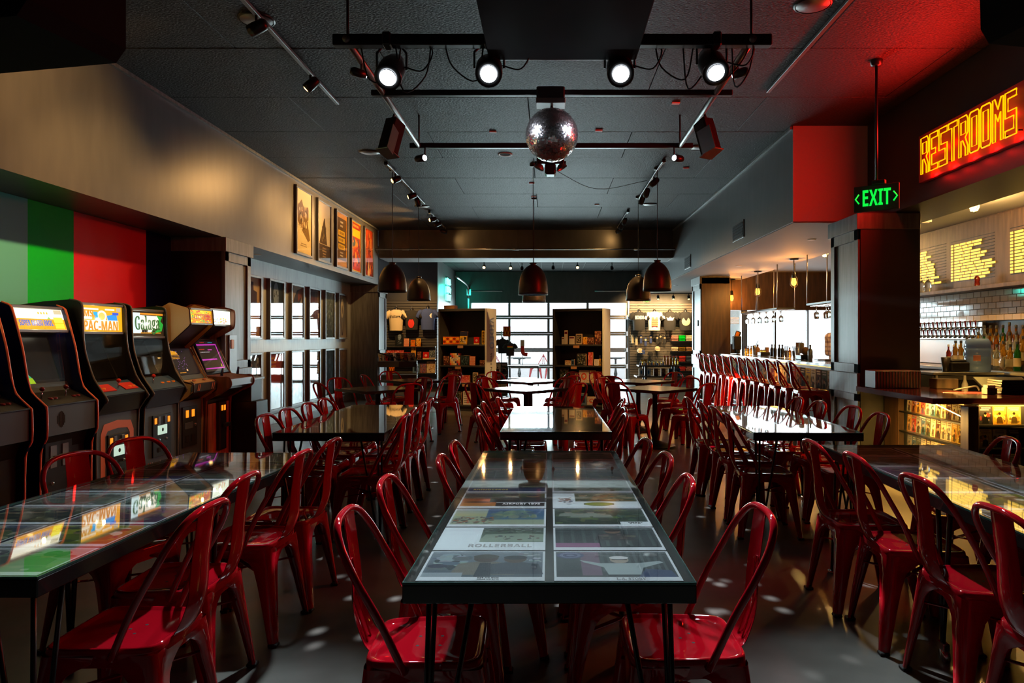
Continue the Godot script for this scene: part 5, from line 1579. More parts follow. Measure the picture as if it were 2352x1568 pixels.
func posters() -> void:
	var up := ["tan poster of a dark square-shouldered figure, upper row, next to the pillar", "black poster with a pale blue face, upper row", "beige poster with a dark swoosh and a red tip, upper row", "dark plum poster with vertical streaks, upper row", "grey-green speckled poster, upper row", "navy and cream poster with a pale oval, upper row"]
	var low := ["slate grey poster of blurred figures, lower row, next to the pillar", "red poster with orange lettering, lower row", "dark poster mostly washed out by the window's reflection, lower row", "violet collage poster, lower row", "dark green poster, lower row", "brown carved-wood look poster, lower row"]
	for k in 6:
		var d: float = [10.66, 11.60, 12.55, 13.46, 14.40, 15.30][k]
		framed(up[k], "framed posters on the left wall", P(-4.5, 1.855, d), PI / 2, 0.63, 0.975, 0.06, 21 + k, 0.036, M.grey_wood)
		framed(low[k], "framed posters on the left wall", P(-4.5, 0.69, d), PI / 2, 0.63, 0.965, 0.06, 27 + k, 0.036, M.grey_wood)
	var top := ["cream poster with a brown beast, first of five on the warm lit soffit", "cream poster with a dark pyramid figure, second of five on the warm lit soffit", "brown poster with yellow bands, third of five on the warm lit soffit", "red and yellow busy poster, fourth of five on the warm lit soffit", "orange fire poster, last of five on the warm lit soffit"]
	for k in 5:
		framed(top[k], "framed posters on the soffit", P(-3.88, 3.205, [11.14, 12.15, 13.17, 14.15, 15.14][k]), PI / 2, 0.73, 1.05, 0.045, 16 + k, 0.036, M.dark_paint)
	# what else hangs on the near pillar
	var n := thing("wall_notice", "pale notice panel with a socket plate low on the grey panelled pillar", "notice", P(-3.855, 1.12, 8.62), PI / 2)
	obj("board", BX(Vector3(0, 0, 0.008), Vector3(0.20, 0.62, 0.016), 0.002), M.grey_metal, n)
	obj("plate", BX(Vector3(-0.03, 0.2, 0.02), Vector3(0.07, 0.11, 0.008), 0.002), M.white, n)
	var v := thing("soffit_downlight", "small flat downlight under the left soffit", "recessed light", P(-4.2, 2.595, 10.2))
	obj("trim_ring", LT([Vector2(0.0, -0.006), Vector2(0.05, -0.008), Vector2(0.065, 0.0)], 18), M.white, v)

# ---------------------------------------------------------------- arcade machines
const SIDE := Basis(Vector3(0, 0, 1), Vector3(0, 1, 0), Vector3(-1, 0, 0))

func cab_panel(called: String, t: Node3D, m: Material, a: Vector2, b: Vector2, w: float, x := 0.0) -> MeshInstance3D:   # a flat panel across the machine from a (depth, height) at the top to b at the bottom
	var st := ST(true)
	var n := Vector3(0, b.x - a.x, a.y - b.y).normalized() * 0.012 if false else Vector3(0, (b.x - a.x), (a.y - b.y)).normalized() * 0.012
	var q := [Vector3(x - w / 2, a.y, a.x), Vector3(x + w / 2, a.y, a.x), Vector3(x + w / 2, b.y, b.x), Vector3(x - w / 2, b.y, b.x)]
	face(st, q[0], q[1], q[2], q[3])
	var r := []
	for v in q:
		r.append(v - n)
	var e := Rect2(0.01, 0.01, 0.002, 0.002)
	face(st, r[1], r[0], r[3], r[2], e)
	face(st, r[0], r[1], q[1], q[0], e)
	face(st, q[3], q[2], r[2], r[3], e)
	face(st, r[0], q[0], q[3], r[3], e)
	face(st, q[1], r[1], r[2], q[2], e)
	return obj(called, st, m, t)

func tilt_basis(a: Vector2, b: Vector2) -> Basis:
	var y := Vector3(0, a.y - b.y, a.x - b.x).normalized()
	return Basis(Vector3.RIGHT, y, Vector3.RIGHT.cross(y))

func machine(label: String, d0: float, d1: float, outline: Array, side_mat: Material, mold: Material, edge_from: int) -> Node3D:
	var t := thing("arcade_machine", label, "arcade machine", P(-4.47, 0, (d0 + d1) * 0.5), PI / 2, "upright arcade machines along the striped wall")
	var w := d1 - d0
	var pts := []
	for i in range(0, outline.size(), 2):
		pts.append(Vector2(outline[i], outline[i + 1]))
	for s in [-1, 1]:
		var sp := obj("side_panel", PR(pts, -0.011, 0.011, Transform3D(SIDE, Vector3(s * (w * 0.5 - 0.011), 0, 0))), side_mat, t)
		var line := []
		for i in range(edge_from, pts.size()):
			line.append(Vector3(s * (w * 0.5 - 0.011), pts[i].y, pts[i].x))
		obj("edge_molding", TB(curve(line, 3), 0.009, 6), mold, sp)
	return t

func cab_body(t: Node3D, w: float, inner: Array, m: Material) -> void:
	var pts := []
	for i in range(0, inner.size(), 2):
		pts.append(Vector2(inner[i], inner[i + 1]))
	obj("cabinet_body", PR(pts, -w * 0.5 + 0.023, w * 0.5 - 0.023, Transform3D(SIDE, Vector3.ZERO)), m, t)

func joystick(t: Node3D, at: Vector3, tip: Material) -> void:
	var j := obj("joystick", TB([at, at + Vector3(0, 0.06, 0.004)], 0.006, 8), M.chrome, t)
	obj("ball_knob", LT(arc_profile(0.018, 8), 12, Transform3D(Basis.IDENTITY, at + Vector3(0, 0.072, 0.005))), tip, j)

func button(t: Node3D, at: Vector3, m: Material) -> void:
	obj("button", LT([Vector2(0.019, -0.004), Vector2(0.019, 0.006), Vector2(0.014, 0.010), Vector2(0.0, 0.010)], 12, Transform3D(Basis.IDENTITY, at)), m, t)

func coin_door(t: Node3D, at: Vector3, w: float, h: float, style: int) -> void:
	var c := obj("coin_door", BX(at, Vector3(w, h, 0.012), 0.003), M.cab_black, t)
	var z := at.z + 0.008
	if style == 0:          # two steel slot plates
		for s in [-1, 1]:
			obj("slot_plate", BX(Vector3(at.x + s * w * 0.22, at.y + h * 0.2, z), Vector3(0.07, 0.17, 0.008), 0.002), M.grey_metal, c)
			obj("coin_slot", BX(Vector3(at.x + s * w * 0.22 + 0.01, at.y + h * 0.2, z + 0.006), Vector3(0.03, 0.012, 0.008)), M.hole, c)
		obj("lock", LT([Vector2(0.014, 0), Vector2(0.012, 0.01), Vector2(0, 0.011)], 10, Transform3D(Basis(Vector3.RIGHT, PI / 2), Vector3(at.x - w * 0.25, at.y - h * 0.2, z - 0.002))), M.chrome, c)
	elif style == 1:        # lit slots over a white card
		for s in [-1, 1]:
			obj("coin_lamp", BX(Vector3(at.x + s * w * 0.36, at.y + h * 0.36, z), Vector3(0.034, 0.055, 0.006), 0.001), M.coin_amber, c)
			obj("slot_plate", BX(Vector3(at.x + s * w * 0.18, at.y + h * 0.36, z), Vector3(0.04, 0.075, 0.008), 0.002), M.steel, c)
			obj("return_knob", LT([Vector2(0.012, 0), Vector2(0.014, 0.012), Vector2(0, 0.014)], 10, Transform3D(Basis(Vector3.RIGHT, PI / 2), Vector3(at.x + s * w * 0.2, at.y - h * 0.10, z - 0.002))), M.chrome, c)
			obj("return_slot", BX(Vector3(at.x + s * w * 0.18, at.y - h * 0.34, z), Vector3(0.04, 0.045, 0.004)), M.hole, c)
		var card := obj("price_sign", BX(Vector3(at.x, at.y + h * 0.13, z), Vector3(w * 0.5, h * 0.22, 0.006), 0.001), M.coin_white, c)
		obj("crest_print", LT([Vector2(0.018, 0), Vector2(0, 0.001)], 14, Transform3D(Basis(Vector3.RIGHT, PI / 2), Vector3(at.x, at.y + h * 0.13, z + 0.0035))), M.ink, card)
	else:                   # two lit slots, label plate, two return doors
		for s in [-1, 1]:
			obj("coin_lamp", BX(Vector3(at.x + s * w * 0.2, at.y + h * 0.32, z), Vector3(0.05, 0.075, 0.008), 0.002), M.coin_amber, c)
			obj("return_slot", BX(Vector3(at.x + s * w * 0.2, at.y - h * 0.3, z), Vector3(0.06, 0.07, 0.006), 0.002), M.hole, c)
		obj("label_plate", BX(Vector3(at.x - 0.03, at.y + 0.01, z), Vector3(w * 0.55, h * 0.16, 0.005), 0.002), M.cab_grey, c)
		obj("lock", LT([Vector2(0.018, 0), Vector2(0.016, 0.01), Vector2(0, 0.011)], 12, Transform3D(Basis(Vector3.RIGHT, PI / 2), Vector3(at.x + w * 0.36, at.y + 0.01, z - 0.002))), M.chrome, c)

func marquee(t: Node3D, m: Material, a: Vector2, b: Vector2, w: float, e: float, c: Color) -> Node3D:
	var p := cab_panel("marquee_sign", t, m, a, b, w)
	for s in [[a, 0.012], [b, -0.012]]:
		obj("retainer_strip", BX(Vector3(0, s[0].y + s[1], s[0].x + 0.004), Vector3(w, 0.022, 0.02), 0.003), M.grey_metal, t)
	var mid := t.transform * Vector3(0, (a.y + b.y) * 0.5, maxf(a.x, b.x) + 0.03)
	omni("marquee_light", mid, c, e * 0.02, 0.012)
	return p

func arcade() -> void:
	# two machines of one make: dark navy sides with salmon edging, grey apron below the controls
	for k in 2:
		var d0: float = [4.44, 5.17][k]
		var w := 0.60
		var t := machine(["dark arcade machine at the left edge of the photo, salmon edging", "dark navy arcade machine with salmon edging and an orange and white SUPER MARIO BROS. marquee"][k], d0, d0 + w, [0, 0, 0, 1.64, 0.10, 1.66, 0.47, 1.66, 0.53, 1.635, 0.555, 1.58, 0.62, 1.33, 0.655, 1.12, 0.69, 1.0, 0.785, 0.905, 0.80, 0.87, 0.80, 0.665, 0.755, 0.55, 0.75, 0.0], M.navy_stripe, M.t_mold, 3)
		cab_body(t, w, [0.02, 0.02, 0.02, 1.60, 0.48, 1.60, 0.48, 1.44, 0.40, 1.42, 0.52, 1.0, 0.74, 0.89, 0.74, 0.68, 0.70, 0.55, 0.70, 0.02], M.cab_black)
		var a := Vector2(0.515, 1.622)
		var b := Vector2(0.565, 1.462)
		var p := marquee(t, M.marquee_orange, a, b, w - 0.05, 0.5, Color(1, 0.75, 0.35))
		var tb := tilt_basis(a, b)
		if k == 1:
			letters("SUPER MARIO BROS.", 0.045, M.lit_blue, p, Vector3(-0.05, 1.512, 0.556), tb, "Droid Sans", 0.002, "title_print", 0.36)
		cab_panel("screen", t, M.screen_green if k == 1 else M.screen_off, Vector2(0.43, 1.40), Vector2(0.545, 1.03), w - 0.14)
		cab_panel("glass_pane", t, M.glass, Vector2(0.545, 1.445), Vector2(0.615, 1.02), w - 0.05)
		cab_panel("control_panel", t, M.cab_black, Vector2(0.60, 0.985), Vector2(0.79, 0.895), w - 0.046)
		cab_panel("instruction_strip", t, M.cab_grey, Vector2(0.565, 1.05), Vector2(0.60, 0.985), w - 0.06)
		cab_panel("apron", t, M.cab_grey, Vector2(0.79, 0.893), Vector2(0.79, 0.672), w - 0.046)
		obj("apron_lip", BX(Vector3(0, 0.896, 0.79), Vector3(w - 0.046, 0.014, 0.02), 0.004), M.cab_black, t)
		var st := ST(true)
		for i in 7:
			var hh: float = [0.06, 0.09, 0.115, 0.125, 0.115, 0.09, 0.06][i]
			box(st, Vector3(-0.12 + (i - 3) * 0.013, 0.785, 0.7905), Vector3(0.005, hh, 0.003))
		obj("speaker_slots", st, M.hole, t).set_meta("kind", "stuff")
		for s in [-1, 1]:
			joystick(t, Vector3(s * 0.13 - 0.06, 0.945, 0.69), M.tap_red)
			for i in 2:
				button(t, Vector3(s * 0.13 + 0.02 + i * 0.05, 0.938, 0.70), M.tap_red)
		coin_door(t, Vector3(-0.04, 0.40, 0.712), 0.30, 0.50, 0)
	# black machine with an orange marquee and pink arch on the front
	var w2 := 0.62
	var hull := [0, 0, 0, 1.66, 0.30, 1.70, 0.50, 1.715, 0.575, 1.70, 0.605, 1.655, 0.612, 1.45, 0.63, 1.28, 0.70, 1.06, 0.80, 0.905, 0.805, 0.86, 0.725, 0.74, 0.72, 0.0]
	var t2 := machine("black arcade machine with an orange PAC-MAN marquee and a pink arch on its front", 5.86, 5.86 + w2, hull, M.cab_black, M.t_mold_grey, 3)
	cab_body(t2, w2, [0.02, 0.02, 0.02, 1.66, 0.54, 1.66, 0.54, 1.43, 0.36, 1.40, 0.55, 1.03, 0.76, 0.90, 0.70, 0.75, 0.70, 0.02], M.cab_black)
	var a2 := Vector2(0.578, 1.672)
	var b2 := Vector2(0.585, 1.452)
	var p2 := marquee(t2, M.marquee_blue, a2, b2, w2 - 0.05, 0.6, Color(1, 0.7, 0.3))
	letters("MS.", 0.055, M.lit_orange, p2, Vector3(-0.19, 1.605, 0.592), tilt_basis(a2, b2), "Droid Sans", 0.003, "title_print", 0.15)
	letters("PAC-MAN", 0.085, M.lit_orange, p2, Vector3(-0.03, 1.50, 0.594), tilt_basis(a2, b2), "Droid Sans", 0.003, "title_print", 0.46)
	cab_panel("screen", t2, M.screen_off, Vector2(0.40, 1.40), Vector2(0.56, 1.04), w2 - 0.14)
	cab_panel("glass_pane", t2, M.glass, Vector2(0.59, 1.43), Vector2(0.63, 1.05), w2 - 0.05)
	cab_panel("control_panel", t2, M.cab_blue, Vector2(0.63, 1.02), Vector2(0.79, 0.915), w2 - 0.046)
	for s in [-1, 1]:
		cab_panel("red_stripe", t2, M.cloth_red, Vector2(0.672, 1.000), Vector2(0.752, 0.949), 0.19, s * 0.16)
	cab_panel("control_front", t2, M.cab_black, Vector2(0.795, 0.905), Vector2(0.735, 0.755), w2 - 0.046)
	joystick(t2, Vector3(0.0, 0.955, 0.72), M.cloth_red)
	for s in [-0.2, 0.17, 0.23]:
		button(t2, Vector3(s, 0.965, 0.715), M.orange_ink)
	cab_panel("lower_front", t2, M.cab_grey, Vector2(0.715, 0.745), Vector2(0.715, 0.02), w2 - 0.046)
	var arch := []
	for v in [[-0.235, 0.1], [-0.235, 0.58], [-0.19, 0.665], [0.0, 0.685], [0.19, 0.665], [0.235, 0.58], [0.235, 0.1], [0.175, 0.1], [0.175, 0.56], [0.14, 0.605], [0.0, 0.615], [-0.14, 0.605], [-0.175, 0.56], [-0.175, 0.1]]:
		arch.append(Vector2(v[0], v[1]))
	obj("pink_arch", PR(arch, 0.0, 0.002, Transform3D(Basis.IDENTITY, Vector3(0, 0, 0.7155))), M.cab_pink, t2)
	coin_door(t2, Vector3(0, 0.37, 0.722), 0.30, 0.40, 1)
	# black machine with a blue control panel
	var t3 := machine("black arcade machine with a white and green Galaga marquee and a worn blue control panel", 6.55, 6.55 + w2, hull, M.cab_black, M.t_mold_grey, 3)
	cab_body(t3, w2, [0.02, 0.02, 0.02, 1.64, 0.54, 1.64, 0.54, 1.40, 0.36, 1.36, 0.55, 1.03, 0.76, 0.90, 0.70, 0.75, 0.70, 0.02], M.cab_black)
	var a3 := Vector2(0.578, 1.652)
	var b3 := Vector2(0.59, 1.415)
	var p3 := marquee(t3, M.marquee_green, a3, b3, w2 - 0.06, 0.6, Color(0.9, 1, 0.8))
	letters("Galaga", 0.13, M.lit_green, p3, Vector3(-0.02, 1.535, 0.597), tilt_basis(a3, b3), "Droid Serif", 0.003, "title_print", 0.42)
	letters("MIDWAY", 0.024, M.ink, p3, Vector3(-0.07, 1.462, 0.600), tilt_basis(a3, b3), "Droid Sans", 0.003, "title_print", 0.10)
	cab_panel("screen", t3, M.screen_off, Vector2(0.40, 1.38), Vector2(0.56, 1.04), w2 - 0.14)
	cab_panel("glass_pane", t3, M.glass, Vector2(0.59, 1.40), Vector2(0.63, 1.05), w2 - 0.05)
	cab_panel("control_panel", t3, M.cab_blue, Vector2(0.63, 1.02), Vector2(0.79, 0.915), w2 - 0.046)
	cab_panel("control_front", t3, M.cab_blue, Vector2(0.798, 0.905), Vector2(0.735, 0.745), w2 - 0.046)
	var wear := obj("worn_patch", PR([Vector2(-0.08, 0.78), Vector2(-0.06, 0.86), Vector2(-0.02, 0.88), Vector2(0.0, 0.82), Vector2(-0.02, 0.76)], 0, 0.001, Transform3D(Basis(Vector3.RIGHT, 0.38), Vector3(0.02, 0.07, 0.455))), M.cardboard, t3)
	wear.position.z += 0.0
	joystick(t3, Vector3(-0.13, 0.965, 0.71), M.cloth_red)
	for s in [0.02, 0.13, 0.22]:
		button(t3, Vector3(s, 0.962, 0.715), M.orange_ink)
	cab_panel("lower_front", t3, M.cab_grey, Vector2(0.715, 0.735), Vector2(0.715, 0.02), w2 - 0.046)
	coin_door(t3, Vector3(0, 0.46, 0.722), 0.32, 0.40, 1)
	var rc := RandomNumberGenerator.new()
	rc.seed = 6
	for k in 16:
		var x0 := -0.27 + k * 0.034
		obj("comet_streak", PR([Vector2(x0, 0.05), Vector2(x0 + 0.05, 0.19 + rc.randf() * 0.04), Vector2(x0 + 0.056, 0.19), Vector2(x0 + 0.014, 0.05)], 0.0, 0.002, Transform3D(Basis.IDENTITY, Vector3(0, 0, 0.7155))), [M.cloth_red, M.cab_pink, M.white, M.cab_blue][k % 4], t3)
	# tan machine with an overhanging head
	var w4 := 0.52
	var t4 := machine("tan arcade machine with an overhanging six-sided head and a yellow and red marquee", 7.22, 7.22 + w4, [0, 0, 0, 1.50, 0.43, 1.66, 0.60, 1.755, 0.79, 1.70, 0.80, 1.68, 0.81, 1.545, 0.80, 1.52, 0.56, 1.30, 0.565, 1.27, 0.735, 0.96, 0.82, 0.945, 0.845, 0.91, 0.84, 0.84, 0.80, 0.805, 0.70, 0.74, 0.69, 0.0], M.cab_tan, M.black_steel, 4)
	cab_body(t4, w4, [0.02, 0.02, 0.02, 1.49, 0.43, 1.63, 0.60, 1.72, 0.77, 1.68, 0.77, 1.54, 0.50, 1.30, 0.54, 1.26, 0.68, 0.96, 0.80, 0.92, 0.80, 0.83, 0.66, 0.74, 0.66, 0.02], M.cab_black)
	var a4 := Vector2(0.792, 1.685)
	var b4 := Vector2(0.80, 1.555)
	var p4 := marquee(t4, M.marquee_yellow, a4, b4, w4 - 0.06, 0.4, Color(1, 0.7, 0.25))
	letters("CENTIPEDE", 0.055, M.lit_red, p4, Vector3(0.02, 1.618, 0.806), tilt_basis(a4, b4), "Droid Serif", 0.003, "title_print", 0.36)
	cab_panel("screen", t4, M.screen_dots, Vector2(0.55, 1.285), Vector2(0.685, 1.015), w4 - 0.06)
	cab_panel("screen_bezel", t4, M.cab_blue, Vector2(0.69, 1.01), Vector2(0.72, 0.965), w4 - 0.05)
	cab_panel("control_panel", t4, M.cab_tan, Vector2(0.72, 0.962), Vector2(0.835, 0.93), w4 + 0.0)
	cab_panel("control_front", t4, M.cab_grey, Vector2(0.848, 0.925), Vector2(0.84, 0.845), w4 + 0.02)
	for s in [-0.18, -0.15, 0.12, 0.16]:
		obj("orange_slash", PR([Vector2(s, 0.852), Vector2(s + 0.025, 0.918), Vector2(s + 0.04, 0.918), Vector2(s + 0.015, 0.852)], 0, 0.002, Transform3D(Basis.IDENTITY, Vector3(0, 0, 0.849))), M.cab_pink, t4)
	for s in [-0.12, 0.1]:
		button(t4, Vector3(s, 0.955, 0.785), M.cab_pink)
	cab_panel("lower_front", t4, M.cab_grey, Vector2(0.685, 0.74), Vector2(0.685, 0.02), w4 - 0.046)
	coin_door(t4, Vector3(-0.03, 0.47, 0.692), 0.30, 0.42, 2)
	obj("marker_squiggle", TB(curve([Vector3(-w4 / 2 - 0.001, 1.56, 0.52), Vector3(-w4 / 2 - 0.001, 1.47, 0.50), Vector3(-w4 / 2 - 0.001, 1.43, 0.40), Vector3(-w4 / 2 - 0.001, 1.45, 0.33)], 5), 0.005, 6), M.brown_wood, t4)
	obj("marker_squiggle", TB(curve([Vector3(-w4 / 2 - 0.001, 1.45, 0.38), Vector3(-w4 / 2 - 0.001, 1.42, 0.47), Vector3(-w4 / 2 - 0.001, 1.37, 0.56)], 5), 0.005, 6), M.brown_wood, t4)
	# brown wooden machine
	var w5 := 0.62
	var t5 := machine("brown wooden arcade machine with a white and red marquee and a wide control shelf", 7.79, 7.79 + w5, [0, 0, 0, 1.66, 0.40, 1.70, 0.52, 1.76, 0.60, 1.755, 0.72, 1.725, 0.745, 1.68, 0.74, 1.54, 0.70, 1.49, 0.53, 1.40, 0.52, 1.37, 0.70, 0.98, 0.92, 0.965, 0.965, 0.93, 0.965, 0.86, 0.86, 0.79, 0.70, 0.70, 0.69, 0.0], M.cab_wood, M.cab_wood, 3)
	cab_body(t5, w5, [0.02, 0.02, 0.02, 1.64, 0.40, 1.68, 0.66, 1.70, 0.66, 1.54, 0.45, 1.40, 0.64, 0.97, 0.90, 0.93, 0.90, 0.83, 0.67, 0.70, 0.67, 0.02], M.cab_black)
	var a5 := Vector2(0.695, 1.705)
	var b5 := Vector2(0.70, 1.552)
	var p5 := marquee(t5, M.marquee_white, a5, b5, w5 - 0.06, 0.5, Color(1, 0.95, 0.8))

	cab_panel("screen", t5, M.screen_magenta, Vector2(0.545, 1.36), Vector2(0.685, 1.02), w5 - 0.12)
	cab_panel("glass_pane", t5, M.glass, Vector2(0.57, 1.38), Vector2(0.71, 1.0), w5 - 0.05)
	cab_panel("control_panel", t5, M.cab_wood, Vector2(0.70, 0.985), Vector2(0.955, 0.945), w5 - 0.04)
	cab_panel("control_front", t5, M.steel, Vector2(0.967, 0.94), Vector2(0.965, 0.865), w5 - 0.05)
	cab_panel("lower_front", t5, M.cab_wood_front, Vector2(0.695, 0.66), Vector2(0.695, 0.04), w5 - 0.12)
	for s in [-0.2, 0.2]:
		var j := obj("grip_stick", TB([Vector3(s, 0.975, 0.82), Vector3(s + 0.01, 1.06, 0.83)], 0.016, 8, false, 0.012), M.cab_blue, t5)
		j.set_meta("label", "upright grip of the control stick")
	var cd := obj("coin_box", BX(Vector3(0.02, 0.40, 0.715), Vector3(0.17, 0.56, 0.05), 0.012), M.cab_black, t5)
	for s in [-1, 1]:
		obj("coin_lamp", BX(Vector3(0.02 + s * 0.03, 0.60, 0.742), Vector3(0.035, 0.06, 0.005), 0.001), M.coin_amber, cd)
	obj("lock_hasp", BX(Vector3(0.08, 0.40, 0.75), Vector3(0.2, 0.045, 0.03), 0.004), M.black_steel, cd)
	obj("padlock", BX(Vector3(0.17, 0.35, 0.755), Vector3(0.045, 0.055, 0.02), 0.005), M.black_steel, cd)
	# low black box by the pillar
	var lb := thing("low_cabinet", "low black cabinet with a stepped edge between wooden arcade machine and pillar", "cabinet", P(-3.66, 0, 8.62))
	obj("body", BX(Vector3(0, 0.32, 0), Vector3(0.34, 0.64, 0.34), 0.006), M.cab_black, lb)
	obj("upper_body", BX(Vector3(-0.03, 0.76, 0), Vector3(0.26, 0.26, 0.30), 0.006), M.cab_black, lb)
	obj("top_ledge", BX(Vector3(-0.02, 0.905, 0), Vector3(0.31, 0.03, 0.33), 0.004), M.grey_metal, lb)

# ---------------------------------------------------------------- the shop at the back
func boxed(label: String, category: String, group: String, root_at: Vector3, turn: float, w: float, h: float, deep: float, print_no: int, lean := 0.0) -> Node3D:   # a game box, book or magazine standing on its lower edge
	var t := thing(category.replace(" ", "_"), label, category, root_at, turn, group)
	var bs := Basis(Vector3.RIGHT, -lean)
	obj("body", BX(bs * Vector3(0, h * 0.5, -deep * 0.5), Vector3(w, h, deep), 0.002, bs), M.cardboard, t)
	obj("cover_print", print_panel(w * 0.985, h * 0.985, 0.001, cell(print_no), Transform3D(bs, bs * Vector3(0, h * 0.5, 0.0))), M.prints, t)
	return t

func game_shelf(label: String, corner: Vector3, turn: float) -> Node3D:   # corner: front right foot
	var t := thing("game_shelf", label, "shelf unit", corner, turn, "black shelf units with games")
	var w := 1.03
	obj("side_panel", BX(Vector3(-0.02, 0.975, -0.22), Vector3(0.04, 1.95, 0.44), 0.004), M.side_white, t)
	obj("side_panel", BX(Vector3(-w + 0.02, 0.975, -0.22), Vector3(0.04, 1.95, 0.44), 0.004), M.shelf_black, t)
	obj("back_panel", BX(Vector3(-w * 0.5, 0.975, -0.425), Vector3(w - 0.08, 1.95, 0.03)), M.shelf_black, t)
	obj("top_panel", BX(Vector3(-w * 0.5, 1.925, -0.21), Vector3(w - 0.08, 0.05, 0.40), 0.004), M.shelf_black, t)
	obj("plinth", BX(Vector3(-w * 0.5, 0.05, -0.22), Vector3(w - 0.08, 0.10, 0.38), 0.004), M.shelf_black, t)
	for y in [0.12, 0.54, 0.87, 1.27]:
		obj("shelf", BX(Vector3(-w * 0.5, y - 0.015, -0.21), Vector3(w - 0.08, 0.03, 0.40), 0.003), M.shelf_black, t)
	for k in 3:
		obj("price_tag", BX(Vector3([-0.55, -0.60, -0.45][k], [1.225, 0.825, 0.495][k], 0.004), Vector3(0.12, 0.05, 0.006), 0.001), M.cardboard, t)
	return t

func shelf_goods(unit: Node3D, called: String, list: Array) -> void:   # [x from the right front corner, shelf height, width, height, depth, print, colour word, lean]
	for q in list:
		var at: Vector3 = unit.transform * Vector3(q[0], q[1] + 0.001, -0.06)
		boxed("%s on the %s shelf of the %s game shelf" % [q[6], {1.27: "top", 0.87: "second", 0.54: "third", 0.12: "bottom"}[q[1]], called], "game box", "games on the %s shelf unit" % called, at, unit.rotation.y + (q[8] if q.size() > 8 else 0.0), q[2], q[3], q[4], q[5], q[7])

func shirt(label: String, at: Vector3, k: float, m: Material, turn := 0.0, group := "shirts on the shop walls") -> Node3D:   # a T-shirt on a bust form, about 0.55 k tall, hung from a hook
	var t := thing("shirt", label, "shirt", at, turn, group)
	var prof := [[0.0, 0.155, 0.085], [0.10, 0.158, 0.09], [0.25, 0.17, 0.10], [0.37, 0.185, 0.105], [0.44, 0.178, 0.095], [0.485, 0.13, 0.075], [0.51, 0.075, 0.06]]
	var st := ST()
	sheet(st, func(u: float, v: float) -> Vector3:
		var f := v * (prof.size() - 1)
		var i := mini(int(f + 0.001), prof.size() - 2)
		var y: float = lerpf(prof[i][0], prof[i + 1][0], f - i)
		var a: float = lerpf(prof[i][1], prof[i + 1][1], f - i)
		var b: float = lerpf(prof[i][2], prof[i + 1][2], f - i)
		var an := -u * TAU
		var fold := 1.0 + 0.03 * sin(an * 9.0) * (1.0 - v)
		return Vector3(cos(an) * a * fold, y, sin(an) * b * fold) * k, 28, 12, true)
	obj("body_cloth", st, m, t)
	for s in [-1, 1]:
		st = ST()
		tube(st, [Vector3(s * 0.13, 0.455, 0) * k, Vector3(s * 0.20, 0.405, 0.01) * k, Vector3(s * 0.255, 0.30, 0.02) * k], 0.062 * k, 10, false, 0.07 * k)
		obj("sleeve", st, m, t)
	obj("neck_form", LT([Vector2(0.05, 0.49), Vector2(0.05, 0.53), Vector2(0.035, 0.57), Vector2(0.0, 0.575)].map(func(p): return p * k), 14), M.black_steel, t)
	obj("hook", TB([Vector3(0, 0.57, 0) * k, Vector3(0, 0.61, -0.01) * k, Vector3(0, 0.60, -0.11) * k], 0.006, 6), M.steel, t)
	return t

func slat_wall(called: String, label: String, x0: float, x1: float, y0: float, y1: float, d: float, pitch: float, m: Material) -> void:
	var t := struct(called, XB(x0, x1, y0, y1, d + 0.012, d + 0.02), M.slot, label)
	var y := y0
	while y + pitch <= y1 + 0.001:
		struct("slat", XB(x0, x1, y + 0.006, y + pitch - 0.006, d - 0.004, d + 0.012, 0.003), m, "", t)
		y += pitch

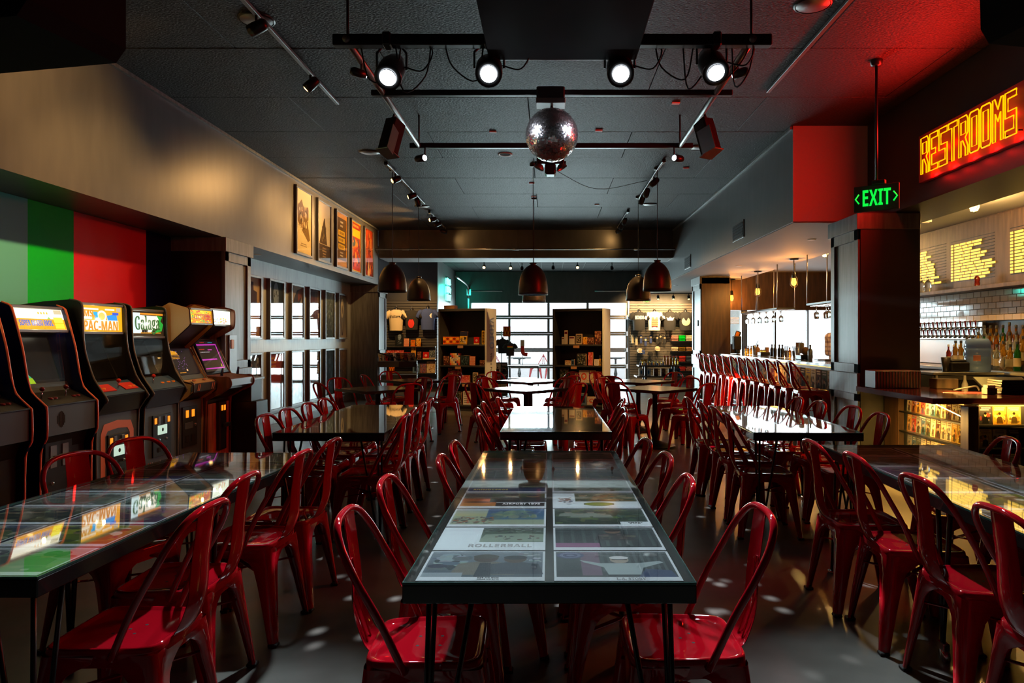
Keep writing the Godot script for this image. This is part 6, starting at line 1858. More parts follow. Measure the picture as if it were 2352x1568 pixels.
func shop() -> void:
	slat_wall("wall_slatted_left", "dark slatted display wall behind the three left shirts", -4.3, -2.91, 0.20, 2.35, 18.36, 0.067, M.slat)
	slat_wall("wall_slatted_right", "slatted display wall with four shirts right of the garage door", 2.48, 4.42, 0.10, 2.46, 21.95, 0.0787, M.slat_pale)
	# left shirts
	shirt("cream T-shirt on the left slatted wall, next to the pale pillar", P(-3.93, 1.58, 18.2), 1.05, M.cloth_cream)
	var ts := get_node("shirt")
	letters("Vulture", 0.06, M.ink, ts, Vector3(0, 0.36, 0.115), Basis.IDENTITY, "Droid Serif", 0.004, "chest_print", 0.26)
	var s2 := shirt("black shirt with an orange-red face panel, middle of the left slatted wall", P(-3.53, 1.60, 18.2), 0.98, M.cloth_black)
	obj("chest_print", LT([Vector2(0.08, 0), Vector2(0.0, 0.004)], 16, Transform3D(Basis(Vector3.RIGHT, PI / 2).scaled(Vector3(1, 1.45, 1)), Vector3(0, 0.16, 0.098))), M.cloth_red, s2)
	var s3 := shirt("navy T-shirt with a small pale chest emblem, on the left slatted wall", P(-3.12, 1.60, 18.2), 1.05, M.cloth_navy)
	obj("chest_print", PR([Vector2(-0.03, 0.0), Vector2(0.0, 0.05), Vector2(0.035, 0.06), Vector2(0.02, 0.0), Vector2(0.03, -0.06), Vector2(0.0, -0.05)], 0, 0.004, Transform3D(Basis.IDENTITY, Vector3(0.09, 0.36, 0.105))), M.cloth_white, s3)
	# display ledges and what leans on them
	for k in 3:
		var y: float = [1.17, 0.84, 0.49][k]
		tag(obj("wall_shelf", XB(-4.28, -2.93, y - 0.02, y, 18.16, 18.35, 0.003), M.shelf_black), "%s black ledge on the left slatted wall" % ["upper", "middle", "lower"][k], "shelf", "ledges on the left slatted wall")
	var rows := [
		[1.17, [[-3.85, 0.22, 0.33, 22, "dark cover with an orange emblem"], [-3.67, 0.13, 0.21, 53, "red and cream cover"], [-3.50, 0.12, 0.17, 48, "orange cover"], [-3.36, 0.12, 0.21, 58, "pale yellow cover"]]],
		[0.84, [[-4.10, 0.22, 0.24, 61, "pink cover"], [-3.86, 0.24, 0.24, 61, "wide pink cover"], [-3.65, 0.16, 0.18, 51, "dull red cover"], [-3.49, 0.12, 0.34, 58, "tall yellow cover"], [-3.34, 0.10, 0.20, 57, "small brown cover"], [-3.17, 0.16, 0.19, 51, "bright red cover"], [-3.01, 0.16, 0.30, 27, "slate cover with pale title"]]],
		[0.49, [[-4.05, 0.14, 0.24, 48, "orange cover"], [-3.42, 0.18, 0.26, 59, "blue cover"], [-3.24, 0.16, 0.26, 30, "violet cover"], [-3.04, 0.22, 0.30, 62, "tan patterned cover"]]],
	]
	for r in rows:
		for q in r[1]:
			boxed("%s on the %s ledge of the left slatted wall" % [q[4], {1.17: "upper", 0.84: "middle", 0.49: "lower"}[r[0]]], "book", "books on the left slatted wall", P(q[0], r[0] + 0.001, 18.2), 0.0, q[1], q[2], 0.03, q[3], 0.12)
	# record bin by the far left pillar
	var rb := thing("record_bin", "black steel bin of records with a sloping rim beside the far left pillar", "record bin", P(-3.12, 0, 14.6), 0.15)
	for y in [0.58, 0.86]:
		obj("tray", BX(Vector3(0, y, 0), Vector3(0.78, 0.12, 0.40), 0.004), M.shelf_black, rb)
	for s in [-1, 1]:
		for z in [-0.2, 0.2]:
			obj("upright", TB([Vector3(s * 0.39, 0, z), Vector3(s * 0.39, 1.08 - 0.22 * (s + 1) * 0.5, z)], 0.012, 6), M.chrome if s > 0 else M.black_steel, rb)
	obj("sloping_rim", TB([Vector3(-0.39, 1.10, 0.2), Vector3(0.39, 0.86, 0.2)], 0.014, 6), M.black_steel, rb)
	var rg := RandomNumberGenerator.new()
	rg.seed = 12
	for k in 9:
		boxed("record sleeve in the black record bin, %s from its high end" % ["first", "second", "third", "fourth", "fifth", "sixth", "seventh", "eighth", "ninth"][k], "record", "records in the bin", rb.transform * Vector3(-0.30 + k * 0.075, 0.925, 0.10 - 0.02 * (k % 2)), rb.rotation.y + 0.9 + rg.randf_range(-0.2, 0.2), 0.20, 0.17, 0.006, 33 + k, 0.3)
	# the two shelf units
	var ga := game_shelf("black shelf unit of games left of the garage door's middle, lettered on its side", P(-1.175, 0, 13.3), deg_to_rad(-20))
	var side := Basis(Vector3(0, -1, 0), Vector3(0, 0, -1), Vector3(1, 0, 0))
	letters("VIDEO", 0.20, M.grey_metal, ga, Vector3(0.001, 1.48, -0.22), side, "Droid Sans", 0.001, "side_print", 0.6)
	letters("Video For Your", 0.07, M.ink, ga, Vector3(0.001, 0.80, -0.20), side, "Droid Sans", 0.001, "side_print", 0.62)
	var gb := game_shelf("black shelf unit of games in front of the right half of the garage door", P(1.028, 0, 13.3), deg_to_rad(-20))
	shelf_goods(ga, "left", [[-0.78, 1.27, 0.36, 0.145, 0.08, 48, "wide orange game box", 0.0], [-0.52, 1.27, 0.16, 0.245, 0.03, 50, "navy and yellow game box", 0.1], [-0.24, 1.27, 0.115, 0.14, 0.04, 51, "red playing card box", 0.0], [-0.10, 1.27, 0.06, 0.26, 0.06, 52, "tall narrow yellow box", 0.0], [-0.88, 0.87, 0.11, 0.17, 0.03, 57, "dark brown leaning box", 0.0, 0.5], [-0.70, 0.87, 0.22, 0.23, 0.05, 49, "colourful tile game box", 0.05], [-0.48, 0.87, 0.18, 0.19, 0.05, 31, "dark green box", 0.0], [-0.33, 0.87, 0.115, 0.175, 0.03, 53, "red and cream game box", 0.05], [-0.12, 0.87, 0.11, 0.10, 0.04, 57, "small dark red box", 0.0], [-0.72, 0.54, 0.27, 0.28, 0.06, 57, "big brown fantasy game box", 0.05], [-0.50, 0.54, 0.22, 0.14, 0.10, 61, "flat pink box", 0.0], [-0.27, 0.54, 0.10, 0.20, 0.05, 54, "tall tan box", 0.0], [-0.11, 0.54, 0.14, 0.17, 0.05, 57, "square brown box", 0.0], [-0.78, 0.12, 0.14, 0.20, 0.05, 62, "tan box", 0.0], [-0.44, 0.12, 0.17, 0.26, 0.06, 63, "white box with black lettering", 0.0], [-0.62, 0.12, 0.12, 0.24, 0.05, 29, "dark speckled box", 0.0]])
	var azul := find_child("game_box_005", false, false)
	letters("AZUL", 0.035, M.ink, azul, Vector3(0, 0.114, 0.007), Basis.IDENTITY, "Droid Serif", 0.001, "title_print", 0.085)
	var qw := find_child("game_box_014", false, false)
	letters("Qwirkle", 0.05, M.cloth_red, qw, Vector3(0.02, 0.13, 0.003), Basis(Vector3.BACK, -PI / 2), "Droid Sans", 0.001, "title_print", 0.20)
	shelf_goods(gb, "right", [[-0.78, 1.27, 0.065, 0.27, 0.03, 55, "tall narrow cream box", 0.0], [-0.84, 1.27, 0.05, 0.14, 0.03, 55, "small cream box", 0.0], [-0.66, 1.27, 0.11, 0.155, 0.03, 55, "cream box with a dark title", 0.0], [-0.52, 1.27, 0.125, 0.20, 0.04, 54, "cream box with a dark picture", 0.05], [-0.40, 1.27, 0.085, 0.14, 0.03, 58, "yellow box", 0.0], [-0.29, 1.27, 0.13, 0.13, 0.05, 57, "dark brown box", 0.0], [-0.13, 1.27, 0.15, 0.25, 0.05, 57, "tall brown box", 0.0], [-0.74, 0.87, 0.12, 0.09, 0.05, 62, "low tan box", 0.0], [-0.64, 0.87, 0.06, 0.11, 0.04, 59, "small blue-grey box", 0.0], [-0.47, 0.87, 0.18, 0.22, 0.06, 29, "big dark box", 0.0], [-0.29, 0.87, 0.09, 0.25, 0.05, 61, "tall red box", 0.0], [-0.17, 0.87, 0.09, 0.12, 0.03, 63, "small white box", 0.05], [-0.08, 0.87, 0.08, 0.20, 0.03, 50, "olive box", 0.0], [-0.82, 0.54, 0.17, 0.26, 0.05, 29, "dark worn box", 0.0], [-0.63, 0.54, 0.15, 0.19, 0.05, 57, "brown box", 0.0], [-0.42, 0.54, 0.20, 0.24, 0.06, 56, "pale box with a red ring", 0.05], [-0.25, 0.54, 0.11, 0.24, 0.04, 62, "tall tan box with red marks", 0.0], [-0.11, 0.54, 0.12, 0.22, 0.04, 61, "coral box", 0.0], [-0.62, 0.12, 0.2, 0.15, 0.06, 58, "orange painted box", 0.0], [-0.44, 0.12, 0.15, 0.22, 0.05, 59, "dark blue box", 0.0], [-0.26, 0.12, 0.19, 0.16, 0.06, 56, "tan box with a ring emblem", 0.0]])
	tag(obj("cardboard_box", BX(ga.transform * Vector3(-0.86, 1.985, -0.2), Vector3(0.22, 0.07, 0.16), 0.004, Basis(Vector3.UP, -0.3)), M.cardboard), "brown cardboard box lying on top of the left game shelf", "box")
	# display in front of the garage door
	var st := thing("bust_stand", "black shirt bust with a rainbow stripe on a stand before the garage door", "display bust", P(-1.03, 0, 18.6))
	obj("stand", TB([Vector3(0, 0.02, 0), Vector3(0, 1.0, 0)], 0.015, 8), M.black_steel, st)
	obj("foot", LT([Vector2(0.16, 0), Vector2(0.16, 0.02), Vector2(0, 0.03)], 18), M.black_steel, st)
	var b1 := shirt("black T-shirt with a rainbow chest stripe, before the garage door", P(-1.03, 0.92, 18.62), 0.66, M.cloth_black, 0.0, "shirts before the garage door")
	for k in 4:
		obj("chest_print", BX(Vector3(0, 0.255 - k * 0.014, 0.066), Vector3(0.14, 0.013, 0.010)), [M.cloth_red, M.orange_ink, M.yellow_ink, M.green_stripe][k], b1)
	shirt("black T-shirt hanging higher before the garage door, left of the rainbow one", P(-1.25, 0.98, 18.9), 0.75, M.cloth_black, 0.3, "shirts before the garage door")
	obj("hanging_stand", TB([Vector3(0, -0.97, -0.1), Vector3(0, 0.60, -0.1)], 0.012, 8), M.black_steel, get_node("shirt_004"))
	tag(boxed("orange lettered sign card above the black shirts", "sign card", "", P(-1.14, 1.43, 19.0), 0.0, 0.2, 0.27, 0.02, 48), "orange lettered sign card above the black shirts before the garage door", "sign")
	var sk := thing("sock_form", "red and grey sock on a foot form right of the rainbow shirt", "sock", P(-0.70, 0.94, 18.4))
	obj("sock", TB(curve([Vector3(0, 0.38, 0), Vector3(0, 0.15, 0), Vector3(0.03, 0.04, 0), Vector3(0.13, 0.02, 0)], 4), 0.05, 10), M.cloth_red, sk)
	obj("cuff", TB([Vector3(0, 0.24, 0), Vector3(0, 0.40, 0)], 0.053, 10), M.cloth_cream, sk)
	obj("support_rod", TB([Vector3(0, -0.264, 0), Vector3(0, 0.05, 0)], 0.008, 6), M.steel, sk)
	var dt := thing("display_table", "small black two-tier display table before the garage door", "table", P(-0.69, 0, 18.4))
	obj("top_board", BX(Vector3(0, 0.66, 0), Vector3(0.84, 0.03, 0.4), 0.003), M.black_steel, dt)
	obj("lower_board", BX(Vector3(0, 0.34, 0), Vector3(0.84, 0.03, 0.4), 0.003), M.black_steel, dt)
	for s in [-0.40, 0.40]:
		for z in [-0.18, 0.18]:
			obj("leg", BX(Vector3(s, 0.33, z), Vector3(0.03, 0.66, 0.03)), M.black_steel, dt)
	var mr := thing("magazine_stand", "black and white magazine stand just right of the left game shelf", "magazine stand", P(-1.18, 0, 17.2), 0.2)
	obj("frame", BX(Vector3(0, 0.4, -0.03), Vector3(0.34, 0.8, 0.03), 0.004), M.black_steel, mr)
	for k in 3:
		for i in 2:
			obj("magazine", print_panel(0.15, 0.22, 0.008, cell(33 + k * 2 + i), Transform3D(Basis(Vector3.RIGHT, -0.2), Vector3(-0.08 + i * 0.16, 0.16 + k * 0.25, 0.02))), M.prints, mr)
	# right slatted wall
	var words := ["dark T-shirt with white scrawled lettering, left of the right slatted wall", "cream T-shirt with red print, second on the right slatted wall", "dark T-shirt with pale blue lettering, third on the right slatted wall", "dark T-shirt with a pale round picture, last on the right slatted wall"]
	for k in 4:
		var q := shirt(words[k], P([2.74, 3.21, 3.68, 4.16][k], 1.62, 21.72), 1.12, [M.cloth_black, M.cloth_white, M.cloth_black, M.cloth_black][k], 0.0, "shirts on the right slatted wall")
		match k:
			0: letters("MONDO", 0.11, M.cloth_white, q, Vector3(0, 0.39, 0.118), Basis.IDENTITY, "Droid Sans", 0.006, "chest_print", 0.26)
			1: obj("chest_print", print_panel(0.2, 0.28, 0.004, cell(53), Transform3D(Basis.IDENTITY, Vector3(0, 0.26, 0.112))), M.prints, q)
			2: obj("chest_print", PR([Vector2(-0.12, 0.40), Vector2(-0.05, 0.37), Vector2(0, 0.43), Vector2(0.05, 0.37), Vector2(0.12, 0.40), Vector2(0.08, 0.30), Vector2(-0.08, 0.30)], 0.11, 0.118), M.cloth_white, q)
			3: obj("chest_print", LT([Vector2(0.13, 0), Vector2(0, 0.006)], 18, Transform3D(Basis(Vector3.RIGHT, PI / 2), Vector3(0, 0.27, 0.108))), M.cloth_cream, q)
	for k in 8:
		var hx: float = [2.56, 2.68, 2.82, 2.96, 3.12, 3.32, 3.42, 3.55][k]
		var hy: float = [1.48, 1.42, 1.48, 1.40, 1.48, 1.46, 1.50, 1.46][k]
		var so := thing("hanging_pouch", ["narrow white hanging pack, first under the left dark shirt", "narrow white hanging pack, second, a little lower", "navy sock with a pale ring, first", "navy sock with a pale ring, lower one", "navy sock with a pale ring, third", "black hanging figure pack, first", "black hanging figure pack, middle", "black hanging figure pack, last before the folded shirts"][k], "sock" if k in [2, 3, 4] else "pack", P(hx, hy, 21.86), 0.0, "packs hung on the right slatted wall")
		obj("pack", BX(Vector3(0, -0.13, 0), Vector3(0.07 if k < 5 else 0.09, 0.26, 0.03), 0.008), [M.cloth_cream, M.cloth_cream, M.cloth_navy, M.cloth_navy, M.cloth_navy, M.cloth_black, M.cloth_black, M.cloth_black][k], so)
		if k > 1:
			obj("label_ring", LT([Vector2(0.032, 0), Vector2(0, 0.004)], 12, Transform3D(Basis(Vector3.RIGHT, PI / 2), Vector3(0, -0.07, 0.016))), M.cloth_cream, so)
		obj("hook", TB([Vector3(0, 0, 0.02), Vector3(0, 0.01, -0.08)], 0.005, 6), M.steel, so)
	for k in 4:
		var y: float = [1.29, 0.98, 0.66, 0.38][k]
		tag(obj("wall_shelf", XB(3.72, 4.40, y - 0.02, y, 21.64, 21.94, 0.003), M.shelf_black), "%s black shelf of folded shirts on the right slatted wall" % ["top", "second", "third", "bottom"][k], "shelf", "folded shirt shelves")
		for i in 3:
			var c: Material = [[M.cab_pink, M.green_stripe, M.cloth_cream], [M.cloth_cream, M.bottle_gold, M.cardboard], [M.cloth_black, M.cloth_red, M.cab_grey], [M.cloth_black, M.cloth_red, M.cab_pink]][k][i]
			var f := thing("folded_shirts", "%s stack of folded shirts, %s on the %s shelf right of the socks" % [[["pink", "green", "cream"], ["cream", "gold", "brown"], ["black", "red", "grey"], ["black", "red", "pink"]][k][i], ["left", "middle", "right"][i], ["top", "second", "third", "bottom"][k]], "folded shirts", P(3.84 + i * 0.22, y + 0.001, 21.80), 0.0, "stacks of folded shirts")
			for j in 4 - (k % 2):
				obj("folded_shirt", BX(Vector3(rg.randf_range(-0.004, 0.004), 0.022 + j * 0.043, 0), Vector3(0.20, 0.042, 0.24), 0.015), c, f)
	for k in 4:
		var cap := thing("cap", ["navy cap on the slatted wall", "cream cap behind the navy one", "black cap in the middle of the slatted wall", "cream cap higher up on the slatted wall"][k], "cap", P([2.86, 2.78, 3.10, 3.32][k], [0.92, 0.96, 0.86, 1.02][k], 21.82), 0.0, "caps on the right slatted wall")
		var cm: Material = [M.cloth_navy, M.cloth_cream, M.cloth_black, M.cloth_cream][k]
		obj("crown", LT([Vector2(0.085, 0.0), Vector2(0.085, 0.04), Vector2(0.07, 0.085), Vector2(0.035, 0.108), Vector2(0, 0.112)], 16), cm, cap)
		obj("peak", PR([Vector2(-0.07, 0.05), Vector2(-0.06, 0.13), Vector2(0, 0.155), Vector2(0.06, 0.13), Vector2(0.07, 0.05)], -0.003, 0.003, Transform3D(Basis(Vector3.RIGHT, PI / 2 + 0.25), Vector3(0, 0.01, 0))), cm, cap)
		obj("hook", TB([Vector3(0, 0.05, -0.08), Vector3(0, 0.06, -0.13)], 0.006, 6), M.steel, cap)
	# two-tier merchandise table
	var mt := thing("merchandise_table", "two-tier wooden merchandise table in front of the right slatted wall", "table", P(3.0, 0, 19.5))
	obj("top_board", BX(Vector3(0, 0.63, 0), Vector3(1.15, 0.035, 0.5), 0.004), M.brown_wood, mt)
	obj("lower_board", BX(Vector3(0, 0.34, 0.08), Vector3(1.3, 0.035, 0.62), 0.004), M.brown_wood, mt)
	for s in [-0.38, 0.42]:
		obj("leg", BX(Vector3(s, 0.31, 0.2), Vector3(0.06, 0.62, 0.06), 0.004), M.black_steel, mt)
		obj("leg", BX(Vector3(s, 0.31, -0.2), Vector3(0.06, 0.62, 0.06), 0.004), M.black_steel, mt)
	for k in 6:
		boxed(["white box with a blue oval, first at the left", "white box with a blue oval, second", "brown box, third", "brown box, fourth", "blue box, fifth", "blue box, last at the right"][k] + ", lower board of the merchandise table", "gift box", "boxes on the merchandise table", P(2.50 + k * 0.2, 0.359, 19.3), 0.1, 0.12, 0.20, 0.08, [60, 60, 57, 57, 59, 59][k])
	for k in 5:
		var bt := thing("orange_bottle", "orange bottle %s on the merchandise table" % ["first from the left", "second", "third", "fourth", "last"][k], "bottle", P(3.16 + k * 0.085, 0.649, 19.5), 0.0, "orange bottles on the merchandise table")
		obj("bottle", LT([Vector2(0.036, 0), Vector2(0.038, 0.15), Vector2(0.02, 0.19), Vector2(0.018, 0.22), Vector2(0, 0.222)], 12), M.orange_ink if k < 3 else M.bottle_gold, bt)
		obj("cap", LT([Vector2(0.02, 0.215), Vector2(0.02, 0.25), Vector2(0, 0.252)], 10), M.cloth_red, bt)
	for k in 14:
		var y := 0.649
		var fx := 2.48 + k * 0.052
		var fg := thing("toy_figure", "small painted toy figure standing in the row on the merchandise table", "toy", P(fx, y, 19.35 + 0.06 * (k % 2)), 0.0, "toy figures on the merchandise table")
		obj("body", LT([Vector2(0.022, 0), Vector2(0.016, 0.04), Vector2(0.02, 0.06), Vector2(0.0, 0.065)], 10), [M.cloth_navy, M.orange_ink, M.cloth_cream][k % 3], fg)
		obj("head", LT(arc_profile(0.02, 6), 10, Transform3D(Basis.IDENTITY, Vector3(0, 0.08, 0))), [M.cloth_cream, M.bottle_gold][k % 2], fg)
	boxed("open yellow book propped up at the left end of the merchandise table", "book", "", P(2.62, 0.649, 19.55), 0.3, 0.2, 0.15, 0.02, 58, 0.3)
	# lamps of the shop
	var tr := thing("shop_track", "black track with spot heads above the four right shirts", "track light", P(3.25, 2.70, 20.9))
	obj("rail", BX(Vector3(0, 0, 0), Vector3(2.0, 0.03, 0.035)), M.black_steel, tr)
	for k in 4:
		var hx: float = [-0.55, -0.05, 0.4, 0.85][k]
		var hd := obj("spot_head", LT([Vector2(0.03, -0.06), Vector2(0.045, -0.06), Vector2(0.04, 0.05), Vector2(0.0, 0.055)], 12, Transform3D(Basis(Vector3.RIGHT, -0.5), Vector3(hx, -0.12, 0))), M.black_steel, tr)
		obj("lamp_lens", LT([Vector2(0.03, -0.058), Vector2(0, -0.066)], 12, Transform3D(Basis(Vector3.RIGHT, -0.5), Vector3(hx, -0.12, 0))), M.lamp_warm, hd)
		obj("stem", TB([Vector3(hx, 0, 0), Vector3(hx, -0.09, 0)], 0.01, 6), M.black_steel, hd)
		spot("shop_spot", P(3.25 + hx, 2.50, 20.93), P(3.25 + hx, 1.9, 21.95), Color(1, 0.62, 0.27), 3.6, 52.0, 0.9, 0.04)
	for k in 6:
		var sx: float = [-1.75, -1.05, -0.75, 0.1, 0.75, 1.7][k]
		var lit: bool = k in [0, 1, 4]
		var sd: float = [19.0, 19.2, 19.4, 19.2, 19.0, 19.3][k]
		var sl := thing("shop_ceiling_spot", ["lit ceiling spot left of the middle pendant, leftmost", "smaller lit ceiling spot beside an unlit one", "unlit ceiling spot left of the middle pendant", "unlit ceiling spot right of the middle pendant", "lit ceiling spot right of the middle pendant", "unlit ceiling spot near the right shop wall"][k], "spot lamp", P(sx, 3.435, sd), 0.0, "spots on the shop ceiling")
		obj("stem", TB([Vector3(0, 0, 0), Vector3(0, -0.10, 0)], 0.012, 6), M.black_steel, sl)
		var hb := Basis(Quaternion(Vector3.UP, Vector3(0, 0.5, -0.86)))
		obj("spot_head", LT([Vector2(0.036, -0.05), Vector2(0.045, -0.05), Vector2(0.04, 0.06), Vector2(0.0, 0.065)], 12, Transform3D(hb, Vector3(0, -0.14, 0))), M.black_steel, sl)
		if lit:
			obj("lamp_lens", LT([Vector2(0.036, -0.049), Vector2(0.0, -0.056)], 12, Transform3D(hb, Vector3(0, -0.14, 0))), M.lamp_warm, sl)
			spot("shop_ceiling_light", P(sx, 3.22, sd - 0.1), P([-1.7, -1.2, 0, 0, 0.6, 0][k], 1.0, 13.6), WARM, 4.0, 30.0, 0.8, 0.03)
	spot("shirt_wall_light", P(-3.4, 3.1, 16.6), P(-3.6, 1.4, 18.35), WARM, 7.0, 40.0, 0.9, 0.04)
	# teal neon on the side wall
	var nt := thing("teal_neon", "teal neon squiggle sign on the shop's side wall", "neon sign", P(-2.895, 2.75, 20.0), PI / 2)
	obj("acrylic_panel", BX(Vector3(0, 0, 0.03), Vector3(0.95, 0.72, 0.01)), M.glass, nt)
	for k in 3:
		var zz := []
		for i in 14:
			zz.append(Vector3(-0.38 + i * 0.058, 0.22 - k * 0.22 + 0.09 * sin(i * 1.9 + k), 0.06))
		obj("neon_tube", TB(curve(zz, 3), 0.011, 6), M.neon_teal, nt)
	omni("teal_glow", P(-2.70, 2.75, 20.0), Color(0.02, 0.9, 0.65), 0.5, 0.15)

# ---------------------------------------------------------------- the bar
func bottle(label: String, group: String, at: Vector3, m: Material, h: float, r: float, cap: Material, band := true) -> Node3D:
	var t := thing("bottle", label, "bottle", at, 0.0, group)
	obj("glass", LT([Vector2(r * 0.9, 0), Vector2(r, 0.012), Vector2(r, h * 0.58), Vector2(r * 0.8, h * 0.68), Vector2(r * 0.36, h * 0.76), Vector2(r * 0.34, h * 0.94)], 14), m, t)
	obj("cap", LT([Vector2(r * 0.42, h * 0.90), Vector2(r * 0.42, h), Vector2(0, h + 0.002)], 10), cap, t)
	if band:
		obj("paper_band", LT([Vector2(r * 1.02, h * 0.16), Vector2(r * 1.02, h * 0.44)], 14), M.cloth_cream, t)
	return t

func caged_pendant(label: String, at: Vector3, ceil_y: float, e: float) -> void:
	var t := thing("caged_bulb", label, "pendant lamp", at, 0.0, "amber bulbs in wire cages over the bar")
	obj("glass_bulb", LT([Vector2(0.0, -0.075), Vector2(0.034, -0.05), Vector2(0.042, -0.01), Vector2(0.03, 0.05), Vector2(0.02, 0.07)], 16), M.bulb_amber, t)
	var st := ST()
	for k in 6:
		var a := TAU * k / 6
		tube(st, [Vector3(cos(a) * 0.03, 0.10, sin(a) * 0.03), Vector3(cos(a) * 0.065, 0.04, sin(a) * 0.065), Vector3(cos(a) * 0.065, -0.06, sin(a) * 0.065), Vector3(cos(a) * 0.02, -0.10, sin(a) * 0.02)], 0.003, 5)
	obj("wire_cage", st, M.black_steel, t)
	obj("socket", LT([Vector2(0.03, 0.06), Vector2(0.036, 0.10), Vector2(0.03, 0.16), Vector2(0.0, 0.17)], 12), M.black_steel, t)
	obj("rod", TB([Vector3(0, 0.16, 0), Vector3(0, ceil_y - at.y - 0.02, 0)], 0.008, 6), M.black_steel, t)
	obj("ceiling_canopy", LT([Vector2(0.0, ceil_y - at.y - 0.03), Vector2(0.075, ceil_y - at.y - 0.028), Vector2(0.08, ceil_y - at.y)], 16), M.black_steel, t)
	omni("bulb_light", at, AMBER, e, 0.02)

func jar_light(label: String, at: Vector3, e: float) -> void:
	var t := thing("jar_light", label, "ceiling lamp", at, 0.0, "caged jar lamps on the bar ceiling")
	obj("lamp_jar", LT([Vector2(0.0, -0.15), Vector2(0.035, -0.14), Vector2(0.05, -0.10), Vector2(0.05, -0.02)], 16), M.bulb_core, t)
	obj("base_plate", LT([Vector2(0.06, -0.03), Vector2(0.07, 0.0), Vector2(0.0, 0.0)], 16), M.black_steel, t)
	var st := ST()
	for k in 4:
		var a := TAU * k / 4
		tube(st, [Vector3(cos(a) * 0.06, 0.0, sin(a) * 0.06), Vector3(cos(a) * 0.058, -0.11, sin(a) * 0.058), Vector3(0, -0.165, 0)], 0.003, 5)
	obj("wire_cage", st, M.black_steel, t)
	omni("jar_glow", at + Vector3(0, -0.09, 0), Color(1, 0.55, 0.16), e, 0.03)

func glass_rack(label: String, d0: float, d1: float) -> void:
	var y := 1.93
	var t := thing("glass_rack", label, "glass rack", P(4.3, y, (d0 + d1) * 0.5), 0.0, "hanging racks over the bar")
	var l := d1 - d0
	for s in [-1, 1]:
		obj("long_rail", BX(Vector3(s * 0.16, 0, 0), Vector3(0.025, 0.03, l), 0.002), M.black_steel, t)
		obj("end_rail", BX(Vector3(0, 0, s * l * 0.5), Vector3(0.345, 0.03, 0.025), 0.002), M.black_steel, t)
		for z in [-0.5, 0.0, 0.5]:
			obj("hanging_rod", TB([Vector3(s * 0.16, 0, z * l), Vector3(s * 0.16, (2.90 if s > 0 else 2.735) - y, z * l)], 0.010, 6), M.steel, t)
	for k in 5:
		obj("stem_channel", BX(Vector3(-0.12 + k * 0.06, -0.03, 0), Vector3(0.02, 0.008, l - 0.1)), M.steel, t)
	# glasses hung by their feet
	for k in 14:
		var g0 := thing("stem_glass", "stemmed glass hung upside down in " + ("the rack nearer the pillar" if d0 < 10 else "the rack before the bar windows"), "glass", t.position + Vector3(-0.09 + (k % 3) * 0.09, -0.035, -l * 0.42 + k * l * 0.062), 0.0, "glasses in " + ("the near rack" if d0 < 10 else "the far rack"))
		obj("bowl", LT([Vector2(0.036, -0.20), Vector2(0.043, -0.15), Vector2(0.036, -0.105), Vector2(0.006, -0.085), Vector2(0.004, -0.01), Vector2(0.035, 0.0)], 12), M.solid_glass, g0)

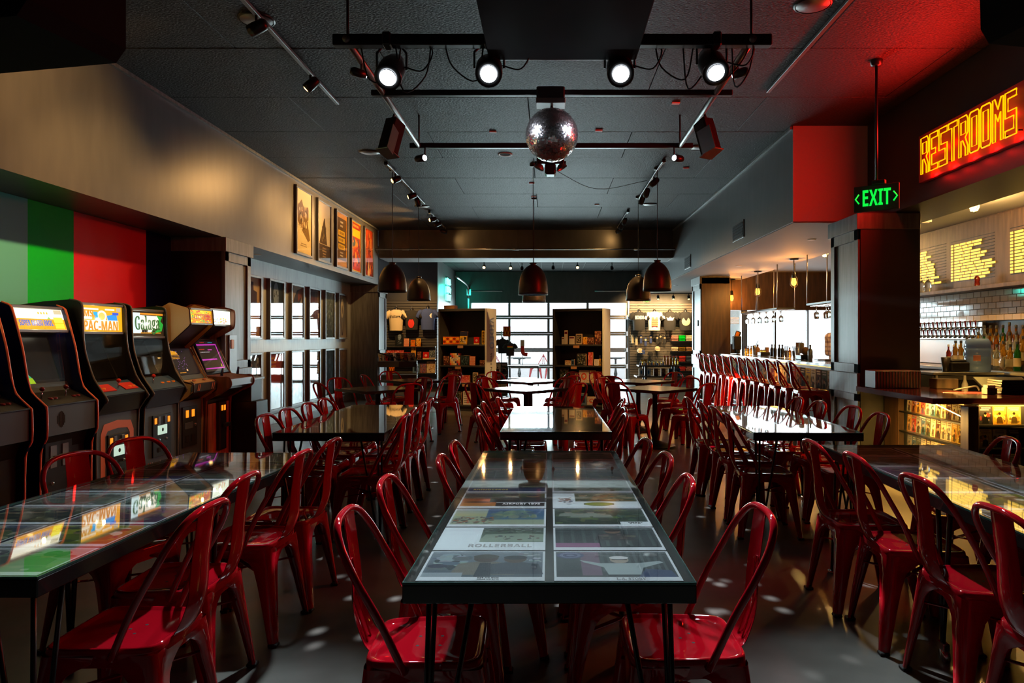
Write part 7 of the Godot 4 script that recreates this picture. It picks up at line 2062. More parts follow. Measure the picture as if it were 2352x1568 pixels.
func person() -> void:
	# somebody behind the bar in a checked shirt, mostly hidden by the pillar
	var at := P(5.26, 0, 12.9)
	var t := thing("person", "person in a white and violet checked shirt behind the bar, half hidden by the pillar", "person", at, 2.2)
	var bones := [[Vector3(0, 0.95, 0), Vector3(0, 1.2, 0.01), 0.15, 0.16], [Vector3(0, 1.2, 0.01), Vector3(0, 1.38, 0), 0.16, 0.13], [Vector3(-0.17, 1.40, 0), Vector3(0.17, 1.40, 0), 0.075, 0.075], [Vector3(0, 1.42, 0), Vector3(0, 1.54, 0.02), 0.055, 0.052], [Vector3(0, 1.60, 0.03), Vector3(0, 1.68, 0.02), 0.082, 0.09], [Vector3(-0.19, 1.39, 0), Vector3(-0.23, 1.12, 0.03), 0.06, 0.045], [Vector3(-0.23, 1.12, 0.03), Vector3(-0.19, 1.0, 0.24), 0.042, 0.032], [Vector3(0.19, 1.39, 0), Vector3(0.23, 1.12, 0.03), 0.06, 0.045], [Vector3(0.23, 1.12, 0.03), Vector3(0.19, 1.0, 0.24), 0.042, 0.032], [Vector3(-0.09, 0.95, 0), Vector3(-0.10, 0.5, 0.02), 0.10, 0.07], [Vector3(-0.10, 0.5, 0.02), Vector3(-0.10, 0.06, 0), 0.065, 0.045], [Vector3(0.09, 0.95, 0), Vector3(0.10, 0.5, 0.02), 0.10, 0.07], [Vector3(0.10, 0.5, 0.02), Vector3(0.10, 0.06, 0), 0.065, 0.045], [Vector3(-0.10, 0.05, 0.0), Vector3(-0.11, 0.04, 0.16), 0.045, 0.035], [Vector3(0.10, 0.05, 0.0), Vector3(0.11, 0.04, 0.16), 0.045, 0.035], [Vector3(0, 1.62, 0.115), Vector3(0, 1.59, 0.125), 0.016, 0.018], [Vector3(-0.19, 1.0, 0.24), Vector3(-0.18, 0.985, 0.33), 0.03, 0.026], [Vector3(0.19, 1.0, 0.24), Vector3(0.18, 0.985, 0.33), 0.03, 0.026]]
	for s in [-1, 1]:
		for f in 4:
			bones.append([Vector3(s * (0.165 + f * 0.017), 0.985, 0.33), Vector3(s * (0.163 + f * 0.018), 0.962, 0.385 + [0.0, 0.01, 0.012, -0.004][f]), 0.0085, 0.0075])
		bones.append([Vector3(s * 0.16, 0.985, 0.28), Vector3(s * 0.135, 0.965, 0.325), 0.010, 0.008])
	obj("body", surface_net(bones, 0.022, 0.03), M.skin, t)
	var shirt_bones := []
	for k in [0, 1, 2, 5, 7]:
		var b: Array = bones[k]
		shirt_bones.append([b[0], b[1], b[2] + 0.016, b[3] + 0.018])
	obj("checked_shirt", surface_net(shirt_bones, 0.022, 0.03), M.plaid, t)
	var leg_bones := []
	for k in [9, 10, 11, 12]:
		var b: Array = bones[k]
		leg_bones.append([b[0], b[1], b[2] + 0.012, b[3] + 0.014])
	obj("trousers", surface_net(leg_bones, 0.026, 0.02), M.cloth_black, t)
	obj("hair", surface_net([[Vector3(0, 1.69, 0.0), Vector3(0, 1.66, -0.03), 0.096, 0.09]], 0.022, 0.02), M.brown_wood, t)

func surface_net(bones: Array, cell_size: float, soft: float) -> SurfaceTool:
	var lo := Vector3(1e9, 1e9, 1e9)
	var hi := -lo
	for b in bones:
		var r := maxf(b[2], b[3]) + cell_size * 2.0
		for v in [b[0], b[1]]:
			lo = lo.min(v - Vector3.ONE * r)
			hi = hi.max(v + Vector3.ONE * r)
	var n := Vector3i(((hi - lo) / cell_size).ceil()) + Vector3i.ONE
	var val := PackedFloat32Array()
	val.resize(n.x * n.y * n.z)
	val.fill(1.0)
	for b in bones:
		var a: Vector3 = b[0]
		var ab: Vector3 = b[1] - a
		var r := maxf(b[2], b[3]) + soft * 2.0 + cell_size * 2.0
		var p0 := Vector3i(((a.min(b[1]) - Vector3.ONE * r - lo) / cell_size).floor()).clamp(Vector3i.ZERO, n - Vector3i.ONE)
		var p1 := Vector3i(((a.max(b[1]) + Vector3.ONE * r - lo) / cell_size).ceil()).clamp(Vector3i.ZERO, n - Vector3i.ONE)
		for z in range(p0.z, p1.z + 1):
			for y in range(p0.y, p1.y + 1):
				for x in range(p0.x, p1.x + 1):
					var p := lo + Vector3(x, y, z) * cell_size
					var h := clampf((p - a).dot(ab) / maxf(ab.length_squared(), 1e-9), 0.0, 1.0)
					var d: float = (p - a - ab * h).length() - lerpf(b[2], b[3], h)
					var i := x + n.x * (y + n.y * z)
					var k := maxf(soft - absf(val[i] - d), 0.0) / soft
					val[i] = minf(val[i], d) - k * k * soft * 0.25
	var at := {}
	var st := ST()
	var vert := func(x: int, y: int, z: int) -> Vector3:
		var key := Vector3i(x, y, z)
		if at.has(key):
			return at[key]
		var sum := Vector3.ZERO
		var c := 0
		for e in [[0, 0, 0, 1, 0, 0], [0, 1, 0, 1, 1, 0], [0, 0, 1, 1, 0, 1], [0, 1, 1, 1, 1, 1], [0, 0, 0, 0, 1, 0], [1, 0, 0, 1, 1, 0], [0, 0, 1, 0, 1, 1], [1, 0, 1, 1, 1, 1], [0, 0, 0, 0, 0, 1], [1, 0, 0, 1, 0, 1], [0, 1, 0, 0, 1, 1], [1, 1, 0, 1, 1, 1]]:
			var p := Vector3i(x + e[0], y + e[1], z + e[2])
			var q := Vector3i(x + e[3], y + e[4], z + e[5])
			var u := val[p.x + n.x * (p.y + n.y * p.z)]
			var v := val[q.x + n.x * (q.y + n.y * q.z)]
			if (u < 0.0) != (v < 0.0):
				sum += Vector3(p).lerp(Vector3(q), u / (u - v))
				c += 1
		var out := lo + sum / maxf(1, c) * cell_size
		at[key] = out
		return out
	for z in range(1, n.z - 1):
		for y in range(1, n.y - 1):
			for x in range(1, n.x - 1):
				var u := val[x + n.x * (y + n.y * z)]
				for ax in 3:
					var q := Vector3i(x, y, z)
					q[ax] += 1
					var v := val[q.x + n.x * (q.y + n.y * q.z)]
					if (u < 0.0) == (v < 0.0):
						continue
					var i1 := Vector3i.ZERO
					var i2 := Vector3i.ZERO
					i1[(ax + 1) % 3] = 1
					i2[(ax + 2) % 3] = 1
					var p := Vector3i(x, y, z)
					var c := [p - i1 - i2, p - i2, p, p - i1]
					var w := []
					for k in 4:
						w.append(vert.call(c[k].x, c[k].y, c[k].z))
					if u < 0.0:
						quad(st, w[0], w[3], w[2], w[1])
					else:
						quad(st, w[0], w[1], w[2], w[3])
	return st

func bar() -> void:
	# long bar behind the stools
	var b := thing("bar_counter", "long bar with a shiny top and lit film stills on its front, behind the stools", "bar counter", P(3.9, 0, 11.55))
	obj("worktop", BX(Vector3(0, 1.05, 0), Vector3(0.78, 0.04, 6.2), 0.004), M.counter_stone, b)
	obj("body", BX(Vector3(0.08, 0.515, 0), Vector3(0.5, 1.03, 6.1), 0.004), M.black_paint, b)
	obj("foot_rail", TB([Vector3(-0.27, 0.18, -3.0), Vector3(-0.27, 0.18, 3.0)], 0.022, 8), M.brushed, b)
	for k in 30:
		obj("film_still", print_panel(0.19, 0.32, 0.006, cell(33 + (k * 7) % 15), Transform3D(Basis(Vector3.UP, -PI / 2), Vector3(-0.171, 0.80, 2.95 - k * 0.203))), M.prints, b)
	obj("strip_lamp", BX(Vector3(-0.30, 1.022, 0), Vector3(0.03, 0.012, 5.9), 0.002), M.strip_amber, b)
	area("strip_light", P(3.60, 1.012, 11.55), Vector3(0.35, -1, 0).normalized(), 5.9, 0.03, AMBER, 40.0)
	# what stands on it, from the far end to the pillar
	var things := [[1689, "menu"], [1700, "till"], [1711, "amber"], [1716, "amber"], [1723, "amber"], [1733, "shaker"], [1740, "brown"], [1755, "tray"], [1773, "dark"], [1780, "dark"], [1790, "dark"], [1797, "dark"], [1806, "cup"], [1811, "amber"], [1819, "card"], [1825, "cup"], [1832, "shaker"], [1847, "bowl"], [1861, "cone"], [1884, "board"]]
	for q in things:
		var d: float = 3.85 * FOCAL / (q[0] - 1262.0)
		var at := P(3.85, 1.071, d)
		var nth := String(["beyond the stools' far end", "near the far end", "in the middle of the bar", "towards the pillar", "next to the pillar"][clampi(int((14.8 - d) / 1.05), 0, 4)])
		match q[1]:
			"menu":
				var o := thing("menu_stand", "grey two-panel menu stand at the far end of the bar", "menu stand", at)
				obj("board", BX(Vector3(0, 0.10, 0), Vector3(0.20, 0.19, 0.02), 0.003), M.grey_metal, o)
				for s in [-1, 1]:
					obj("card", BX(Vector3(s * 0.048, 0.075, 0.012), Vector3(0.08, 0.12, 0.004)), M.cardboard, o)
			"till":
				var o := thing("till_screen", "black till with a tilted orange screen before the first bar window", "till", at + Vector3(0, 0, -0.25))
				obj("body", BX(Vector3(0, 0.22, 0), Vector3(0.15, 0.28, 0.16), 0.012), M.black_steel, o)
				obj("post", BX(Vector3(0.02, 0.06, 0), Vector3(0.06, 0.12, 0.08), 0.005), M.black_steel, o)
				obj("head", BX(Vector3(0.02, 0.40, 0), Vector3(0.10, 0.12, 0.08), 0.012, Basis(Vector3.BACK, -0.35)), M.black_steel, o)
				obj("screen", BX(Vector3(0.0, 0.40, 0.05), Vector3(0.07, 0.09, 0.01), 0.003, Basis(Vector3.BACK, -0.35)), M.orange_ink, o)
			"amber":
				bottle("small amber glass bottle on the bar, %s from the till" % {1711: "first", 1716: "second", 1723: "third", 1811: "fourth"}[q[0]], "amber bottles on the bar", at + Vector3(0.02, 0, 0), M.bottle_amber, 0.17, 0.028, M.ink, false)
			"dark":
				bottle("dark pointed squeeze bottle on the bar, %s of four in the middle" % {1773: "first", 1780: "second", 1790: "third", 1797: "fourth"}[q[0]], "dark bottles on the bar", at, M.black_steel, 0.21, 0.03, M.ink, false)
			"shaker":
				var o := thing("shaker", "steel cocktail shaker with a strainer on the bar, " + nth, "shaker", at)
				obj("cup", LT([Vector2(0.03, 0), Vector2(0.042, 0.15), Vector2(0.03, 0.18), Vector2(0.0, 0.185)], 16), M.steel, o)
				obj("spoon", TB([Vector3(0.01, 0.16, 0), Vector3(0.07, 0.27, 0)], 0.004, 5), M.steel, o)
			"brown":
				bottle("round-shouldered brown bottle next to the steel shaker on the bar", "", at, M.cardboard, 0.20, 0.045, M.ink, false)
			"tray":
				var o := thing("black_tray", "black tray of fruit and a carton on the bar, right of the shaker", "tray", at)
				obj("tray", BX(Vector3(0, 0.035, 0), Vector3(0.18, 0.07, 0.2), 0.008), M.black_steel, o)
				obj("carton", BX(Vector3(0.05, 0.11, 0), Vector3(0.06, 0.09, 0.06), 0.004), M.cardboard, o)
				for s in [-0.05, 0.0]:
					obj("fruit", LT(arc_profile(0.03, 6), 12, Transform3D(Basis.IDENTITY, Vector3(s, 0.085, 0))), M.bottle_gold, o)
			"cup":
				var o := thing("steel_cup", "steel cup of straws on the bar, " + ("left" if q[0] < 1815 else "right") + " of the brown price card", "cup", at)
				obj("cup", LT([Vector2(0.03, 0), Vector2(0.038, 0.12), Vector2(0.034, 0.12), Vector2(0.028, 0.01), Vector2(0, 0.01)], 14), M.steel, o)
				var st := ST()
				for s in 5:
					tube(st, [Vector3(-0.01 + s * 0.005, 0.02, 0), Vector3(-0.03 + s * 0.015, 0.19, 0.01 * (s % 2))], 0.004, 5)
				obj("straws", st, M.black_steel, o).set_meta("kind", "stuff")
			"card":
				var o := thing("price_card", "brown card raised on a post behind the bar cups", "card", at + Vector3(0.1, 0, 0))
				obj("card", BX(Vector3(0, 0.21, 0), Vector3(0.075, 0.08, 0.01)), M.cardboard, o)
				obj("post", BX(Vector3(0, 0.09, 0), Vector3(0.02, 0.18, 0.02)), M.black_steel, o)
				obj("base", BX(Vector3(0, 0.006, 0), Vector3(0.08, 0.012, 0.08)), M.black_steel, o)
			"bowl":
				var o := thing("fruit_tray", "black tray heaped with a round brown gourd, near the pillar on the bar", "tray", at)
				obj("tray", BX(Vector3(0, 0.035, 0), Vector3(0.18, 0.07, 0.24), 0.008), M.black_steel, o)
				obj("gourd", LT(arc_profile(0.062, 10), 18, Transform3D(Basis.IDENTITY, Vector3(0.02, 0.125, 0))), M.cardboard, o)
				obj("paper_bag", BX(Vector3(-0.02, 0.17, -0.06), Vector3(0.07, 0.16, 0.06), 0.012), M.cloth_cream, o)
			"cone":
				bottle("grey pointed squeeze bottle on the bar, right of the fruit tray", "", at, M.grey_metal, 0.22, 0.034, M.grey_metal, false)
			"board":
				tag(obj("serving_board", BX(at + Vector3(0.05, 0.012, 0), Vector3(0.22, 0.02, 0.16), 0.004), M.brown_wood), "brown serving board on the bar next to the pillar", "board")
	glass_rack("black hanging glass rack before the bar windows", 12.9, 15.3)
	glass_rack("black hanging glass rack next to the pillar", 8.8, 11.4)
	caged_pendant("amber caged bulb farthest back, before the brown end wall", P(4.13, 2.30, 16.08), 2.735, 1.1)
	caged_pendant("amber caged bulb second from the back, over the far glass rack", P(4.17, 2.32, 14.2), 2.735, 1.1)
	caged_pendant("amber caged bulb nearest the pillar, over the bar", P(4.12, 2.34, 11.96), 2.735, 1.1)
	jar_light("caged jar lamp over the beer taps, above the lettered menu boards", P(4.56, 2.90, 7.62), 3.0)
	jar_light("caged jar lamp seen just left of the pillar", P(4.62, 2.90, 11.9), 2.0)
	for s in [["near the pillar", 3.55, 9.6], ["farther back", 3.5, 13.1], ["near the far pillar", 3.2, 18.0]]:
		var o := thing("soffit_downlight", "small flat downlight under the right soffit, %s" % s[0], "recessed light", P(s[1], 2.728, s[2]), 0.0, "downlights under the right soffit")
		obj("trim_ring", LT([Vector2(0.0, -0.006), Vector2(0.05, -0.008), Vector2(0.065, 0.0)], 18), M.white, o)
	for s in [["nearer", 10.55, 2.98], ["farther", 14.4, 2.93]]:
		var o := thing("wall_vent", "square black vent grille on the right soffit, the %s one" % s[0], "vent", P(2.81, s[2], s[1]), -PI / 2, "vents on the right soffit")
		obj("frame", BX(Vector3(0, 0, 0.006), Vector3(0.62, 0.26, 0.012), 0.003), M.dark_paint, o)
		obj("opening", BX(Vector3(0, 0, 0.012), Vector3(0.56, 0.21, 0.006)), M.hole, o)
		for k in 5:
			obj("louvre", BX(Vector3(0, -0.08 + k * 0.04, 0.017), Vector3(0.56, 0.006, 0.012)), M.black_steel, o)
	tag(obj("wall_switch", BX(P(3.29, 1.72, 15.75), Vector3(0.02, 0.13, 0.09), 0.004), M.white), "small switch plate on the pale far pillar", "switch")
	# back bar: boards of amber letter plates, shelf, tiles, taps
	var shelf := thing("wall_shelf_long", "long dark shelf under the lettered menu boards", "shelf", P(5.27, 2.0, 9.2))
	obj("board", BX(Vector3(0, 0, 0), Vector3(0.26, 0.05, 5.4), 0.004), M.board_wood, shelf)
	struct("wall_board_panel", XB(5.385, 5.4, 2.03, 2.88, 6.4, 11.9), M.board_wood, "wooden panelling behind the letter plates")
	var rr := RandomNumberGenerator.new()
	rr.seed = 40
	for k in 3:
		var far: float = [10.55, 9.50, 8.28][k]
		var mb := thing("menu_board", ["letter plate menu board partly behind the pillar", "letter plate menu board in the middle, behind the jar lamp", "letter plate menu board cut by the photo's right edge"][k], "menu board", P(5.385, 2.14, far), -PI / 2, "amber letter plate boards")
		for j in 15:
			var y := 0.02 + j * 0.038
			obj("plate_rail", BX(Vector3(0.46, y - 0.018, 0.006), Vector3(0.92, 0.004, 0.012)), M.black_steel, mb)
			if j > 12:
				continue
			obj("number_sign_plate", BX(Vector3(0.03, y, 0.012), Vector3(0.046, 0.027, 0.008)), M.menu_amber, mb)
			var x := 0.075
			var stop := 0.84 - 0.03 * j * (1.0 if k == 0 else 0.6) - rr.randf_range(0.0, 0.22)
			while x < stop:
				var w := rr.randf_range(0.12, 0.24)
				obj("letter_sign_plate", BX(Vector3(x + w * 0.5, y, 0.012), Vector3(w - 0.024, 0.027, 0.008)), M.menu_amber, mb)
				x += w
		area("menu_board_light", P(5.33, 2.40, far - 0.4), Vector3.LEFT, 0.8, 0.45, Color(1, 0.6, 0.12), 0.25)
	var tiles := struct("wall_tile_band", XB(5.36, 5.39, 1.60, 1.975, 6.4, 11.9), M.grout, "glossy cream brick tiles between shelf and beer taps")
	for j in 5:
		var y0 := 1.605 + j * 0.074
		var d := 7.0 + (0.075 if j % 2 else 0.0)
		while d < 11.8:
			struct("tile", XB(5.346 + rr.randf() * 0.003, 5.36, y0, y0 + 0.070, d + 0.003, d + 0.147, 0.003), M.tile_glaze, "", tiles)
			d += 0.15
	var tw := thing("tap_wall", "steel wall of beer taps in two rows with red-brown handles", "beer taps", P(5.33, 1.385, 9.75), -PI / 2)
	obj("steel_panel", BX(Vector3(0, 0.10, 0.0), Vector3(2.1, 0.22, 0.04), 0.004), M.steel, tw)
	obj("lower_panel", BX(Vector3(0, -0.175, -0.01), Vector3(2.4, 0.32, 0.02), 0.002), M.brushed, tw)
	for j in 2:
		obj("tap_pipe", TB([Vector3(-1.05, 0.035 + j * 0.105, 0.04), Vector3(1.03, 0.035 + j * 0.105, 0.04)], 0.010, 8), M.bronze, tw)
		for i in 19:
			var tx := -1.0 + i * 0.108 + j * 0.03
			var ty := 0.035 + j * 0.105
			var tp := obj("beer_tap", TB([Vector3(tx, ty - 0.03, 0.06), Vector3(tx, ty + 0.015, 0.055)], 0.012, 8), M.chrome, tw)
			obj("tap_handle", LT([Vector2(0.007, 0.015), Vector2(0.011, 0.05), Vector2(0.013, 0.085), Vector2(0.0, 0.09)], 10, Transform3D(Basis(Vector3.RIGHT, 0.12), Vector3(tx, ty, 0.055))), M.tap_red, tp)
	# back counter with liquor
	var bc := thing("back_counter", "steel-topped back counter below the beer taps", "counter", P(5.12, 0, 9.3))
	obj("worktop", BX(Vector3(0, 1.02, 0), Vector3(0.52, 0.04, 4.8), 0.004), M.steel, bc)
	obj("body", BX(Vector3(0.03, 0.5, 0), Vector3(0.44, 1.0, 4.7), 0.004), M.black_paint, bc)
	for k in 3:
		obj("fridge_door", BX(Vector3(-0.197, 0.55, 1.6 - k * 0.85), Vector3(0.012, 0.8, 0.78), 0.004), M.steel, bc)
		obj("fridge_pane", BX(Vector3(-0.205, 0.6, 1.6 - k * 0.85), Vector3(0.006, 0.5, 0.5)), M.black_top, bc)
	for k in 2:
		obj("bottle_step", BX(Vector3(0.10 + k * 0.09, 1.06 + k * 0.08, 1.6), Vector3(0.30 - k * 0.16, 0.08, 1.9), 0.003), M.black_paint, bc)
	var kinds := ["bottle_gold", "bottle_amber", "bottle_clear", "bottle_gold", "bottle_amber", "bottle_clear", "bottle_green", "bottle_gold"]
	for j in 3:
		for i in 11:
			var d := 8.72 - i * 0.115 - 0.03 * j
			if j == 2 and i > 8:
				continue
			var kd: String = kinds[(i * 3 + j * 5) % 8]
			var yy: float = [1.041, 1.101, 1.181][j]
			var hh := rr.randf_range(0.27, 0.34) + 0.03 * j
			bottle("%s liquor bottle, %s from the taps in the %s row on the back counter" % [{"bottle_green": "green", "bottle_amber": "amber", "bottle_clear": "clear", "bottle_gold": "golden", "bottle_red": "red"}[kd], ["first", "second", "third", "fourth", "fifth", "sixth", "seventh", "eighth", "ninth", "tenth", "eleventh"][i], ["front", "middle", "rear"][j]], "liquor bottles in the %s row" % ["front", "middle", "rear"][j], P([4.99, 5.11, 5.24][j], yy, d), M[kd], hh, 0.036, M.ink)
	for k in 3:
		bottle("red bottle with a long neck standing left of the water jug, %s" % ["first", "second", "third"][k], "red bottles beside the water jug", P(5.1, 1.041, 9.07 - k * 0.12), M.bottle_red, 0.27, 0.03, M.white)
	for k in 2:
		bottle("clear glass bottle on the long shelf under the menu boards, %s" % ["left one", "right one"][k], "clear bottles on the long shelf", P(5.26, 2.026, [10.03, 9.86][k]), M.solid_glass, 0.22, 0.045, M.steel, false)
	var mug := thing("red_ornament", "small glossy red ornament on the long shelf under the menu boards", "ornament", P(5.26, 2.026, 8.73))
	obj("foot", LT([Vector2(0.04, 0), Vector2(0.03, 0.02), Vector2(0.035, 0.05)], 14), M.ornament, mug)
	obj("head", LT(arc_profile(0.042, 10), 16, Transform3D(Basis.IDENTITY.scaled(Vector3(0.8, 1.25, 0.8)), Vector3(0, 0.085, 0))), M.ornament, mug)
	# island of steel and black between back counter and corner counter
	var isl := thing("work_island", "low steel work counter with the water jug on it", "counter", P(4.45, 0, 7.75))
	obj("worktop", BX(Vector3(0, 1.015, 0), Vector3(0.76, 0.03, 0.44), 0.004), M.steel, isl)
	obj("cabinet", BX(Vector3(-0.02, 0.5, -0.02), Vector3(0.68, 0.99, 0.38), 0.004), M.brushed, isl)
	obj("glass_front", BX(Vector3(0.02, 0.82, 0.175), Vector3(0.27, 0.26, 0.01), 0.002), M.black_top, isl)
	for k in 2:
		obj("handle_bottle", LT([Vector2(0.03, 0), Vector2(0.032, 0.12), Vector2(0.014, 0.17), Vector2(0.012, 0.22), Vector2(0, 0.222)], 12, Transform3D(Basis.IDENTITY, Vector3(-0.33 + k * 0.30, 0.78, 0.20))), M.white, isl)
	var jug := thing("water_jug", "big translucent blue water jug on the steel work counter", "water jug", P(4.64, 1.031, 7.69))
	obj("jug", LT([Vector2(0.115, 0), Vector2(0.128, 0.02), Vector2(0.128, 0.075), Vector2(0.122, 0.085), Vector2(0.128, 0.095), Vector2(0.128, 0.16), Vector2(0.122, 0.17), Vector2(0.128, 0.18), Vector2(0.128, 0.25), Vector2(0.122, 0.26), Vector2(0.126, 0.27), Vector2(0.118, 0.33), Vector2(0.10, 0.355), Vector2(0.0, 0.36)], 26), M.water_blue, jug)
	obj("paper_band", BX(Vector3(-0.07, 0.15, 0.106), Vector3(0.07, 0.06, 0.004), 0.001, Basis(Vector3.UP, -0.55)), M.cab_pink, jug)
	var bl := thing("black_tub", "black covered tub between cup and water jug", "tub", P(4.42, 1.031, 7.72))
	obj("tub", BX(Vector3(0, 0.055, 0), Vector3(0.2, 0.10, 0.2), 0.012), M.black_steel, bl)
	obj("lid", BX(Vector3(0, 0.115, -0.02), Vector3(0.18, 0.03, 0.16), 0.012), M.black_steel, bl)
	var cu := thing("mixing_cup", "tapered metal mixing cup on the edge of the work counter", "cup", P(4.30, 1.031, 7.70))
	obj("cup", LT([Vector2(0.032, 0), Vector2(0.048, 0.155), Vector2(0.042, 0.155), Vector2(0.028, 0.01), Vector2(0, 0.01)], 16), M.bronze, cu)
	for k in 2:
		var gb := thing("glass_bowl", "big clear glass bowl right of the water jug, %s" % ["front one", "rear one"][k], "bowl", P(5.02 + k * 0.13, 1.041, 7.72 + k * 0.24), 0.0, "glass bowls right of the water jug")
		obj("bowl", LT([Vector2(0.07, 0), Vector2(0.11, 0.05), Vector2(0.115, 0.10), Vector2(0.09, 0.15), Vector2(0.095, 0.155)], 20), M.solid_glass, gb)
	var ib := thing("ice_bin", "sloping steel ice bin lid right of the work counter", "ice bin", P(4.56, 0, 7.15))
	obj("bin", BX(Vector3(0, 0.42, 0), Vector3(0.5, 0.84, 0.4), 0.006), M.black_steel, ib)
	obj("sloping_lid", BX(Vector3(0, 0.92, 0.05), Vector3(0.5, 0.02, 0.30), 0.004, Basis(Vector3.RIGHT, 0.5)), M.steel, ib)
	# corner counter with lit magazine shelves
	var cc := thing("corner_counter", "dark red topped corner counter with magazines shown behind glass", "counter", P(3.25, 0, 6.02))
	obj("worktop", PR([Vector2(0, 0), Vector2(0, 1.50), Vector2(0.7, 1.50), Vector2(0.7, 0.75), Vector2(2.3, 0.75), Vector2(2.3, 0)], 0.835, 0.885, Transform3D(Basis(Vector3.RIGHT, Vector3.FORWARD, Vector3.UP), Vector3.ZERO)), M.counter_red, cc)
	obj("carcass", BX(Vector3(0.56, 0.41, -0.74), Vector3(0.30, 0.82, 1.36), 0.003), M.black_paint, cc)
	obj("carcass", BX(Vector3(1.45, 0.41, -0.36), Vector3(1.5, 0.82, 0.6), 0.003), M.black_paint, cc)
	obj("corner_post", BX(Vector3(0.315, 0.41, 0.0), Vector3(0.09, 0.82, 0.12), 0.004), M.brown_wood, cc)
	obj("end_panel", BX(Vector3(0.315, 0.41, -1.32), Vector3(0.06, 0.82, 0.30), 0.004), M.brown_wood, cc)
	for y in [0.655, 0.46, 0.25]:
		obj("glass_shelf", BX(Vector3(0.325, y, -0.62), Vector3(0.07, 0.014, 1.10)), M.black_steel, cc)
		obj("glass_shelf", BX(Vector3(0.62, y, 0.0), Vector3(0.52, 0.014, 0.08)), M.black_steel, cc)
	obj("display_pane", BX(Vector3(0.292, 0.55, -0.62), Vector3(0.004, 0.55, 1.10)), M.glass, cc)
	obj("strip_lamp", BX(Vector3(0.30, 0.828, -0.62), Vector3(0.015, 0.01, 1.1)), M.strip_amber, cc)
	obj("strip_lamp", BX(Vector3(0.62, 0.828, 0.045), Vector3(0.5, 0.01, 0.015)), M.strip_amber, cc)
	area("magazine_light", P(3.55, 0.820, 6.64), Vector3(0.5, -1, 0).normalized(), 0.02, 1.1, Color(1, 0.52, 0.1), 300.0)
	area("magazine_light_front", P(3.87, 0.820, 5.97), Vector3(0, -1, -0.5).normalized(), 0.5, 0.02, Color(1, 0.52, 0.1), 70.0)
	for j in 3:
		for i in 12:
			var hh: float = [0.155, 0.175, 0.17][j]
			var n: int = 33 + (i * 4 + j * 7) % 15
			boxed("magazine %s on the %s shelf of the corner counter's side" % [["first from the post", "second", "third", "fourth", "fifth", "sixth", "seventh", "eighth", "ninth", "tenth", "eleventh", "last by the wall"][i], ["lit upper", "dim middle", "dark lower"][j]], "magazine", "magazines in the corner counter's side", P(3.595, [0.6625, 0.4675, 0.2575][j], 6.13 + i * 0.088), -PI / 2, 0.084, hh, 0.012, n, 0.06)
		for i in 3:
			boxed("%s on the %s front shelf of the corner counter" % [["black magazine with a pale title", "red magazine", "yellow magazine with a hat-wearing figure"][i] if j == 0 else ["left magazine", "middle magazine", "right magazine"][i], ["lit upper", "dim middle", "dark lower"][j]], "magazine", "magazines in the corner counter's front", P(3.70 + i * 0.122, [0.6625, 0.4675, 0.2575][j], 6.02), 0.0, 0.115, 0.155, 0.012, [[36, 39, 33], [44, 37, 45], [46, 40, 34]][j][i], 0.06)
	var cr := thing("ribbed_crate", "dark reddish ribbed crate on the corner counter against the pillar", "crate", P(3.52, 0.886, 7.28))
	obj("crate", BX(Vector3(0, 0.09, 0), Vector3(0.46, 0.18, 0.24), 0.006), M.tap_red, cr)
	for k in 15:
		obj("rib", BX(Vector3(-0.21 + k * 0.03, 0.09, 0.123), Vector3(0.010, 0.17, 0.008), 0.002), M.cab_black, cr)
	var ms := thing("menu_stack", "stack of black menus on the corner counter, under the ice bin", "menus", P(4.22, 0.886, 6.5))
	for k in 6:
		obj("menu", BX(Vector3(0.004 * (k % 3), 0.012 + k * 0.022, 0), Vector3(0.30, 0.02, 0.22), 0.004), M.black_steel, ms)
	var wb := thing("napkin_holder", "small wooden napkin holder left of the menu stack", "holder", P(3.98, 0.886, 6.42))
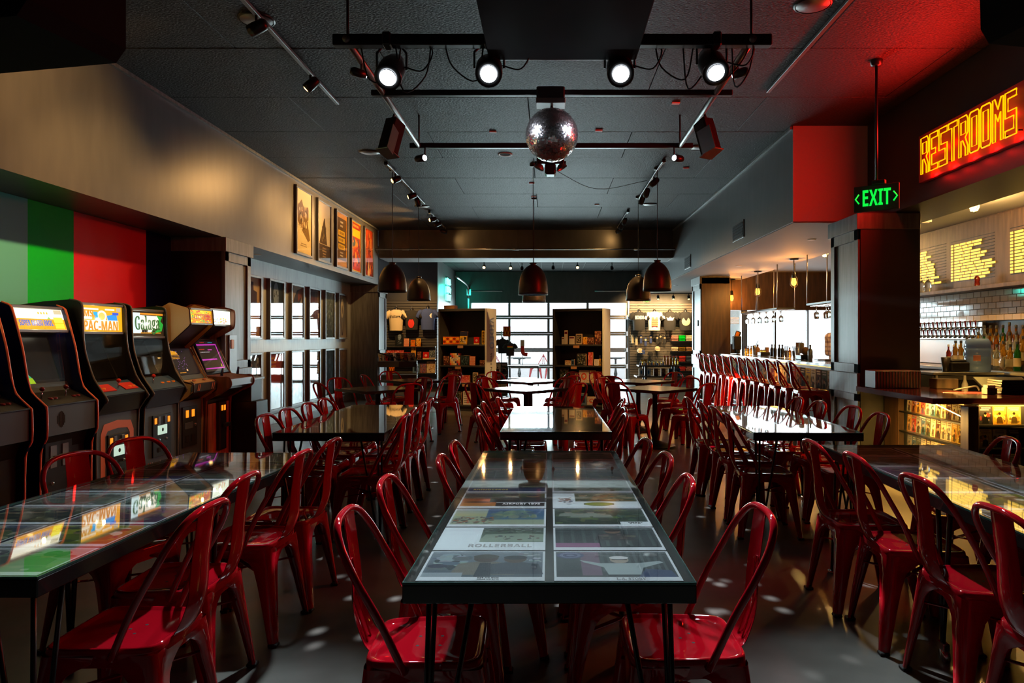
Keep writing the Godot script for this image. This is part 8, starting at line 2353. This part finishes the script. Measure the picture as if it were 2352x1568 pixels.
	obj("holder", BX(Vector3(0, 0.03, 0), Vector3(0.09, 0.06, 0.09), 0.004), M.brown_wood, wb)
	obj("napkins", BX(Vector3(0, 0.07, 0), Vector3(0.07, 0.03, 0.07), 0.003), M.white, wb)
	var cb := thing("wooden_box", "brown wooden box behind the corner counter, below the taps", "box", P(4.0, 0.886, 7.2))
	obj("box", BX(Vector3(0, 0.05, 0), Vector3(0.22, 0.1, 0.15), 0.006), M.board_wood, cb)
	var fc := thing("bar_spout", "black curved spout lying on the corner counter", "spout", P(3.98, 0.886, 6.75))
	obj("spout", TB(curve([Vector3(-0.14, 0.015, 0), Vector3(0.0, 0.04, 0), Vector3(0.08, 0.05, 0), Vector3(0.11, 0.01, 0)], 5), 0.009, 8), M.black_steel, fc)
	person()

func _ready() -> void:
	var cam := Camera3D.new()
	cam.name = "camera"
	add_child(cam)
	cam.position = Vector3(0, EYE, 0)
	cam.projection = Camera3D.PROJECTION_FRUSTUM
	cam.near = 0.05
	cam.far = 120.0
	cam.size = 0.05 * 1568.0 / FOCAL
	cam.frustum_offset = Vector2(-86.0, -9.0) / FOCAL * 0.05      # the lens is shifted: its axis meets the picture at (1262, 775)
	cam.current = true
	var env := Environment.new()
	env.background_mode = Environment.BG_COLOR
	env.background_color = Color(0.93, 0.97, 1.0)
	env.background_energy_multiplier = 1.6
	env.tonemap_mode = Environment.TONE_MAPPER_LINEAR
	env.tonemap_exposure = 1.0
	env.sdfgi_enabled = true
	env.ssao_enabled = true
	env.ssil_enabled = true
	var we := WorldEnvironment.new()
	we.name = "environment"
	we.environment = env
	add_child(we)
	# daylight through the garage door and the bar windows
	area("daylight_door", P(-0.03, 1.28, 22.35), Vector3.BACK, 4.8, 2.4, Color(0.72, 0.96, 1.0), 7.0)
	area("daylight_bar", P(5.6, 1.47, 16.55), Vector3.BACK, 2.9, 1.1, Color(0.85, 0.96, 1.0), 2.2)
	make_materials()
	make_prints()
	lights()
	shell()
	garage_door()
	bar_window()
	furniture()
	posters()
	arcade()
	shop()
	bar()
